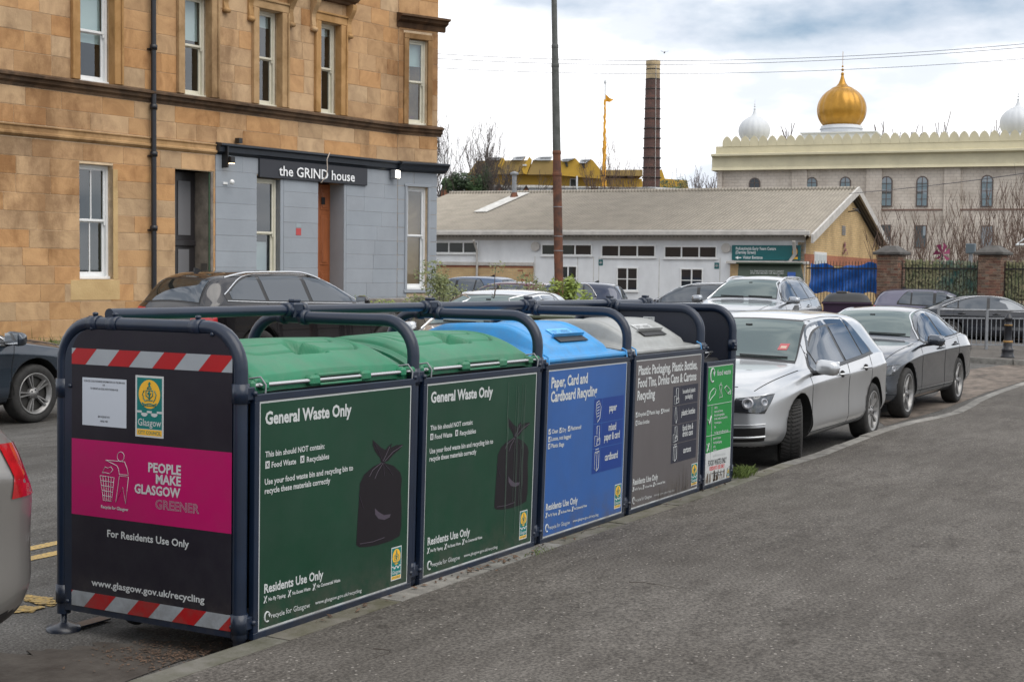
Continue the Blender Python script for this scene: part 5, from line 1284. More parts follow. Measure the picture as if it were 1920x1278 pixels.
icon(p4, u0, dv, z0 + 3 * h, z1, CN); icon(p4, u0, dv, z0 + 2 * h, z0 + 3 * h, BT); icon(p4, u0, dv, z0 + h, z0 + 2 * h, CN); icon(p4, u0, dv, z0, z0 + h, BX)
foot_block(p4, PAN[3][0] - PAN[0][0] - .02, m='print_pale')
logo(p4, C(1289, 905).x, C(1300, 905).x, C(1290, 910).z, C(1290, 869).z, T)
b = MB(); r_ = random.Random(19)
for k in range(34):
    x = r_.uniform(9.7, 10.52); zb0 = .115; hh = r_.uniform(.03, .22) * (1 - abs(x - 10.25)); wd = r_.uniform(.0015, .005)
    b.poly([(x - wd, YP - .0012, zb0), (x + wd, YP - .0012, zb0), (x + wd * .3, YP - .0012, zb0 + hh), (x - wd * .2, YP - .0012, zb0 + hh)])
hb(b, 'rust_streaks', mat('brown_streaks', (.075, .062, .055), .7, 0, .3, 30), p4)
# food waste panel
p5 = panels[4]
T_(p5, 'food waste', 1338.5, 703.5, 1364, 700, .045, bold=.0)
b = MB(); c = C(1329.5, 703); swirl(b, c, .055, tr=.12)
for ln in ([(1323, 748), (1325, 735), (1332, 727), (1336, 729), (1334, 738), (1328, 745), (1324, 751)], [(1343, 721), (1347, 721), (1346, 733), (1348, 743), (1342, 745), (1344, 733), (1342, 722)], [(1345, 721), (1345.5, 716)], [(1352, 727), (1356, 722), (1364, 731), (1363, 738), (1358, 737), (1352, 727)], [(1358, 737), (1364, 731)]):
    b.tube([(C(x, y).x, YP - .001, C(x, y).z) for x, y in ln], .003, 4)
for ln in ([(1320, 760), (1365, 752)], [(1316, 818), (1363, 808)], [(1328.5, 758), (1326, 862)]): b.tube([(C(x, y).x, YP - .001, C(x, y).z) for x, y in ln], .002, 4)
b.tube([(C(x, y).x, YP - .001, C(x, y).z) for x, y in ((1321, 786), (1323, 795), (1327, 779))], .006, 4); b.tube([(C(x, y).x, YP - .001, C(x, y).z) for x, y in ((1319, 846), (1323, 830))], .005, 4); b.tube([(C(x, y).x, YP - .001, C(x, y).z) for x, y in ((1319, 832), (1323, 844))], .005, 4)
hb(b, 'printed_icon', M['print_white'], p5)
for s, x0, y0, x1 in (('dairy', 1333, 765.5, 1339), ('meat and bones', 1333, 773, 1349), ('fruit and vegetables', 1333, 780, 1352), ('bread, cakes and pastries', 1333, 786.5, 1357.5), ('rice and pasta', 1333, 794, 1346), ('fish', 1333, 802, 1336), ('tea bags and coffee grounds', 1333, 812, 1359), ('general waste', 1331, 823, 1345), ('food packaging', 1331, 831, 1347), ('oils', 1331, 838.5, 1335), ('liquids', 1331, 845.5, 1337), ('garden waste and soil', 1331, 855, 1354)):
    T_(p5, s, x0, y0, x1, y0 - (x1 - x0) * .16, .020)
T_(p5, 'FOOD WASTE ONLY', 1321.5, 873, 1356, 865.5, .045, 'print_black', .01); T_(p5, 'RESIDENTS USE ONLY', 1324, 881.5, 1352.5, 875, .032, 'print_red', .01)
for s, x0, y0, x1 in (('www.glasgow.gov.uk', 1328, 888, 1352), ('0141 287 9700', 1334, 892.5, 1347)): T_(p5, s, x0, y0, x1, y0 - (x1 - x0) * .2, .016, 'print_black')
logo(p5, C(1357, 885).x, C(1361, 885).x, C(1359, 894).z, C(1359, 878).z, T)
# ---- end plate
b = MB(); zt = 1.47; r = .17; y0, y1 = YR0 + .03, YR1 - .03
P = [(XE + .02, y0, .085), (XE + .02, y0, zt - r)] + [(XE + .02, y0 + r - r * math.cos(R_(a)), zt - r + r * math.sin(R_(a))) for a in range(10, 91, 10)] + [(XE + .02, y1 - r + r * math.sin(R_(a)), zt - r + r * math.cos(R_(a))) for a in range(0, 81, 10)] + [(XE + .02, y1, zt - r), (XE + .02, y1, .085)]
b.prism(P, (.012, 0, 0)); ep = hb(b, 'end_panel', M['navy'], fixn=True)
def E(x, y): p = on_x(x, y, 5.0); return canon(p)
XP = XE + .0185
ya, yb = E(432, 900).y, E(132, 900).y
b = MB(); r = .13; zt = E(300, 622).z; zb = E(428, 1184).z
P = [(XP, ya, zb), (XP, ya, zt - r)] + [(XP, ya + r - r * math.cos(R_(a)), zt - r + r * math.sin(R_(a))) for a in range(10, 91, 10)] + [(XP, yb - r + r * math.sin(R_(a)), zt - r + r * math.cos(R_(a))) for a in range(0, 81, 10)] + [(XP, yb, zt - r), (XP, yb, zb)]
b.poly(P); o = hb(b, 'vinyl_sheet', M['charcoal'], ep)
def er(b, ya_, yb_, za, zb_, l, mi=0): b.quad((XP - l, yb_, za), (XP - l, ya_, za), (XP - l, ya_, zb_), (XP - l, yb_, zb_), mi)
def stripe(z0, z1, first, name):
    b = MB(); er(b, ya, yb, z0, z1, .0006, 0); n = 4; per = (yb - ya) / 3.55; sk = .075
    for k in range(-1, 5):
        a = yb + first - k * per; c = a - per * .48
        pts = [(a - sk, z1), (c - sk, z1), (c, z0), (a, z0)]
        pts = [(min(yb, max(ya, y)), z) for y, z in pts]
        # clip skewed ends against the tape
        def clip(poly, lim, sgn):
            o = []
            for (p, q) in zip(poly, poly[1:] + poly[:1]):
                ip, iq = (p[0] - lim) * sgn <= 1e-9, (q[0] - lim) * sgn <= 1e-9
                if ip: o.append(p)
                if ip != iq: t = (lim - p[0]) / (q[0] - p[0]); o.append((lim, p[1] + (q[1] - p[1]) * t))
            return o
        pl = clip(clip([(a - sk, z1), (c - sk, z1), (c, z0), (a, z0)], yb, 1), ya, -1)
        if len(pl) > 2: b.poly([(XP - .0011, y, z) for y, z in pl], 1)
    return hb(b, name, [M['white_refl'], M['red_refl']], ep)
stripe(E(283, 690.5).z, E(283, 659.5).z, .045, 'hazard_stripe')
stripe((E(131, 1132.5).z + E(428, 1183).z) / 2, (E(131, 1104).z + E(428, 1153).z) / 2, .20, 'hazard_stripe')
b = MB(); er(b, ya, yb, (E(132, 962).z + E(429, 1001).z) / 2, (E(132, 820.4).z + E(430, 849).z) / 2, .0006); mg = hb(b, 'magenta_sheet', M['magenta'], ep)
def ET(parent, s, x0, y0, x1, y1, cap, m='print_white', bold=.01, outline=False):
    a, c = E(x0, y0), E(x1, y1); a.x = c.x = XP - .001; z = (a.z + c.z) / 2; a.z = c.z = z
    b = text_mb(s, a, c, (0, 0, 1), (-1, 0, 0), cap, thick=.0006, bold=(bold + .012 if not outline else .0), outline=outline); return hb(b, 'lettering', M[m], parent)
ET(mg, 'PEOPLE', 275.6, 884, 337, 890, .043, bold=.02); ET(mg, 'MAKE', 290, 906, 337, 911, .043, bold=.02); ET(mg, 'GLASGOW', 250, 924.5, 336, 932, .043, bold=.02)
ET(mg, 'GREENER', 289.5, 953, 371.6, 962.5, .043, 'print_white', .004, True)
ET(mg, 'Recycle for Glasgow', 187.6, 952, 238.5, 958, .015, bold=.01)
ET(ep, 'For Residents Use Only', 199.5, 1005, 352.8, 1027, .034); ET(ep, 'www.glasgow.gov.uk/recycling', 170.5, 1097, 382.4, 1130, .032)
# litter figure and basket
z2 = lambda x, y: E(90 + x / 3.0436, 800 + y / 3.0436)
man = [[(407 + 20 * math.cos(k * .45), 170 + 27 * math.sin(k * .45)) for k in range(15)], [(322, 190), (430, 200), (445, 240), (452, 276), (400, 272), (395, 240), (386, 222), (322, 190)], [(400, 280), (452, 286), (437, 440), (420, 345), (380, 432), (400, 280)],
       [(290, 278), (370, 290), (357, 426), (310, 420), (290, 278)], [(303, 262), (318, 228), (335, 236), (352, 228), (364, 244), (345, 268), (325, 262), (303, 262)]] + [[(290 + k * 16, 279 + k * 2.4), (310 + k * 9.4, 421 + k)] for k in range(1, 5)] + [[(290 + 4 * k, 278 + 28 * k), (370 - 2.6 * k, 289 + 28 * k)] for k in range(1, 5)]
b = MB()
for ln in man: b.tube([(XP - .0012, z2(x, y).y, z2(x, y).z) for x, y in ln], .0015, 4)
hb(b, 'printed_figure', M['print_white'], mg)
b = MB(); a, c = E(151, 707), E(234, 803); er(b, c.y, a.y, (E(151, 796).z + E(234, 803).z) / 2, (a.z + E(234, 712).z) / 2, .0008); po = hb(b, 'poster', M['paper'], ep)
for s, x0, y0, x1, y1 in (('SCAN QR CODE FOR MORE INFORMATION ON THE BIN HUB', 154.5, 715.5, 230.5, 719.5), ('OR', 189, 723.5, 193.5, 724), ('TO REPORT AN ISSUE WITH THE BIN HUB', 166, 729.5, 218, 733), ('BIN HUB REF NO.', 181, 782.5, 203, 784), ('NHSA 420', 185.5, 791, 199, 792)): ET(po, s, x0, y0, x1, y1, .009, 'print_black', .0)
a = E(251, 818); c = E(304, 706)
TE = lambda u, z, l: Vector((XP - .0006 - l, -u, z))
logo(ep, -a.y, -E(304, 822).y, (a.z + E(304, 822).z) / 2, (E(251, 703).z + E(304, 706).z) / 2, TE)
b = MB()
for x, y in ((168, 615), (394, 627), (128, 723), (437, 745), (126, 1126), (433, 1175)):
    p = E(x, y); b.lathe([(.011, 0), (.010, .006), (.004, .009)], 10, Matrix.Translation((XP, p.y, p.z)) @ Matrix.Rotation(R_(-90), 4, 'Y'))
hb(b, 'bolts', M['navy'], ep)
# food waste housing: plates, back, shelf
b = MB()
def plate(X, zlo, y0=YR0 + .03, y1=YR1 - .03, mi=0):
    zt = 1.49; r = .16; P = [(X, y0, zlo), (X, y0, zt - r)] + [(X, y0 + r - r * math.cos(R_(a)), zt - r + r * math.sin(R_(a))) for a in range(15, 91, 15)] + [(X, y1 - r + r * math.sin(R_(a)), zt - r + r * math.cos(R_(a))) for a in range(0, 76, 15)] + [(X, y1, zt - r), (X, y1, zlo)]
    b.prism(P, (.008, 0, 0), mi)
plate(HX[4] - .004, 1.20); plate(HX[5] - .004, .1)
b.box(HX[4] + .04, HX[5] - .04, YR1 - .04, YR1 - .03, .1, 1.46)
b.box(HX[4] + .045, HX[5] - .045, YR0 + .03, YR1 - .05, .60, .62)
ho = hb(b, 'food_bin_housing', M['navy_sheet'], fixn=True)
b = MB(); b.box(HX[4] - .0062, HX[4] - .0045, 4.62, 4.72, 1.405, 1.445); o = hb(b, 'warning_sticker', M['print_white'], ho)
b = text_mb('PULL HANDLE', (HX[4] - .0065, 4.715, 1.428), (HX[4] - .0065, 4.628, 1.428), (0, 0, 1), (-1, 0, 0), .010, thick=.0006); hb(b, 'lettering', M['print_black'], o)
# ---- bins
def bin_body(t, L0, u0, u1, mt='bin_dark'):
    b = MB(); y0, y1 = 4.26, 5.25
    vs = []
    for z, e in ((.16, .09), (1.10, .02), (1.205, .0), (1.215, .0)): vs.append([(u0 + e, y0 + e, z), (u1 - e, y0 + e, z), (u1 - e, y1 - e, z), (u0 + e, y1 - e, z)])
    flat = [p for r in vs for p in r]; fs = [(i * 4 + k, i * 4 + (k + 1) % 4, i * 4 + 4 + (k + 1) % 4, i * 4 + 4 + k) for i in range(3) for k in range(4)] + [(0, 3, 2, 1)]
    b.add(flat, fs); b.tube([(u0 + .0, y0, 1.205), (u1, y0, 1.205), (u1, y1, 1.205), (u0, y1, 1.205)], .016, 6, closed=True)
    b.warp(lambda v: hubwarp(v) - L0); b.build('container', M[mt], t)
    for dx in (u0 + .18, u1 - .18):
        for dy in (y0 + .18, y1 - .18):
            b = MB(); b.lathe([(.001, -.025), (.07, -.025), (.08, 0), (.07, .025), (.001, .025)], 16, Matrix.Translation((dx, dy, .065)) @ Matrix.Rotation(R_(90), 4, 'Y')); b.box(dx - .035, dx + .035, dy - .01, dy + .01, .06, .17); b.warp(lambda v: hubwarp(v) - L0); b.build('castor', M['rubber'], t)
def ss(a, b_, x): t = min(1, max(0, (x - a) / (b_ - a))); return t * t * (3 - 2 * t)
def green_lid_z(u, y):      # u 0..1 across, y 0..1 front to back
    z = 1.235 + .185 * math.sin(min(1, max(0, (y * 1.02 + .04))) ** .80 * math.pi * .90) ** .9 if y > 0 else 1.235
    e = min(u, 1 - u); z -= .045 * (1 - ss(0, .11, e)) + .012 * (1 - ss(0, .5, e)); 
    return z
def rrect_dist(x, y, cx, cy, hx, hy, r):
    qx, qy = abs(x - cx) - hx + r, abs(y - cy) - hy + r
    return math.hypot(max(qx, 0), max(qy, 0)) + min(max(qx, qy), 0) - r
def green_bin(i, label):
    u0, u1 = PAN[i][0] + .0, PAN[i][1] + .03; L0 = Vector((u0, 4.3, gz(u0, 4.3)))
    t = thing('wheeled_bin', label, 'bin', L0, 0, 'green lidded general waste bins')
    bin_body(t, L0, u0, u1)
    b = MB(); nx, ny = 190, 150; W_ = u1 - u0; rows = []; D_ = 1.06
    for j in range(ny + 1):
        r = []
        for k in range(nx + 1):
            u, v = k / nx, j / ny; x, y = u * W_, v * D_; z = green_lid_z(u, v)
            d1 = abs(rrect_dist(x, y, W_ / 2, D_ * .52, W_ * .36, D_ * .36, .12)); d2 = abs(rrect_dist(x, y, W_ / 2, D_ * .52, W_ * .29, D_ * .25, .08)); d3 = abs(rrect_dist(x, y, W_ / 2, D_ * .5, W_ * .45, D_ * .6, .05))
            z -= .026 * math.exp(-(d1 / .008) ** 2) + .022 * math.exp(-(d2 / .007) ** 2) + .024 * math.exp(-(d3 / .008) ** 2)
            # wedge recess in the middle
            ry = (y - .13) / .25; rx = abs(x - W_ * .5) / (.04 + .11 * (1 - max(0, min(1, ry))))
            if 0 < ry < 1 and rx < 1: z -= .07 * ss(0, .2, 1 - rx) * ss(0, .12, ry) * (1 - ss(.55, 1, ry))
            r.append((u0 + x, 4.225 + y, z))
        rows.append(r)
    b.grid(rows)
    zl = 1.185
    for edge in (rows[0], rows[-1][::-1], [r[0] for r in rows][::-1], [r[-1] for r in rows]):
        b.grid([edge, [(p[0], p[1], p[2] - .02) for p in edge], [(p[0], p[1], max(zl, min(p[2] - .022, zl + .02))) for p in edge]][::-1], smooth=False)
    b.warp(lambda v: hubwarp(v) - L0); lo = b.build('lid', M['lid_green'], t)
    # end caps, steel rod, handle
    b = MB()
    for a, c in ((.0, .035), (.085, .13), (W_ * .36 - .05, W_ * .36 + .03), (W_ * .66 - .03, W_ * .66 + .05), (W_ - .13, W_ - .085), (W_ - .04, W_ + .0)):
        b.bbox(u0 + a, u0 + c, 4.185, 4.25, 1.212, 1.262, .012)
    b.bbox(u0 + W_ * .36 + .03, u0 + W_ * .66 - .03, 4.19, 4.215, 1.210, 1.222, .004); b.bbox(u0 + W_ * .36 + .03, u0 + W_ * .66 - .03, 4.20, 4.25, 1.252, 1.268, .005)
    b.warp(lambda v: hubwarp(v) - L0); b.build('rod_bracket', M['lid_green'], t)
    b = MB(); b.box(u0 + W_ * .36 + .03, u0 + W_ * .66 - .03, 4.215, 4.24, 1.222, 1.252); b.warp(lambda v: hubwarp(v) - L0); b.build('handle_slot', M['bin_dark'], t)
    b = MB(); b.tube([(u0 + .01, 4.205, 1.237), (u1 - .01, 4.205, 1.237)], .011, 8); b.warp(lambda v: hubwarp(v) - L0); b.build('steel_rod', M['steel'], t)
    b = MB()
    for x in (u0 + .075, u1 - .06): b.tube([(x - .01, 4.26, 1.265), (x, 4.20, 1.275), (x + .008, 4.175, 1.24), (x + .01, 4.18, 1.19)], .005, 5)
    b.warp(lambda v: hubwarp(v) - L0); b.build('strap', M['zinc'], t)
    b = MB(); b.lathe([(.018, 0), (.02, .004), (.01, .008)], 7, Matrix.Translation((u0 + W_ * .5 + .02, 4.225 + .19, green_lid_z(.5, .18) - .055))); b.warp(lambda v: hubwarp(v) - L0); b.build('dead_leaf_on_lid', M['leaf_litter'], t)
green_bin(0, 'green lidded general waste bin nearest the end plate of the hub'); green_bin(1, 'green lidded general waste bin between the first green bin and the blue one')
def dome_bin(i, label, lidm, embm, strapm):
    u0, u1 = PAN[i][0] + .0, PAN[i][1] + .02; L0 = Vector((u0, 4.3, gz(u0, 4.3)))
    t = thing('wheeled_bin', label, 'bin', L0, 0); bin_body(t, L0, u0, u1)
    b = MB(); W_ = u1 - u0; D_ = 1.08; nx, ny = 110, 90; rows = []
    for j in range(ny + 1):
        r = []
        for k in range(nx + 1):
            u, v = k / nx, j / ny; x, y = u * W_, v * D_; e = min(x, W_ - x)
            z = 1.232 + .006 * ss(0, .1, y)
            shoulder = .038 * math.sqrt(ss(.06, .50, y)) + .02 * math.sin(3.14 * min(1, y / 1.0)) * ss(.0, .14, e) * ss(.0, .14, e); z += shoulder
            hx = ss(.165, .195, e); prof = .035 * ss(.06, .10, y) + .105 * ss(.06, .42, y) ** .7
            z += hx * prof * (1 - .35 * ss(.85, 1.08, y))
            z += (.010 * ss(.235, .245, e) - .010 * ss(.285, .295, e)) * ss(.09, .12, y)
            z -= .05 * ss(.98, 1.08, y)
            r.append((u0 + x, 4.20 + y, z))
        rows.append(r)
    b.grid(rows)
    for edge in (rows[0], rows[-1][::-1], [r[0] for r in rows][::-1], [r[-1] for r in rows]):
        b.grid([edge, [(p[0], p[1], 1.19) for p in edge]][::-1], smooth=False)
    b.bbox(u0 - .005, u1 + .005, 4.185, 4.235, 1.205, 1.238, .01)
    b.warp(lambda v: hubwarp(v) - L0); lo = b.build('lid', M[lidm], t)
    def lz(x, y): return 1.238 + .038 * math.sqrt(ss(.06, .50, y)) + .02 * math.sin(3.14 * y) + .035 * ss(.06, .10, y) + .105 * ss(.06, .42, y) ** .7
    # handle slot and LIFT HERE plate on the slope of the hump
    ym = .235; z = lz(0, ym); sl = (lz(0, ym + .04) - lz(0, ym - .04)) / .08; up = Vector((0, 1, sl)).normalized(); nn = Vector((0, -sl, 1)).normalized(); cx = u0 + W_ * .55
    b = MB(); c = Vector((cx, 4.20 + ym, z + .004)); 
    def pl(b, hw, a0, a1, th, base=.0):
        vs = [c + Vector((sx * hw, 0, 0)) + up * q + nn * l for l in (base, base + th) for q in (a0, a1) for sx in (-1, 1)]; b.add(vs, [(0, 1, 3, 2), (4, 6, 7, 5), (0, 4, 5, 1), (2, 3, 7, 6), (0, 2, 6, 4), (1, 5, 7, 3)])
    pl(b, .155, -.03, .05, .004); b.warp(lambda v: hubwarp(v) - L0); em = b.build('lift_plate', M[embm], t)
    tb = text_mb('LIFT HERE', c + Vector((-.135, 0, 0)) + up * -.012 + nn * .005, c + Vector((.135, 0, 0)) + up * -.012 + nn * .005, up, nn, .045, bold=.02); tb.warp(lambda v: hubwarp(v) - L0); tb.build('lettering', M[lidm], em)
    b = MB(); pl(b, .21, -.115, -.055, .006, -.0); b.warp(lambda v: hubwarp(v) - L0); b.build('handle_slot', M['bin_dark'], t)
    b = MB(); pl(b, .23, -.055, -.045, .03); b.warp(lambda v: hubwarp(v) - L0); b.build('handle_lip', M[lidm], t)
    b = MB()
    for x in (u0 + .05, u1 - .05): b.tube([(x, 4.22, 1.26), (x, 4.185, 1.245), (x + .004, 4.178, 1.18)], .006, 5)
    b.warp(lambda v: hubwarp(v) - L0); b.build('strap', M[strapm], t)
    b = MB(); b.tube([(u0 + .03, 4.2, 1.215), (u1 - .03, 4.2, 1.215)], .007, 6); b.lathe([(.012, 0), (.02, .01), (.012, .02)], 8, Matrix.Translation((u0 + W_ * .2, 4.45, 1.30))); b.warp(lambda v: hubwarp(v) - L0); b.build('edge_fittings', M['bin_dark'], t)
dome_bin(2, 'sky blue lidded paper bin behind the blue panel', 'lid_blue', 'lid_emb', 'lid_blue')
dome_bin(3, 'light grey lidded recycling bin behind the grey panel', 'lid_grey', 'lid_emb2', 'lid_blue')
L0 = Vector((11.0, 4.6, gz(11, 4.6)))
t = thing('food_waste_caddy', 'black food waste bin with a steel loop handle inside the last bay of the hub', 'bin', L0)
b = MB(); b.bbox(10.76, 11.27, 4.30, 4.95, .16, 1.02, .02); b.warp(lambda v: hubwarp(v) - L0); b.build('container', M['bin_dark'], t)
b = MB(); b.bbox(10.75, 11.28, 4.28, 4.97, 1.02, 1.10, .03); b.warp(lambda v: hubwarp(v) - L0); b.build('lid', M['bin_dark'], t)
b = MB(); b.tube([(10.86, 4.34, 1.10), (10.86, 4.30, 1.15), (11.06, 4.28, 1.155), (11.06, 4.33, 1.10)], .009, 6); b.warp(lambda v: hubwarp(v) - L0); b.build('loop_handle', M['steel'], t)
# dead leaf twig caught on the rail
b = MB(); p = Vector((8.75, 5.02, 1.58)); r_ = random.Random(4)
for k in range(5): q = p + Vector((r_.uniform(-.06, .06), r_.uniform(-.03, .03), r_.uniform(-.01, .07))); b.add([p, q + Vector((.012, 0, .01)), q + Vector((0, 0, .035))], [(0, 1, 2)]); b.tube([p, q], .003, 4)
o = b.build('dead_leaf', M['leaf_litter']); tag(o, 'withered leaf sprig caught on the top rail of the hub beside a clamp', 'leaf')
# ------------------------------------------------------------------ beyond: nursery building, fence, temple, works, trees
def brick_mat(name, c1, c2, mortar, bw=.225, bh=.075, swap=False, rough=.85, bump=.5):
    m = bpy.data.materials.new(name); m.use_nodes = True; nt = m.node_tree; N = nt.nodes; L = nt.links; b = N['Principled BSDF']; b.inputs['Roughness'].default_value = rough
    tc = N.new('ShaderNodeTexCoord'); sp = N.new('ShaderNodeSeparateXYZ'); cb = N.new('ShaderNodeCombineXYZ'); L.new(tc.outputs['Object'], sp.inputs[0])
    L.new(sp.outputs['Y' if swap else 'X'], cb.inputs[0]); L.new(sp.outputs['Z'], cb.inputs[1])
    t = N.new('ShaderNodeTexBrick'); t.inputs['Scale'].default_value = 1; t.inputs['Brick Width'].default_value = bw; t.inputs['Row Height'].default_value = bh; t.inputs['Mortar Size'].default_value = .06 * bh * 1.6; t.inputs['Mortar Smooth'].default_value = .3
    t.inputs['Color1'].default_value = c1 + (1,); t.inputs['Color2'].default_value = c2 + (1,); t.inputs['Mortar'].default_value = mortar + (1,); L.new(cb.outputs[0], t.inputs[0])
    n = N.new('ShaderNodeTexNoise'); n.inputs['Scale'].default_value = .6; n.inputs['Detail'].default_value = 8; L.new(tc.outputs['Object'], n.inputs['Vector'])
    r = N.new('ShaderNodeValToRGB'); r.color_ramp.elements[0].position = .3; r.color_ramp.elements[0].color = (.72, .70, .68, 1); r.color_ramp.elements[1].position = .6; r.color_ramp.elements[1].color = (1.05, 1.05, 1.05, 1); L.new(n.outputs[0], r.inputs[0])
    x = N.new('ShaderNodeMix'); x.data_type = 'RGBA'; x.blend_type = 'MULTIPLY'; x.inputs[0].default_value = 1; L.new(t.outputs[0], x.inputs[6]); L.new(r.outputs[0], x.inputs[7]); L.new(x.outputs[2], b.inputs['Base Color'])
    bp = N.new('ShaderNodeBump'); bp.invert = True; bp.inputs['Strength'].default_value = bump; bp.inputs['Distance'].default_value = .02; L.new(t.outputs['Fac'], bp.inputs['Height']); L.new(bp.outputs[0], b.inputs['Normal'])
    return m
M['ybrick'] = brick_mat('yellow_brick', (.56, .40, .20), (.48, .32, .16), (.36, .30, .22))
M['ybrick_g'] = brick_mat('yellow_brick_gable', (.60, .42, .20), (.50, .34, .15), (.34, .27, .18), swap=True, bh=.09, bw=.27)
M['rbrick_g'] = brick_mat('red_brick_gable', (.42, .15, .07), (.36, .12, .06), (.28, .15, .10), swap=True)
M['rbrick'] = brick_mat('red_brick', (.38, .15, .08), (.30, .11, .06), (.25, .17, .12))
M['temple'] = brick_mat('pale_blockwork', (.60, .535, .465), (.56, .50, .435), (.49, .435, .38), bw=.46, bh=.24, bump=.6)
M['white_wall'] = mat('white_render', (.70, .72, .74), .7, 0, .09, 1.4, stretch=(1, 1, .6))
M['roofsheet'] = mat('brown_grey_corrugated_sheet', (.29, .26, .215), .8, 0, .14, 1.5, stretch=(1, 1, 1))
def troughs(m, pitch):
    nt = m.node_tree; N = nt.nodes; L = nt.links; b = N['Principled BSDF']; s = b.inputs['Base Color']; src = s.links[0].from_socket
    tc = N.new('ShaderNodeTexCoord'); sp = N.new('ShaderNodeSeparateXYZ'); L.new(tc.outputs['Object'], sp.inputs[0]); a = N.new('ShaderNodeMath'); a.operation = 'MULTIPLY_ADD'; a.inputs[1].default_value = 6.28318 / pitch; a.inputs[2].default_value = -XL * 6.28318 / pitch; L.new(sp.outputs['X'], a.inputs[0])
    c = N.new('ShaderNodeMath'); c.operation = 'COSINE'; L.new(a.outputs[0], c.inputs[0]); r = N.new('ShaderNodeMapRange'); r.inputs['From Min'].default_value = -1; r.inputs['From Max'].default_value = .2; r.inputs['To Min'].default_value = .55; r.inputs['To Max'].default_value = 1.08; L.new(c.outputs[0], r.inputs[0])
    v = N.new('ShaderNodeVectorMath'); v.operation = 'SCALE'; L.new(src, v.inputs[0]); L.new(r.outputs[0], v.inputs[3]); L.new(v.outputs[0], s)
XL = -20.0; troughs(M['roofsheet'], .157)   # base colour darkens towards the troughs of the sheets
M['bargeboard'] = mat('pale_bargeboard', (.48, .46, .43), .6, 0, .15, 3)
M['flash'] = mat('lead_flashing', (.52, .51, .48), .6, 0, .25, 4)
M['sign_teal'] = mat('teal_sign', (.006, .12, .13), .4)
M['cream'] = mat('cream_render', (.58, .53, .37), .7, 0, .08, .8)
M['gold'] = mat('gold_painted_dome', (.40, .205, .028), .33, .55, .12, 1.5)
M['domewhite'] = mat('white_dome', (.56, .58, .60), .5, 0, .04, 1)
M['yellow_clad'] = mat('yellow_cladding', (.50, .30, .03), .6, 0, .18, .25, stretch=(1, 1, .3))
M['yellow_roof'] = mat('faded_yellow_roof', (.40, .27, .07), .7, 0, .2, .3)
M['chim'] = brick_mat('chimney_brick', (.125, .062, .05), (.085, .05, .045), (.09, .06, .05), bw=.7, bh=.25)
M['chim_top'] = mat('pale_chimney_head', (.36, .28, .17), .9, 0, .35, 1.2)
M['iron'] = mat('black_ironwork', (.015, .014, .014), .5)
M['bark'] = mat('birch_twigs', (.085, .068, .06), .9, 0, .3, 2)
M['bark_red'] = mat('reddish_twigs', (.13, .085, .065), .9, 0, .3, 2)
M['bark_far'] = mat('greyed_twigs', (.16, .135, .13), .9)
M['ivy'] = mat('ivy_leaves', (.030, .062, .018), .6, 0, .6, 1.2)
M['shrub'] = mat('variegated_shrub_leaves', (.22, .24, .09), .6, 0, .7, 9, col2=(.05, .075, .02))
M['lime'] = mat('lime_leaves', (.26, .32, .05), .6, 0, .4, 9, col2=(.09, .14, .02))
M['rust'] = mat('rusted_paint', (.20, .072, .035), .85, 0, .3, 5, .5, 30, col2=(.055, .032, .025))
M['polepaint'] = mat('weathered_green_grey_paint', (.115, .12, .115), .7, 0, .3, 6, .3, 30, col2=(.05, .055, .048))
M['tarp'] = mat('blue_tarpaulin', (.016, .13, .50), .38, 0, .3, 5, .6, 9)
M['camo'] = mat('camouflage_net', (.52, .46, .27), .9, 0, .5, 5, col2=(.16, .20, .10))
M['camo2'] = mat('camouflage_net_dark', (.34, .34, .22), .9, 0, .5, 3, col2=(.03, .12, .11))
M['green_bank'] = mat('green_steel_bank', (.040, .062, .040), .45, 0, .15, 2)
M['purple'] = mat('purple_plastic', (.045, .022, .05), .5)

# ---- nursery building
AE = R_(-83.2); PE = at_depth(1507, 520, 55.0); PE.z = 0
DE = Vector((math.cos(AE), math.sin(AE), 0)); NE = Vector((-DE.y, DE.x, 0))
ny = thing('nursery_building', 'long low white nursery with brown corrugated roof and yellow brick gable', 'building', PE, AE)
def ef(x, y, off=0.): p = on_plane(x, y, PE + NE * off, NE) - PE; return Vector((p.dot(DE), p.dot(NE), p.z))
XL = -20.0; EZ = 3.02; RY, RZ = 10.6, 5.52; BY = 21.2; G0 = -.4
b = MB(); b.box(XL, 0, 0, .3, G0, EZ); b.build('wall', M['white_wall'], ny)
b = MB(); b.prism([(0, 0, G0), (0, 0, EZ - .05), (0, RY, RZ - .25), (0, BY, EZ - .05), (0, BY, G0)], (-.25, 0, 0)); o = b.build('gable_wall', M['ybrick_g'], ny); fix_normals(o)
za, zb_ = 2.15, 2.55
b = MB(); b.box(.002, .03, .05, BY - .05, 2.12, 2.52); b.build('brick_band', M['rbrick_g'], ny)
def corr(y0, z0, y1, z1, x0, x1, pitch=.157, amp=.042):
    n = int((x1 - x0) / pitch); b = MB(); r0 = []; r1 = []; 
    for i in range(n * 6 + 1):
        x = x0 + (x1 - x0) * i / (n * 6); dz = amp * math.cos(i / 6 * 2 * math.pi); r0.append((x, y0, z0 + dz)); r1.append((x, y1, z1 + dz))
    b.grid([r0, r1]); b.grid([[(p[0], p[1], p[2] - .012) for p in r0], r0]); return b
EZ0 = EZ; EZ = 3.22; sl = (RZ - EZ) / (RY)
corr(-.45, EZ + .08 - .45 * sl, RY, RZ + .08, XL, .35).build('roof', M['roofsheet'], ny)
corr(RY, RZ + .08, BY + .45, EZ + .08 - .45 * sl, XL, .35).build('roof', M['roofsheet'], ny)
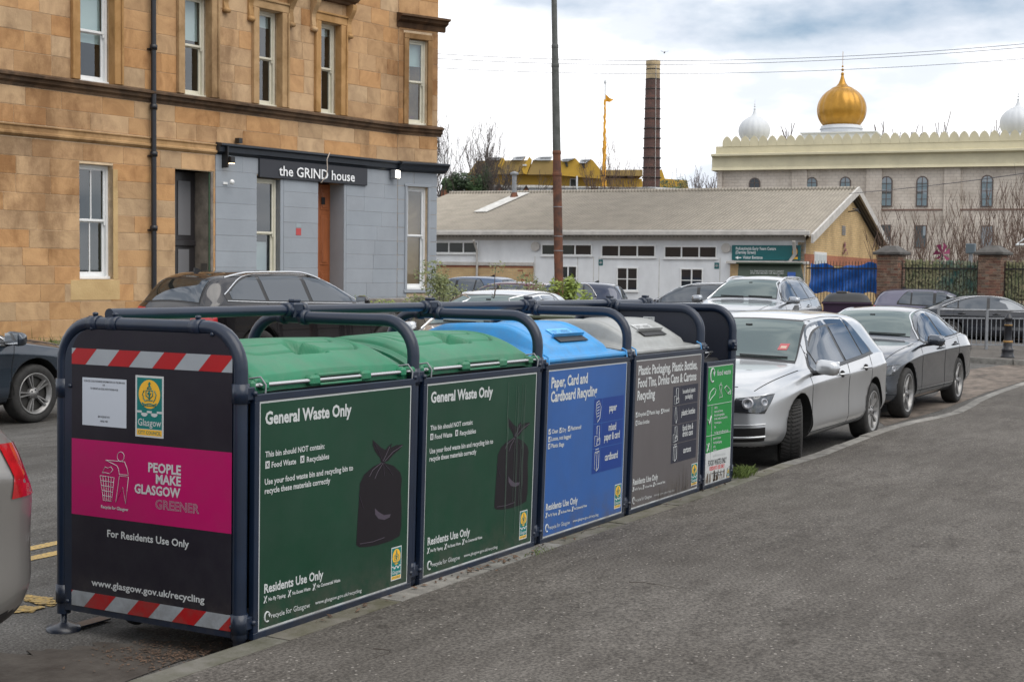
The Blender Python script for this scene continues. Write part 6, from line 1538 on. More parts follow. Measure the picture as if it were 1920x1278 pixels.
b = MB(); b.tube([(XL, RY, RZ + .10), (.4, RY, RZ + .10)], .11, 8); b.build('ridge_cap', M['roofsheet'], ny)
b = MB(); b.bbox(XL, .30, -.56, -.44, EZ + .0, EZ + .17, .02); b.build('gutter', M['bargeboard'], ny)
b = MB(); b.box(XL, .0, -.44, .0, EZ - .02, EZ + .01); b.box(XL, .0, .002, .25, 3.021, EZ + .24); b.build('soffit', M['bargeboard'], ny)
for (ya, yb2) in ((-.55, RY), (BY + .55, RY)):
    b = MB(); zA = EZ + .06 + (-.55) * sl; b.prism([(.35, ya, zA - .24), (.35, ya, zA + .10), (.35, yb2, RZ + .19), (.35, yb2, RZ - .15)], (.09, 0, 0)); o = b.build('bargeboard', M['bargeboard'], ny); fix_normals(o)
EZ_ = EZ
# flue and its flashing strip
fp_ = on_plane(964, 378, PE + NE * 9.0, NE) - PE; fx = fp_.dot(DE)
b = MB(); b.tube([(fx, 9.0, EZ + 9.0 * sl), (fx, 9.0, EZ + 9 * sl + 1.25)], .11, 10); b.lathe([(.12, -.10), (.2, -.08), (.2, .02), (.05, .08)], 12, Matrix.Translation((fx, 9.0, EZ + 9 * sl + 1.3))); fo = b.build('flue', M['zinc'], ny)
b = MB(); b.lathe([(.24, 0), (.13, .28)], 12, Matrix.Translation((fx, 9.0, EZ + 9 * sl + .08))); b.build('flue_collar', M['rust'], fo)
b = MB(); b.prism([(fx - .32, 4.9, EZ + 4.9 * sl + .14), (fx + .32, 4.9, EZ + 4.9 * sl + .14), (fx + .32, 10.2, EZ + 10.2 * sl + .14), (fx - .32, 10.2, EZ + 10.2 * sl + .14)], (0, 0, .03)); b.build('flashing_strip', M['flash'], ny)
def nwin(x0, x1, y0, y1, panes, name='window', mull=0, bars=True):
    a, c = ef(x0, y1), ef(x1, y0); b = MB(); f = .055; u0, u1, z0, z1 = a.x, c.x, min(a.z, ef(x1, y1).z), c.z
    for q in ((u0, u1, z0, z0 + f), (u0, u1, z1 - f, z1), (u0, u0 + f, z0 + f, z1 - f), (u1 - f, u1, z0 + f, z1 - f)): b.bbox(q[0], q[1], -.05, .02, q[2], q[3], .006)
    b.bbox(u0 - .03, u1 + .03, -.08, .0, z0 - .05, z0 - .002, .006)
    w_ = None; pw = (u1 - u0) / panes
    for k in range(1, panes): b.bbox(u0 + pw * k - f / 2, u0 + pw * k + f / 2, -.045, .02, z0 + f, z1 - f, .004)
    if mull: b.bbox(u0 + f, u1 - f, -.042, .02, (z0 + z1) / 2 - f / 3, (z0 + z1) / 2 + f / 3, .004)
    w_ = b.build(name, M['white_paint'], ny)
    for k in range(panes):
        p = MB(); p.box(u0 + pw * k + f * .6, u0 + pw * (k + 1) - f * .6, -.018, -.008, z0 + f * .6, z1 - f * .6); p.build('pane', M['car_glass2'], w_)
    return u0, u1, z0, z1
M['car_glass2'] = glassy('dark_window_glass', refl=.06, dark=(.02, .023, .028))
for q in ((1015, 1111, 457.5, 479, 3), (1127, 1230, 459, 482, 3), (1245, 1345, 461, 484, 3), (815, 897, 453, 475, 3)): nwin(*q)
for q in ((1048, 1083, 498, 545), (1156, 1197, 501, 545), (1275, 1319, 503, 548)): nwin(*q, 2, mull=1)
b = MB(); a, c = ef(815, 483), ef(1001, 483)
b.box(a.x - 2, c.x, -.06, -.002, G0, 1.95); b.build('brick_base', M['ybrick'], ny)
b = MB(); b.bbox(a.x - 2, c.x, -.12, -.0, 1.955, 2.10, .01); b.build('brick_coping', M['bargeboard'], ny)
b = MB(); b.box(a.x - 2, c.x, -.066, -.0605, 1.86, 1.95)
for k in range(9): 
    x = c.x - random.choice([.2, .45, .3]) ; z = .2 + k * .19; b.box(x - .24, x, -.066, -.0605, z, z + .07)
b.build('red_brick_course', M['rbrick'], ny)
p_ = ef(1005, 462); b = MB(); b.lathe([(.001, .0), (.17, .01), (.19, .06), (.19, .10)][::-1], 18, Matrix.Translation((p_.x, 0, p_.z)) @ Matrix.Rotation(R_(90), 4, 'X')); b.build('wall_lamp', M['bargeboard'], ny)
p_ = ef(1362, 465); b = MB(); b.lathe([(.001, .0), (.17, .01), (.19, .06), (.19, .10)][::-1], 18, Matrix.Translation((p_.x, 0, p_.z)) @ Matrix.Rotation(R_(90), 4, 'X')); b.build('wall_lamp', M['bargeboard'], ny)
for x, y in ((1126.5, 492), (1344, 498)):
    p_ = ef(x, y); b = MB(); b.box(p_.x - .09, p_.x + .09, -.02, -.004, p_.z - .12, p_.z + .12); o = b.build('small_sign', M['sign_teal'], ny)
    b = MB(); b.lathe([(.001, 0), (.06, 0)], 10, Matrix.Translation((p_.x, -.022, p_.z)) @ Matrix.Rotation(R_(90), 4, 'X')); b.build('sign_disc', M['print_white'], o)
pa = ef(893, 455, -.2); b = MB(); b.tube([(pa.x, -.48, 3.0), (pa.x, -.12, 2.6), (pa.x, -.14, 2.3), (pa.x + .02, -.14, 2.1), (pa.x, -.14, G0)], .05, 8); b.build('downpipe', M['bargeboard'], ny)
for xx in range(-19, -1, 1):
    pass
b = MB()
for px in (1003, 1083, 1113, 1123, 1236, 1350): q = ef(px, 500); b.box(q.x - .012, q.x + .012, -.008, -.0005, G0, 2.35)
b.build('panel_joint', M['flash'], ny)
# sign
a, c = ef(1373, 488.5), ef(1503, 460); b = MB(); b.bbox(a.x, c.x - .02, -.10, -.02, a.z + .02, c.z, .01); sgn = b.build('name_board', M['sign_teal'], ny)
for s, x0, y0, x1, cap in (('Pollokshields Early Years Centre', 1381, 468.5, 1456, .115), ('(Darnley Street)', 1380.5, 475.5, 1418, .12), ('Visitor Entrance', 1394, 485, 1431, .115)):
    p, q = ef(x0, y0), ef(x1, y0 + .4); zz = (p.z + q.z) / 2; tb = text_mb(s, (p.x, -.104, zz), (q.x, -.104, zz), (0, 0, 1), (0, -1, 0), cap, thick=.002, bold=.012); tb.build('lettering', M['letters'], sgn)
p, q = ef(1381, 483), ef(1391, 483); b = MB(); b.box(p.x + .06, q.x, -.108, -.104, p.z - .018, p.z + .018); b.poly([(p.x - .03, -.107, p.z), (p.x + .09, -.107, p.z - .07), (p.x + .09, -.107, p.z + .07)]); b.build('arrow', M['letters'], sgn)
p, q = ef(1486, 486), ef(1497, 463); b = MB(); b.box(p.x, q.x, -.108, -.104, p.z, q.z); b.add([((p.x + q.x) / 2 + .10 * math.cos(k * .4), -.11, (p.z * .4 + q.z * .6) + .15 * math.sin(k * .4)) for k in range(16)], [tuple(range(16))], 1); b.box(p.x, q.x, -.111, -.109, p.z, p.z + .09, 1); b.build('crest_sticker', [M['bag_line'], M['gold_print']], sgn)
b = MB(); q = ef(1370, 492); b.box(q.x, 0, -.06, -.002, G0, q.z - .05); b.build('brick_base', M['ybrick'], ny)
b = MB(); b.bbox(q.x - .1, .2, -.35, -.002, q.z - .045, q.z + .06, .01); b.build('ledge', M['bargeboard'], ny)
q = ef(1488, 456); b = MB(); b.tube([(q.x + .1, -.48, 3.0), (q.x + .1, -.2, 2.5), (q.x - .12, -.16, 2.2), (q.x - .12, -.2, G0)], .07, 8); b.build('downpipe', M['bargeboard'], ny)
# gable details
def gy(x, y): p = on_plane(x, y, PE, DE) - PE; return Vector((0, p.dot(NE), p.z))
a, c = gy(1525, 500), gy(1548, 478); b = MB()
b.box(.0, .05, a.y, c.y, a.z, c.z + .1); wn = b.build('window', M['white_paint'], ny)
b = MB(); [b.box(.051, .06, a.y + .1 + (c.y - a.y - .1) * k / 3, a.y + (c.y - a.y) * (k + 1) / 3 - .1, a.z + .1, c.z) for k in range(3)]; b.build('pane', mat('frosted_pane', (.55, .6, .62), .3), wn)
a, c = gy(1578, 440), gy(1585, 423); b = MB(); [b.box(.0, .03, a.y, c.y, a.z + (c.z - a.z) * k / 6, a.z + (c.z - a.z) * (k + .6) / 6) for k in range(6)]; b.build('vent', M['zinc'], ny)
a = gy(1590, 397); b = MB(); b.tube([(.0, a.y, a.z), (.4, a.y, a.z + .05), (.45, a.y + .6, a.z - .05)], .03, 5); b.tube([(.3, a.y - .5, a.z + .1), (.35, a.y + .7, a.z + .12)], .03, 5); b.build('aerial_bracket', M['iron'], ny)
a = gy(1582, 473); b = MB(); r_ = random.Random(8)
for _ in range(10): p = Vector((.06, a.y + r_.uniform(-.5, .5), a.z + r_.uniform(-.25, .3))); b.add([p, p + Vector((0, .25, .06)), p + Vector((0, .1, .25))], [(0, 1, 2)])
b.build('cut_out_figure', mat('crimson_board', (.16, .015, .06), .6), ny)

# ---- brick gate piers, iron fence, tarpaulin, netting
F0 = Vector((45.22, 11.46, 0)); F1 = Vector((44.72, 8.27, 0)); FD = (F1 - F0).normalized(); FA = math.atan2(FD.y, FD.x); FZ = -.25
def fpt(x, y): n = Vector((-FD.y, FD.x, 0)); p = on_plane(x, y, F0, n) - F0; return Vector((p.dot(FD), 0, p.z))
M['pier_brick'] = mat('brown_pier_brick', (.165, .095, .062), .88, 0, .3, 6, .4, 40, objvar=.3)
U_BR = unit_mesh('pier_brick', M['pier_brick'])
for k, (px, lab) in enumerate(((1671.5, 'brown brick gate pier with a stone cap beside the blue tarpaulin'), (1862, 'brown brick gate pier with a stone cap standing between two camouflaged fence bays'))):
    s = fpt(px, 500).x; base = F0 + FD * s; H_ = 2.38 - FZ; t = thing('gate_pier', lab, 'gate pier', (base.x, base.y, FZ), FA, 'brick gate piers')
    b = MB(); b.box(-.325, .325, -.325, .325, 0, H_ - .02); b.build('core', M['mortar'], t)
    nc = 32; ch = (H_) / nc
    for i in range(nc):
        z0 = i * ch + .004; z1 = (i + 1) * ch - .006; off = 0 if i % 2 else .5
        cuts = [-.34] + [-.34 + .2267 * (j + off) for j in range(1 if off == 0 else 0, 3)] + [.34]
        for a, c in zip(cuts, cuts[1:]):
            if c - a > .03: block(U_BR, 'brick', t, a + .004, c - .004, -.34, -.30, z0, z1)
        cuts = [-.298] + [-.34 + .2267 * (j + .5 - off) for j in range(1, 3)] + [.34]
        for a, c in zip(cuts, cuts[1:]):
            if c - a > .03: block(U_BR, 'brick', t, .30, .34, a + .004, c - .004, z0, z1)
    b = MB(); b.bbox(-.45, .45, -.45, .45, H_, H_ + .10, .02); vs = [(-.40, -.40, H_ + .1), (.40, -.40, H_ + .1), (.40, .40, H_ + .1), (-.40, .40, H_ + .1), (-.16, -.16, H_ + .29), (.16, -.16, H_ + .29), (.16, .16, H_ + .29), (-.16, .16, H_ + .29)]
    b.add(vs, [(0, 1, 5, 4), (1, 2, 6, 5), (2, 3, 7, 6), (3, 0, 4, 7), (4, 5, 6, 7)]); b.build('cap', mat('pier_cap_stone', (.085, .08, .075), .85, 0, .3, 6), t)
U_BAR = MB().lathe([(.5, 0), (.5, .97), (.02, 1.0)], 6).mesh('bar', M['iron'])
def fence(lab, s0, s1, zt, step=.105):
    t = thing('iron_fence', lab, 'fence', (F0 + FD * s0 + Vector((0, 0, FZ))), FA, 'black iron fence bays'); n = int((s1 - s0) / step)
    b = MB(); 
    for z in (.55, zt - FZ - .28): b.box(0, s1 - s0, -.015, .015, z, z + .045)
    b.build('fence_rail', M['iron'], t)
    for i in range(n + 1):
        o = bpy.data.objects.new('bar', U_BAR); COL.objects.link(o); o.parent = t; o.location = ((s1 - s0) * i / n, 0, .3); o.scale = (.022, .022, zt - FZ - .3)
s1_ = fpt(1671.5, 500).x; s2_ = fpt(1862, 500).x
fence('black iron fence bay in front of the blue tarpaulin', fpt(1512, 500).x, s1_ - .36, 2.2); fence('black iron fence bay over camouflage netting between the two piers', s1_ + .36, s2_ - .36, 2.22); fence('black iron fence bay at the right edge of the picture', s2_ + .36, s2_ + 3.2, 2.22)
b = MB(); b.box(fpt(1512, 500).x, s2_ + 3.2, -.14, .14, 0, .5); b.box(fpt(1500, 500).x, s1_ - .36, .5, .7, 0, 1.0) ; o = b.build('dwarf_wall', M['rbrick']); o.location = (F0.x, F0.y, FZ - .2); o.rotation_euler = (0, 0, FA); tag(o, 'low red brick wall under the iron fence', 'wall')
def cloth(name, lab, cat, px, m, amp, off, seed, sag=.06, holes=False, group=None):
    (x0, x1, yt, yb) = px; a, c = fpt(x0, yt), fpt(x1, yt); zb = fpt((x0 + x1) / 2, yb).z; r_ = random.Random(seed); n, k = 60, 22; rows = []; ph = [r_.uniform(0, 6) for _ in range(6)]
    for j in range(k + 1):
        v = j / k; r = []
        for i in range(n + 1):
            u = i / n; x = a.x + (c.x - a.x) * u; z = a.z + (zb - a.z) * v + sag * math.sin(u * 7 + ph[0]) * (1 - v) + .04 * math.sin(u * 19 + ph[1]); y = off + amp * (math.sin(u * 23 + ph[2] + v * 2) + .6 * math.sin(u * 51 + ph[3]) + .5 * math.sin(v * 9 + u * 9 + ph[4])); r.append((x, y, z))
        rows.append(r)
    b = MB()
    if not holes: b.grid(rows)
    else:
        # knotted net: small leaf scraps over a wide mesh
        W_ = c.x - a.x; Hh = a.z - zb
        for _ in range(int(W_ * Hh * 420)):
            u, v = r_.random(), r_.random(); p = Vector((a.x + W_ * u, off + r_.uniform(-.03, .03), a.z - Hh * v)); s = r_.uniform(.02, .05); an = r_.random() * 6.3
            b.add([p + Vector((s * math.cos(an + q), r_.uniform(-.01, .01), s * math.sin(an + q) * 1.2)) for q in (0, 1.3, 2.9, 4.4)], [(0, 1, 2, 3)])
    o = b.build(name, m); o.location = (F0.x, F0.y, 0); o.rotation_euler = (0, 0, FA); tag(o, lab, cat, group)
cloth('tarpaulin', 'crumpled bright blue tarpaulin tied behind the iron fence', 'tarpaulin', (1517, 1641, 496, 549), M['tarp'], .055, .12, 3)
cloth('camouflage_net', 'sandy camouflage netting on the left half of the fence bay between the piers', 'netting', (1696, 1762, 487, 556), M['camo'], .02, .07, 4, holes=True)
cloth('camouflage_net', 'dark green camouflage netting on the right half of the fence bay between the piers', 'netting', (1755, 1838, 489, 556), M['camo2'], .02, .09, 5, holes=True)
cloth('camouflage_net', 'yellowish camouflage netting on the fence right of the second pier', 'netting', (1886, 1935, 489, 560), M['camo'], .02, .07, 6, holes=True)
cloth('green_screen', 'olive screening cloth behind the camouflage netting', 'screen', (1694, 1940, 492, 560), mat('olive_screen', (.26, .23, .13), .9, 0, .5, 1.5, col2=(.10, .14, .09)), .02, .16, 7)

# ---- textile bank, purple bin, cabinet
def local_thing(name, lab, cat, px, py, D, rzd, z=None, group=None):
    p = at_depth(px, py, D); return thing(name, lab, cat, (p.x, p.y, gz(p.x, p.y) if z is None else z), R_(rzd), group)
t = local_thing('textile_bank', 'dark green steel textile bank with a dark slot under the teal name board', 'clothes bank', 1441, 540, 40, -78, -.1)
W_ = 1.74; zt = 2.12; b = MB(); b.prism([(-W_ / 2, 0, 0), (-W_ / 2, 0, zt - .35), (-W_ / 2 + .0, .12, zt), (-W_ / 2, 1.3, zt - .55), (-W_ / 2, 1.3, 0)], (W_, 0, 0)); o = b.build('body', M['green_bank'], t); fix_normals(o)
b = MB(); b.bbox(-W_ / 2 - .05, W_ / 2 + .05, -.06, .25, zt + .0, zt + .05, .01); b.build('hood', M['green_bank'], t)
b = MB(); b.box(-.38, .30, -.012, -.0, 1.62, 1.76); b.build('slot', M['well'], t)
b = MB(); b.box(.52, .74, -.012, -.0, 1.66, 1.90); o = b.build('blue_label', mat('blue_label', (.03, .10, .38), .5), t)
for s, z in (('ALL ITEMS DONATED DIRECTLY BENEFIT', 1.90), ('AND ARE REUSED OR RECYCLED', 1.84)): text_mb(s, (-.52, -.013, z), (.42, -.013, z), (0, 0, 1), (0, -1, 0), .045, thick=.002, bold=.01).build('lettering', M['print_pale'], t)
text_mb('110', (.55, -.014, 1.75), (.71, -.014, 1.75), (0, 0, 1), (0, -1, 0), .06, thick=.002).build('lettering', M['print_white'], o)
t = local_thing('wheeled_bin', 'purple wheeled bin with a black domed lid in front of the blue tarpaulin', 'bin', 1588, 560, 41, -75, -.2)
b = MB(); b.add([(x * w0, y, z) for z, w0, y0, y1 in ((.15, .55, -.38, .4), (1.12, .66, -.5, .5)) for x, y in ((-1, y0), (1, y0), (1, y1), (-1, y1))], [(0, 1, 5, 4), (1, 2, 6, 5), (2, 3, 7, 6), (3, 0, 4, 7), (0, 3, 2, 1)]); b.bbox(-.70, .70, -.55, .55, 1.10, 1.17, .02); b.build('container', M['purple'], t)
b = MB(); b.grid([[(x * .68, -.55 + 1.1 * j / 10, 1.17 + .26 * math.sin(math.pi * (j / 10) ** .8) * (1 - abs(x) ** 6)) for x in [i / 6 - 1 for i in range(13)]] for j in range(11)]); b.bbox(-.3, .0, -.2, .1, 1.38, 1.47, .03); b.build('lid', M['bin_dark'], t)
t = thing('utility_cabinet', 'olive green steel cabinet seen through the hub behind the grey lid', 'cabinet', (14.9, 7.7, gz(15, 7.7)), 0)
b = MB(); b.bbox(-.18, .45, -.3, .3, 0, 1.25, .01); b.build('cabinet_body', mat('olive_cabinet', (.045, .055, .022), .5), t); b = MB(); b.bbox(-.2, .47, -.32, .32, 1.252, 1.29, .01); b.build('cabinet_cap', mat('olive_cabinet_cap', (.05, .06, .03), .5), t)

# ---- guard railing and bollard on the far footway
ra = on_ground(1849, 655, .12); rdir = (on_ground(1918, 658.5, .12) - on_ground(1770, 651, .12)).normalized(); rdir.z = 0; rdir.normalize(); ran = math.atan2(rdir.y, rdir.x); zr = gz(ra.x, ra.y) + .12
for k, (s0, lab) in enumerate(((-2.02, 'galvanised pedestrian guard rail panel left of the post, nearest the grey saloon'), (0, 'galvanised pedestrian guard rail panel behind the black bollard'))):
    t = thing('guard_rail', lab, 'railing', (ra + rdir * s0 + Vector((0, 0, 0))).to_tuple()[:2] + (zr,), ran, 'guard rail panels on the far footway')
    xa = 0 if k else .85
    b = MB(); b.box(xa + .03, 1.97, -.02, .02, .10, .135); b.box(xa + .03, 1.97, -.02, .02, .74, .775); b.tube([(xa, 0, .95), (2.0, 0, .95)], .024, 8); b.build('rail', M['zinc'], t)
    for x in (xa,): b = MB(); b.box(x - .03, x + .03, -.03, .03, -.05, .97); b.build('post', M['zinc'], t)
    if k: b = MB(); b.box(2.0 - .03, 2.03, -.03, .03, -.05, .97); b.build('post', M['zinc'], t)
    UB = MB().box(-.5, .5, -.5, .5, 0, 1).mesh('baluster', M['zinc'])
    for i in range(1 if k else 8, 18):
        o = bpy.data.objects.new('baluster', UB); COL.objects.link(o); o.parent = t; o.location = (i * 2 / 18, 0, .135); o.scale = (.018, .018, .605)
bp_ = on_ground(1889, 670, .12); t = thing('bollard', 'black heritage bollard with a faded gold band on the far footway', 'bollard', bp_)
prof = [(.15, 0), (.15, .03), (.135, .05), (.125, .14), (.13, .16), (.13, .19), (.105, .21), (.10, .30)]; b = MB(); b.lathe(prof, 20); b.lathe([(.10, .30), (.088, .34), (.078, .70), (.085, .71), (.085, .74), (.075, .75), (.072, .84), (.09, .85), (.09, .88), (.07, .90), (.05, .95), (.02, .97), (.001, .98)], 20); b.build('column', M['pipe'], t)
b = MB(); b.lathe([(.103, .335), (.106, .34), (.106, .372), (.10, .38)], 20); b.lathe([(.087, .712), (.088, .72), (.087, .738)], 20); b.build('gold_band', mat('worn_gold_band', (.30, .17, .05), .5), t)

# ---- lamp column
pb, pt = at_depth(1048.5, 560, 25), at_depth(1038, -60, 25); t = thing('lamp_column', 'tall leaning lamp column with flaking grey paint over rust at its foot', 'lamp post', (pb.x, pb.y, .0))
ax = (pt - pb).normalized(); p0 = pb - ax * ((pb.z) / ax.z); px_at = lambda y: p0 + ax * ((at_depth(1045, y, 25).z) / ax.z)
def seg(y0, y1, w0, w1, nm, m_):
    a, c = px_at(y0) - p0, px_at(y1) - p0; b = MB(); k_ = 25 / F_PX / 2; b.tube([a, c], [w0 * k_, w1 * k_], 20); b.lathe([(w1 * k_, -.01), (w1 * k_ * 1.1, 0), (w1 * k_ * 1.1, .04), (w1 * k_, .06)], 20, Matrix.Translation(c)); return b.build(nm, M[m_], t)
t.location = p0
seg(700, 330, 17.5, 16.5, 'rusted_base', 'rust'); seg(330, 289, 16, 15, 'column_section', 'rust'); seg(289, 126, 15, 13.5, 'column_section', 'polepaint'); seg(126, 90, 13.5, 12, 'column_section', 'polepaint'); seg(90, -70, 11, 10, 'column_section', 'polepaint')
b = MB(); 
for y in (470, 443, 388): c = px_at(y) - p0; b.lathe([(.083, -.006), (.087, 0), (.083, .006)], 16, Matrix.Translation(c))
b.build('steel_band', M['zinc'], t)

# ---- temple
AG = R_(-81.4); PG = at_depth(1343.5, 400, 110); PG.z = 0; DG = Vector((math.cos(AG), math.sin(AG), 0)); NG = Vector((-DG.y, DG.x, 0))
tp = thing('temple_building', 'pale block temple with scalloped cream parapet, gold dome and white domes', 'building', PG, AG)
def tf(x, y): p = on_plane(x, y, PG, NG) - PG; return Vector((p.dot(DG), 0, p.z))
zw = (tf(1343.5, 320).z + tf(1917, 313.5).z) / 2; zc0 = (tf(1342, 295).z + tf(1920, 281.5).z) / 2; zm = tf(1360, 268).z; LX = tf(1960, 400).x
print('temple', zw, zc0, zm, LX, tf(1634, 393), tf(1650, 422))
b = MB(); b.box(0, LX + 8, 0, 30, -1, zw); b.build('wall', M['temple'], tp)
for px in (1345, 1352.0, 1484, 1623, 1769):
    s = tf(px, 400).x; wd = .35 if px == 1345 else 1.15
    if px == 1352: continue
    b = MB(); b.box(s, s + wd, -.18, -.001, -1, zw); b.build('pilaster', M['temple'], tp)
b = MB(); b.prism([(-.35, 0, zw), (-.35, -.55, zw + .02), (-.35, -.35, zw + .25), (-.35, -.35, zc0 - .1), (-.35, -.75, zc0 - .02), (-.35, -.75, zc0 + .12), (-.35, -.2, zc0 + .2), (-.35, 30, zc0 + .2), (-.35, 30, zw)], (LX + 9, 0, 0)); o = b.build('cornice', M['cream'], tp); fix_normals(o)
mer = MB(); P = [(-.36, 0), (.36, 0), (.36, .32), (.30, .52), (.16, .70), (0, .80), (-.16, .70), (-.30, .52), (-.36, .32)]; mer.prism([(x, -.18, z) for x, z in P], (0, .2, 0)); mm_ = mer.mesh('merlon', M['cream'])
pitch = (tf(1903, 260).x - tf(1364, 260).x) / 30.0; x = tf(1364, 260).x
b = MB(); b.box(-.1, LX + 8, -.16, .3, zc0 + .2, zc0 + .75); b.build('parapet', M['cream'], tp)
for i in range(34):
    o = bpy.data.objects.new('merlon', mm_); COL.objects.link(o); o.parent = tp; o.location = (x + i * pitch, -.02, zc0 + .72); o.scale = (pitch / .73, 1, 1)
def arched(px0, px1, yt, yb, blue):
    a, c = tf(px0, yb), tf(px1, yt); w_ = (c.x - a.x) / 2; cx = (a.x + c.x) / 2; zs = c.z - w_; P = [(cx - w_, a.z), (cx + w_, a.z)] + [(cx + w_ * math.cos(R_(q)), zs + w_ * math.sin(R_(q))) for q in range(0, 181, 15)]
    b = MB(); b.prism([(x, -.07, z) for x, z in P], (0, .1, 0)); f_ = b.build('window', mat('bronze_frame', (.12, .08, .065), .5) if 'bronze' not in M else M['bronze'], tp); fix_normals(f_)
    w2 = w_ - .09; P = [(cx - w2, a.z + .08), (cx + w2, a.z + .08)] + [(cx + w2 * math.cos(R_(q)), zs + w2 * math.sin(R_(q))) for q in range(0, 181, 15)]
    b = MB(); b.poly([(x, -.08, z) for x, z in P]); b.build('pane', M['car_glass2'] if not blue else M['pane_blue'], f_)
    if blue: b = MB(); zz = a.z + (c.z - a.z) * .42; b.box(cx - w2, cx + w2, -.085, -.082, zs - .55, zs - .05) ; b.box(cx - w2, cx + w2, -.085, -.082, a.z + .1, zz); b.build('window_film', mat('blue_film', (.16, .22, .25), .3), f_)
    b = MB(); b.box(cx - .03, cx + .03, -.1, -.086, a.z + .08, c.z - .05)
    for q in (.25, .5, .75): z = a.z + (c.z - a.z) * q; b.box(cx - w2, cx + w2, -.1, -.087, z - .02, z + .02)
    b.build('glazing_bar', M['bronze'], f_)
M['bronze'] = mat('bronze_frame', (.10, .075, .065), .5); M['pane_blue'] = glassy('bluish_pane', refl=.15, dark=(.04, .07, .09))
for q in ((1404, 1426, 333, 372, 0), (1511, 1533, 332, 375, 1), (1574, 1596, 331, 375, 1), (1650, 1674, 330, 388, 1), (1717, 1741, 330, 388, 1), (1838, 1863, 328, 388.5, 1)): arched(*q)
for q in ((1648, 1671, 421, 462), (1714, 1738, 422, 465), (1838, 1863, 423, 465)):
    a, c = tf(q[0], q[3]), tf(q[1], q[2]); b = MB(); b.box(a.x, c.x, -.05, .02, a.z, c.z); w_ = b.build('window', M['bronze'], tp); b = MB(); b.box(a.x + .08, c.x - .08, -.06, -.052, a.z + .08, c.z - .08); b.build('pane', M['pane_blue'], w_)
b = MB(); z = tf(1740, 393.3).z; b.box(tf(1634, 393).x, tf(1767, 393).x, -.05, -.0015, z - .06, z + .06); b.box(tf(1785, 393).x, LX, -.05, -.0015, z - .06, z + .06); b.build('sill_band', mat('brown_band', (.18, .11, .085), .7), tp)
# roof house and domes
def dome(cx, cy, rad, z0, hgt, m_, ribs, nm, spire, drum_h, finial, parent=tp):
    prof = []; n = 18
    for i in range(n + 1):
        a = R_(-44 + (60 + 44) * i / n); prof.append((rad * math.cos(a) , z0 + hgt * (math.sin(a) + .695) / 1.561))
    T0 = Matrix.Translation((cx, cy, 0)); b = MB(); b.lathe(prof, ribs * 6, T0, rib=lambda an, r, z: 1 - .03 * abs(math.cos(an * ribs / 2)) ** 4 if r > .3 else 1); d_ = b.build(nm, m_, parent)
    zt = prof[-1][1]; rt = prof[-1][0]
    b = MB(); b.lathe([(rt * 1.04, zt - .06 * hgt), (rt * 1.06, zt - .02 * hgt), (rt * .8, zt + .05 * hgt), (rt * .5, zt + .22 * spire), (rt * .3, zt + .42 * spire), (rt * .17, zt + spire * .7), (rt * .08, zt + spire)], 24, T0); b.build('lotus_cap', m_, d_)
    b = MB(); zz = zt + spire
    for k in range(3): r = rad * (.075 - .015 * k); b.lathe([(.001, zz - r), (r * .7, zz - r * .7), (r, zz), (r * .7, zz + r * .7), (.001, zz + r * 1.1)], 10, T0 @ Matrix.Identity(4)); zz += r * 2.3
    b.tube([(cx, cy, zz - .1), (cx, cy, zz + finial)], .02 if rad > 1.5 else .012, 5); b.build('finial', m_, d_)
    b = MB(); b.lathe([(rad * .84, z0 - drum_h), (rad * .84, z0 - .03), (rad * .72, z0 + .06)], 36, T0); b.lathe([(rad * .88, z0 - drum_h * .5), (rad * .88, z0 - drum_h * .4)], 36, T0); b.build('drum', M['domewhite'], parent)
def tfy(x, y, dy): p = on_plane(x, y, PG + NG * dy, NG) - PG; return Vector((p.dot(DG), dy, p.z))
g_ = tfy(1577.5, 239, 9); ge = tfy(1625, 200, 9); gt_ = tfy(1577, 172, 9)
dome(g_.x, 9, ge.x - g_.x, g_.z + .1, (gt_.z - g_.z) * 1.02, M['gold'], 16, 'gold_dome', tfy(1577, 143, 9).z - gt_.z, tfy(1577, 250, 9).z * 0 + .55, 1.0)
a, c = tfy(1503, 262, 6), tfy(1634, 262, 6); b = MB(); b.box(a.x, c.x + .3, 6, 13, zw, tfy(1560, 250, 6).z); b.bbox(a.x - .12, c.x + .42, 5.88, 13, tfy(1560, 250, 6).z, tfy(1560, 250, 6).z + .12, .02); b.build('roof_house', M['domewhite'], tp)
for cxp, yb_, yt_, yt2, rr_ in ((1414, 264, 222, 205, 30), (1907.5, 252, 205, 187, 35)):
    g_ = tfy(cxp, yb_, 2.5); ge = tfy(cxp + rr_, 240, 2.5); gt_ = tfy(cxp, yt_, 2.5); dome(g_.x, 2.5, ge.x - g_.x, g_.z, gt_.z - g_.z, M['domewhite'], 16, 'white_dome', tfy(cxp, yt2, 2.5).z - gt_.z, .7, .25)

# ---- chimney
cb_ = at_depth(1221, 362, 142); ct = at_depth(1224.5, 116, 142); t = thing('factory_chimney', 'tall round dark brick factory chimney with a pale head and iron bands', 'chimney', (cb_.x, cb_.y, 0))
k_ = 142 / F_PX / 2; zb0 = cb_.z; ztp = ct.z; ax = (ct - cb_); 
b = MB(); off = lambda f: Vector((ax.x, ax.y, 0)) * f * .0
zz = lambda y: at_depth(1223, y, 142).z
b.tube([(0, 0, -2), (0, 0, zz(150))], [37.5 * k_ * 1.04, 27 * k_], 28); b.build('shaft', M['chim'], t)
b = MB(); b.tube([(0, 0, zz(150)), (0, 0, ztp - .3)], [27 * k_, 25.5 * k_], 28); b.lathe([(25 * k_, ztp - .6), (27 * k_, ztp - .4), (27 * k_, ztp), (20 * k_, ztp + .01)], 28); b.build('chimney_head', M['chim_top'], t)
b = MB()
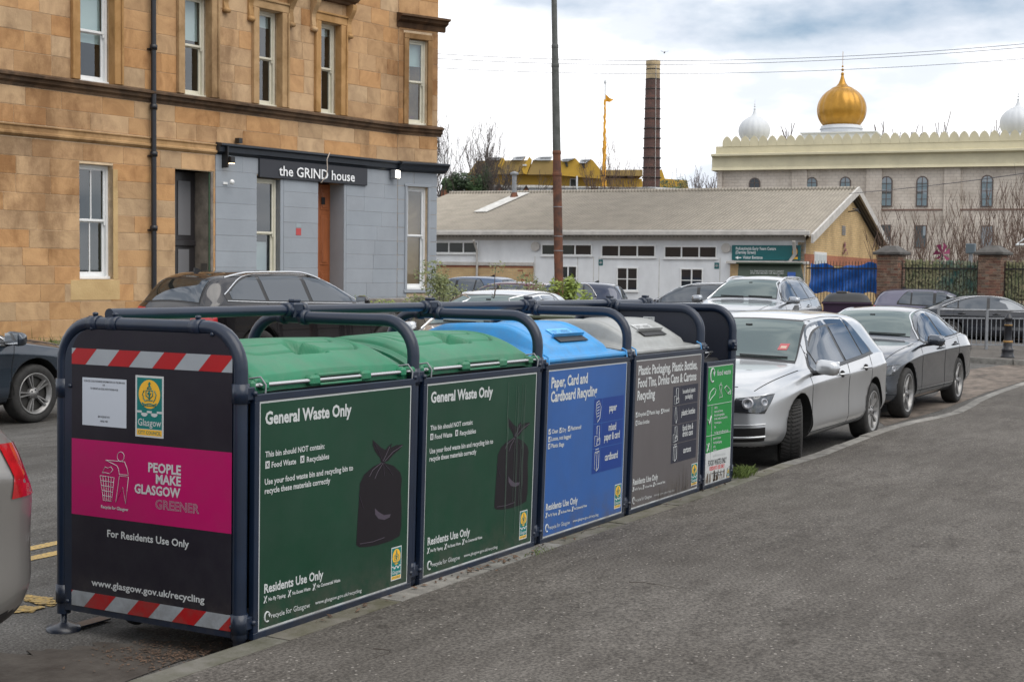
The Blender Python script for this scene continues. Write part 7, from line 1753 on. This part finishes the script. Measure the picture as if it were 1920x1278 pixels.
for i in range(14):
    y = 132 + i * 18.3; w_ = 25.5 + (37.3 - 25.5) * (y - 116) / 246; r = w_ * k_ + .0; b.lathe([(r, -.05), (r + .02, -.045), (r + .02, .045), (r, .05)], 28, Matrix.Translation((0, 0, zz(y))))
b.build('iron_band', M['iron'], t)
b = MB(); vd = (EYE - cb_); vd.z = 0; vd.normalize(); sd_ = Vector((-vd.y, vd.x, 0)); q = lambda w_: (vd * .9 - sd_ * -.38).normalized() * (w_ * k_ + .02)
b.tube([q(37) + Vector((0, 0, zb0)), q(26) + Vector((0, 0, zz(125)))], .03, 4); b.build('lightning_strip', M['bargeboard'], t)

# ---- yellow works and white sheds
def card(name, lab, cat, D, depth, polys, group=None):
    """buildings far off: front outline on the plane facing the street, given real depth"""
    o = at_depth(polys[0][1][0][0], 370, D); o.z = 0; t = thing(name, lab, cat, o, 0, group)
    n = FW.copy(); n.z = 0; n.normalize(); ref = at_depth(960, 500, D)
    for nm, pts, m_, d0, d1 in polys:
        P = [on_plane(x, y, ref + n * d0, n) - o for x, y in pts]; b = MB(); b.prism(P, n * (d1 - d0)); ob = b.build(nm, M[m_], t); fix_normals(ob)
    return t
M['yellow_dk'] = mat('ochre_roof_slope', (.33, .225, .075), .7, 0, .15, .3)
Z4 = lambda *P: [(860 + x / 4.364, 270 + y / 4.364) for x, y in P]
pol = [('wall', Z4((50, 420), (75, 245), (770, 250), (1150, 280), (1500, 285), (1500, 420)), 'yellow_clad', 2, 24), ('roof_slope', Z4((72, 248), (150, 138), (560, 133), (590, 150), (560, 248)), 'yellow_dk', .6, 20),
       ('roof_slope', Z4((560, 250), (608, 135), (765, 133), (800, 250)), 'yellow_dk', .4, 20), ('gable_end', Z4((515, 200), (580, 104), (600, 132), (556, 250), (530, 240)), 'yellow_clad', .2, 19), ('gable_end', Z4((320, 180), (362, 104), (380, 136), (350, 200)), 'yellow_clad', .3, 19),
       ('roof_slope', Z4((765, 252), (765, 133), (890, 140), (952, 114), (1000, 165), (1045, 160), (1080, 124), (1100, 135), (1165, 215), (1170, 285)), 'yellow_clad', .5, 20),
       ('roof_slope', Z4((1165, 258), (1168, 213), (1505, 210), (1505, 262)), 'yellow_dk', 1.2, 20), ('wall', Z4((1640, 420), (1640, 212), (1662, 209), (1688, 284), (1870, 298), (1890, 420)), 'yellow_clad', 3, 24),
       ('dormer_vent', Z4((866, 150), (890, 150), (895, 185), (880, 185)), 'room', .3, .6), ('dormer_vent', Z4((1010, 165), (1030, 165), (1032, 198), (1018, 198)), 'room', .3, .6), ('roof_vent', Z4((522, 166), (556, 166), (556, 180), (524, 180)), 'flash', 0, .3)]
for P in (((430, 132), (460, 104), (548, 99), (520, 132)), ((606, 133), (660, 104), (768, 102), (752, 134)), ((845, 142), (845, 121), (950, 116), (895, 142)), ((985, 157), (1000, 127), (1082, 123), (1040, 157)), ((215, 132), (240, 110), (352, 106), (330, 132))):
    pol.append(('rooflight', Z4(*P), 'domewhite', .1, 3)); (x0, y0), (x1, y1), (x2, y2), (x3, y3) = P; pol.append(('rooflight_glass', Z4((x1 + 8, y1 + 12), (x1 + 12, y1 + 5), (x2 - 14, y2 + 6), (x2 - 18, y2 + 13)), 'zinc', .02, .09))
pol += [('window', [(1068, 350), (1069, 334), (1081, 335), (1082, 351)], 'domewhite', 1.7, 1.99), ('window_pane', [(1070, 349), (1070.5, 336), (1079, 337), (1080, 349)], 'room', 1.5, 1.69)]
card('yellow_works', 'yellow clad works with a saw-tooth roof and rooflights behind the nursery roof', 'factory', 150, 20, pol)
pol = [('wall', [(905, 372), (905, 351), (1230, 351), (1330, 356), (1330, 372)], 'white_wall', 0, 14), ('flue', [(1080.5, 364), (1080.5, 330), (1083.5, 330), (1083.5, 364)], 'domewhite', -.4, -.1), ('dark_window', [(1108, 363), (1108, 350), (1121, 350), (1121, 363)], 'room', -.1, -.01), ('roof', [(903, 352), (920, 347), (1010, 347), (1060, 349), (1125, 350), (1230, 352)], 'flash', -.3, 14)]
card('white_shed', 'low white shed with flat roof between the nursery ridge and the yellow works', 'shed', 118, 10, pol)
for k, (x0, x1, yt, lab) in enumerate(((824, 842, 340, 'red brick gable beside the ivy clump at the tenement corner'), (920, 952, 347, 'red brick gable left of the roof flue'), (975, 998, 349, 'red brick gable right of the roof flue'), (1026, 1050, 351, 'red brick gable behind the lamp column'), (1074, 1088, 356, 'smallest red brick gable right of the lamp column'))):
    card('brick_gable', lab, 'building', 112, 6, [('wall', [(x0, 372), (x0 + 1, 366), ((x0 + x1) / 2, yt), (x1 - 1, 366), (x1, 372)], 'rbrick', 0, 8), ('roof', [(x0 - 2, 369), ((x0 + x1) / 2, yt - 2.5), (x1 + 2, 369), (x1, 369), ((x0 + x1) / 2, yt + .2), (x0, 369)], 'iron', -.2, 8)], 'brick gables behind the nursery ridge')

# ---- flag
fpn = at_depth(1132, 362, 125); t = thing('flagpole', 'saffron wrapped flagpole with a pennant near its top', 'flagpole', (fpn.x, fpn.y, 0)); zq = lambda y: at_depth(1133, y, 125).z
b = MB(); r_ = random.Random(5); P = []; R__ = []
for i in range(50): f = i / 49; P.append((r_.uniform(-.03, .03), r_.uniform(-.03, .03), zq(362) - 1 + (zq(188) - zq(362) + 1) * f)); R__.append(.24 - .16 * f + r_.uniform(-.03, .03))
b.tube(P, R__, 7); b.build('cloth_wrap', mat('saffron_cloth', (.62, .30, .02), .8, 0, .25, 2), t)
b = MB(); b.tube([(0, 0, zq(190)), (0, 0, zq(157))], .055, 6); b.lathe([(.001, 0), (.12, .12), (.1, .3), (.001, .5)], 8, Matrix.Translation((0, 0, zq(160)))); b.build('pole_tip', M['domewhite'], t)
rt2 = RT.copy(); rt2.z = 0; rt2.normalize(); b = MB(); w_ = 17 * 125 / F_PX; b.grid([[rt2 * (w_ * u) + Vector((0, 0, zq(178) + (zq(193) - zq(178)) * (v * (1 - u) + u * .8) + .06 * math.sin(u * 9)) ) + FW * (.12 * math.sin(u * 8)) for u in [i / 8 for i in range(9)]] for v in (0, .25, .5, .75, 1)]); b.build('pennant', bpy.data.materials['saffron_cloth'], t)

# ---- trees
def bare_tree(name, lab, px, ytop, D, spread, m_, seed, stems=1, lev=6, up=1.25, group='bare birch trees', zb=0., thick=.075, wide=.0, tw=.5):
    p = at_depth(px, 400, D); base = Vector((p.x, p.y, zb)); H_ = at_depth(px, ytop, D).z - zb; tmin = .0062 * D / 60 * tw * 2
    t = thing(name, lab, 'tree', base, 0, group)
    def run(L0, draw):
        r_ = random.Random(seed); tr = MB(); cr = MB(); top = [0]
        def grow(p, d, l, r, lv):
            n = 3; P = [p]
            for i in range(n): d = (d + Vector((r_.gauss(0, .10), r_.gauss(0, .10), .05 * up))).normalized(); P.append(P[-1] + d * l / n)
            top[0] = max(top[0], P[-1].z)
            if draw: (tr if lv >= lev else cr).tube(P, [max(tmin, r * (1 - .4 * i / n)) for i in range(n + 1)], 3 if lv < lev - 1 else 7, cap=False)
            if lv == 0: return
            k = 3 if lv >= lev - 1 or r_.random() < .42 else 2
            for j in range(k):
                f = r_.uniform(.3, 1) if j else 1.; q = P[min(n, max(1, round(f * n)))]; an = r_.random() * 6.28; sp = r_.uniform(.2, .6) * spread if j else r_.uniform(0, .2)
                nd = (d + Vector((math.cos(an), math.sin(an), 0)) * sp + Vector((0, 0, up * .18))).normalized(); grow(q, nd, l * r_.uniform(.62, .86), r * .58, lv - 1)
        for s_ in range(stems):
            an = r_.random() * 6.28; d0 = Vector((math.cos(an) * wide, math.sin(an) * wide, 1)).normalized(); grow(Vector((r_.uniform(-.3, .3), r_.uniform(-.3, .3), 0)) * (stems > 1), d0, L0, thick, lev)
        return tr, cr, top[0]
    _, _, z1 = run(1., False); tr, cr, _ = run(H_ / z1, True)
    tr.build('trunk', m_, t); cr.build('crown', m_, t); return t
bare_tree('birch_tree', 'bare tree with fine upright twigs half hidden by the tenement corner', 832, 194, 84, .9, M['bark'], 1, 2, wide=.1)
bare_tree('birch_tree', 'bare tree between the tenement corner and the ivy covered trunk', 868, 222, 86, .9, M['bark'], 2, 2, wide=.1)
bare_tree('birch_tree', 'broad bare tree with an ivy covered trunk left of the roof flue', 908, 208, 84, 1.05, M['bark'], 3, 3, thick=.085, wide=.25)
bare_tree('birch_tree', 'bare bushy tree rising over the brick gables left of the lamp column', 948, 262, 88, 1.2, M['bark'], 4, 3, wide=.4)
bare_tree('birch_tree', 'thin bare birch just right of the saffron flagpole', 1150, 250, 105, 1.0, M['bark_red'], 5, 1)
bare_tree('birch_tree', 'pale bare birch left of the saffron flagpole', 1115, 268, 105, 1.1, M['bark_red'], 6, 1, lev=5)
for i, (px, yt, D, s) in enumerate(((1292, 316, 150, 1.2), (1312, 308, 150, 1.2), (1334, 318, 150, 1.1), (1352, 262, 130, 1.), (1510, 232, 135, .9), (1640, 226, 135, .9), (1672, 236, 135, 1), (1700, 234, 135, 1), (1728, 240, 135, .9), (1772, 214, 135, .9), (1846, 224, 135, 1), (1875, 236, 135, 1))):
    labs = ['bare tree just right of the chimney foot', 'rounded bare tree in the middle of the clump right of the chimney', 'bare tree at the right of the clump beside the temple', 'bare tree rising at the left end of the temple roof', 'bare tree left of the gold dome behind the roof house', 'bare tree right of the gold dome', 'second bare tree right of the gold dome, low behind the parapet', 'bare tree above the middle of the parapet', 'low bare tree left of the tallest rounded birch', 'tallest rounded bare birch behind the temple parapet', 'bare birch left of the right-hand white dome', 'bare tree against the right-hand white dome']
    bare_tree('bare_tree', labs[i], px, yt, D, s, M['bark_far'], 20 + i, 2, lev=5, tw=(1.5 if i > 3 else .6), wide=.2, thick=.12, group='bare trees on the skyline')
def leaf_blob(name, lab, cat, px, py, D, rx, rz, n, m_, seed, size, group=None, stems=True, z0=0., dz=None):
    c = at_depth(px, py, D); t = thing(name, lab, cat, (c.x, c.y, z0), 0, group); r_ = random.Random(seed); b = MB(); cz = c.z - z0
    lumps = [(Vector((r_.gauss(0, .45), r_.gauss(0, .45), r_.gauss(0, .45))), r_.uniform(.3, .6)) for _ in range(9)]
    for _ in range(n):
        l, s = r_.choice(lumps); d = Vector((r_.gauss(0, 1), r_.gauss(0, 1), r_.gauss(0, 1))).normalized() * s * r_.random() ** .4; q = l + d
        p = Vector((q.x * rx, q.y * rx, cz + q.z * rz)); 
        if p.z < .02: continue
        u = Vector((r_.gauss(0, 1), r_.gauss(0, 1), r_.gauss(0, .6))).normalized() * size * r_.uniform(.6, 1.3); v = u.orthogonal().normalized() * u.length * .55
        b.add([p - u, p - v, p + u, p + v], [(0, 1, 2, 3)])
    b.build('foliage', m_, t); b = MB()
    for l, s in lumps: b.tube([(0, 0, 0), (l.x * rx * .4, l.y * rx * .4, cz * .5), (l.x * rx, l.y * rx, cz + l.z * rz)], [.03 * rx + .01, .02 * rx, .006], 5)
    b.build('stem', M['bark'], t); return t
leaf_blob('ivy_clump', 'dark ivy clad tree stump beside the tenement corner above the nursery roof', 'tree', 864, 346, 83, 1.0, 1.0, 3000, M['ivy'], 1, .08)
leaf_blob('ivy_clump', 'narrow column of ivy on a trunk left of the roof flue', 'tree', 906, 342, 83, .42, 1.15, 2000, M['ivy'], 2, .07)
leaf_blob('ivy_clump', 'dark green bush low between the two ivy columns', 'tree', 884, 356, 84, .8, .5, 1100, M['ivy'], 3, .075)
leaf_blob('conifer_scrub', 'small dark evergreen at the foot of the chimney right side', 'tree', 1256, 350, 130, 1.4, .8, 700, M['ivy'], 4, .10)
leaf_blob('shrub', 'variegated cream and green shrub at the end of the painted shop wall', 'shrub', 822, 566, 27, .62, .45, 2400, M['shrub'], 5, .032)
leaf_blob('shrub', 'loose pale shrub left of the lamp column', 'shrub', 1012, 548, 25.5, .62, .38, 700, M['shrub'], 6, .03)
leaf_blob('shrub', 'thin straggling shrub between the shop corner and the maroon car', 'shrub', 915, 556, 26, .6, .32, 420, M['shrub'], 8, .028)
leaf_blob('shrub', 'bright lime green shrub growing right against the lamp column', 'shrub', 1070, 545, 24.3, .30, .36, 620, M['lime'], 7, .042)
leaf_blob('shrub', 'small yellow-green shrub at the foot of the painted wall', 'shrub', 690, 567, 27, .35, .16, 400, M['lime'], 9, .025)
# sapling thicket behind the fence, one mass
b = MB(); r_ = random.Random(77)
for _ in range(240):
    px = r_.uniform(1640, 1965) if r_.random() < .75 else r_.uniform(1780, 1965); D = r_.uniform(52, 80); p = at_depth(px, 480, D); hh = r_.uniform(2.5, 5.4) * (D / 66) * (.75 + .35 * (px - 1640) / 300); q = Vector((p.x, p.y, .2)); d = Vector((r_.gauss(0, .10), r_.gauss(0, .10), 1)).normalized(); P = [q]
    for i in range(5): d = (d + Vector((r_.gauss(0, .06), r_.gauss(0, .06), .02))).normalized(); P.append(P[-1] + d * hh / 5)
    b.tube(P, [.022, .02, .017, .014, .011, .008], 3, cap=False)
    for _k in range(9):
        s = P[r_.randint(1, 5)]; an = r_.random() * 6.28; dd = Vector((math.cos(an) * .4, math.sin(an) * .4, 1)).normalized(); b.tube([s, s + dd * r_.uniform(.3, 1.0)], [.012, .006], 3, cap=False)
o = b.build('thicket', M['bark_red'], None, kind='stuff'); o['label'] = 'reddish leafless sapling thicket between the iron fence and the temple'; o['category'] = 'thicket'
# scrub bank under the thicket
b = MB(); b.grid([[(x, y, .35 + .4 * math.sin(x * .7 + y) ** 2) for x in range(50, 84, 2)] for y in (-12, -4, 2, 6, 10, 14)]); o = b.build('scrub_bank', mat('scrub_ground', (.12, .10, .055), .95, 0, .5, .8), None, kind='structure'); fix_normals(o)

# small street things at the right edge
t = local_thing('cctv_mast', 'slim grey mast with a camera box above the camouflage netting', 'mast', 1820, 480, 50, 0)
b = MB(); z1 = at_depth(1820, 462, 50).z; b.tube([(0, 0, 0), (0, 0, z1)], .07, 8); b.build('mast_pole', M['zinc'], t); b = MB(); b.bbox(-.12, .12, -.16, .16, z1 - .25, z1 + .1, .02); b.build('camera_box', mat('grey_camera_box', (.10, .13, .15), .5), t)
t = local_thing('rotary_airer', 'white rotary clothes airer frame at the right edge', 'airer', 1925, 480, 52, 0); c = at_depth(1905, 459, 52); e_ = at_depth(1938, 458, 52); o_ = t.location; b = MB()
b.tube([c - o_, e_ - o_], .05, 6); b.tube([at_depth(1905, 459, 52) - o_, at_depth(1930, 440, 52) - o_], .025, 5); b.tube([at_depth(1930, 458, 52) - o_, at_depth(1930, 560, 52) - o_], .03, 6); b.build('frame', M['domewhite'], t)
t = local_thing('pinwheel', 'crimson cloth pinwheel standing above the netting', 'garden ornament', 1767, 476, 48, 0); c = at_depth(1767, 476, 48) - t.location; b = MB(); r_ = random.Random(6)
for k in range(7): an = k * .9; b.add([c, c + RT * (.25 * math.cos(an)) + Vector((0, 0, .33 * math.sin(an))), c + RT * (.3 * math.cos(an + .5)) + Vector((0, 0, .4 * math.sin(an + .5))) + FW * .08], [(0, 1, 2)])
b.build('sails', mat('crimson_cloth', (.18, .02, .07), .7), t); b = MB(); b.tube([c, (c.x, c.y, 0)], .02, 5); b.build('stick', M['iron'], t)
# garden wall fragments and timber edging at the painted corner
b = MB(); P_ = on_plane(700, 560, P1 - N1 * 1.2, N1); b.bbox(0, 2.2, 0, .35, 0, P_.z, .02); b.bbox(2.0, 3.6, -.3, .2, 0, P_.z + .05, .03); o = b.build('low_wall', M['grey_stone']); o.location = (P_.x - .6, P_.y, 0); o.rotation_euler = (0, 0, A1); tag(o, 'low dark stone wall at the foot of the painted shop', 'wall')

# ---- overhead wires and a bird
M['wire'] = mat('dark_cable', (.05, .055, .07), .6)
def wire(pts, D0, D1, lab, r=.007):
    P = []
    n = 24
    for i in range(n + 1):
        f = i / n; 
        k = f * (len(pts) - 1); j = min(int(k), len(pts) - 2); u = k - j; x = pts[j][0] + (pts[j + 1][0] - pts[j][0]) * u
        # smooth through the survey points
        y = 0
        for a in range(len(pts)):
            L_ = 1
            for c in range(len(pts)):
                if c != a: L_ *= (x - pts[c][0]) / (pts[a][0] - pts[c][0])
            y += pts[a][1] * L_
        P.append(at_depth(x, y, D0 + (D1 - D0) * f))
    b = MB(); b.tube(P, r, 4); o = b.build('overhead_wire', M['wire']); tag(o, lab, 'wire', 'overhead wires')
wire([(760, 97), (1200, 114), (1600, 105), (2000, 75)], 42, 40, 'topmost overhead wire crossing the sky')
wire([(760, 106), (1200, 121.5), (1600, 111), (2000, 82)], 42, 40, 'middle overhead wire crossing the sky')
wire([(760, 124), (1200, 138.5), (1600, 130), (2000, 104)], 46, 44, 'lowest overhead wire, passing across the tip of the gold dome spire')
wire([(1592, 363), (1700, 353), (1920, 325)], 60, 48, 'cable rising from the nursery gable towards the right edge', .012)
c = at_depth(1246, 98.5, 60); b = MB(); b.grid([[c + RT * (x * .16) + Vector((0, 0, .06 * abs(x) ** .7)) + FW * y for x in (-1, -.5, 0, .5, 1)] for y in (-.03, .03)]); b.tube([c - FW * .12, c + FW * .1], [.02, .03], 6); o = b.build('bird', M['iron']); tag(o, 'tiny dark bird flying left of the chimney top in the sky', 'bird')
# ------------------------------------------------------------------ separate pieces of one part become parts of their own
def split_loose(o, tol=.004):
    me = o.data; n = len(me.vertices); par = list(range(n))
    def fnd(a):
        while par[a] != a: par[a] = par[par[a]]; a = par[a]
        return a
    for e in me.edges:
        a, b = fnd(e.vertices[0]), fnd(e.vertices[1])
        if a != b: par[a] = b
    isl = {}
    for i in range(n): isl.setdefault(fnd(i), []).append(i)
    if len(isl) < 2: return
    bbs = [[[min(me.vertices[i].co[k] for i in v) - tol for k in range(3)], [max(me.vertices[i].co[k] for i in v) + tol for k in range(3)], v] for v in isl.values()]
    merged = True
    while merged:
        merged = False; out_ = []
        for bb in bbs:
            for q in out_:
                if all(bb[0][k] <= q[1][k] and q[0][k] <= bb[1][k] for k in range(3)):
                    q[0] = [min(a, c) for a, c in zip(q[0], bb[0])]; q[1] = [max(a, c) for a, c in zip(q[1], bb[1])]; q[2] = q[2] + bb[2]; merged = True; break
            else: out_.append(bb)
        bbs = out_
    if len(bbs) < 2: return
    base = o.name.split('.')[0]; faces = {}; idx = {i: k for k, bb in enumerate(bbs) for i in bb[2]}
    for p in me.polygons: faces.setdefault(idx[p.vertices[0]], []).append(p)
    for k, bb in enumerate(bbs):
        rm_ = {v: i for i, v in enumerate(bb[2])}; m2 = bpy.data.meshes.new(base)
        m2.from_pydata([me.vertices[i].co[:] for i in bb[2]], [], [[rm_[v] for v in p.vertices] for p in faces.get(k, [])])
        for mt in me.materials: m2.materials.append(mt)
        m2.polygons.foreach_set('material_index', [p.material_index for p in faces.get(k, [])]); m2.polygons.foreach_set('use_smooth', [p.use_smooth for p in faces.get(k, [])]); m2.update()
        if k == 0: o.data = m2
        else:
            c = o.copy(); c.data = m2; COL.objects.link(c)
            for key in ('label', 'category'):
                if key in c: del c[key]
for o in list(bpy.data.objects):
    if o.type == 'MESH' and o.parent and o.name.split('.')[0] in ('collar', 'rod_bracket', 'shop_reveal', 'sleeve', 'rear_rail', 'strap', 'bolts', 'fence_rail', 'panel_joint', 'sill_band', 'steel_band', 'iron_band', 'red_brick_course', 'gold_band', 'rust_streaks', 'dried_drips', 'tick_box', 'rail', 'window_film', 'clamp', 'edge_fittings', 'wheel_bolts', 'dirt_splash', 'low_wall', 'entry_reveal', 'yellow_line'):
        split_loose(o)
    elif o.type == 'MESH' and o.name.split('.')[0] == 'door_panel': split_loose(o)
for o in split_late: split_loose(o)
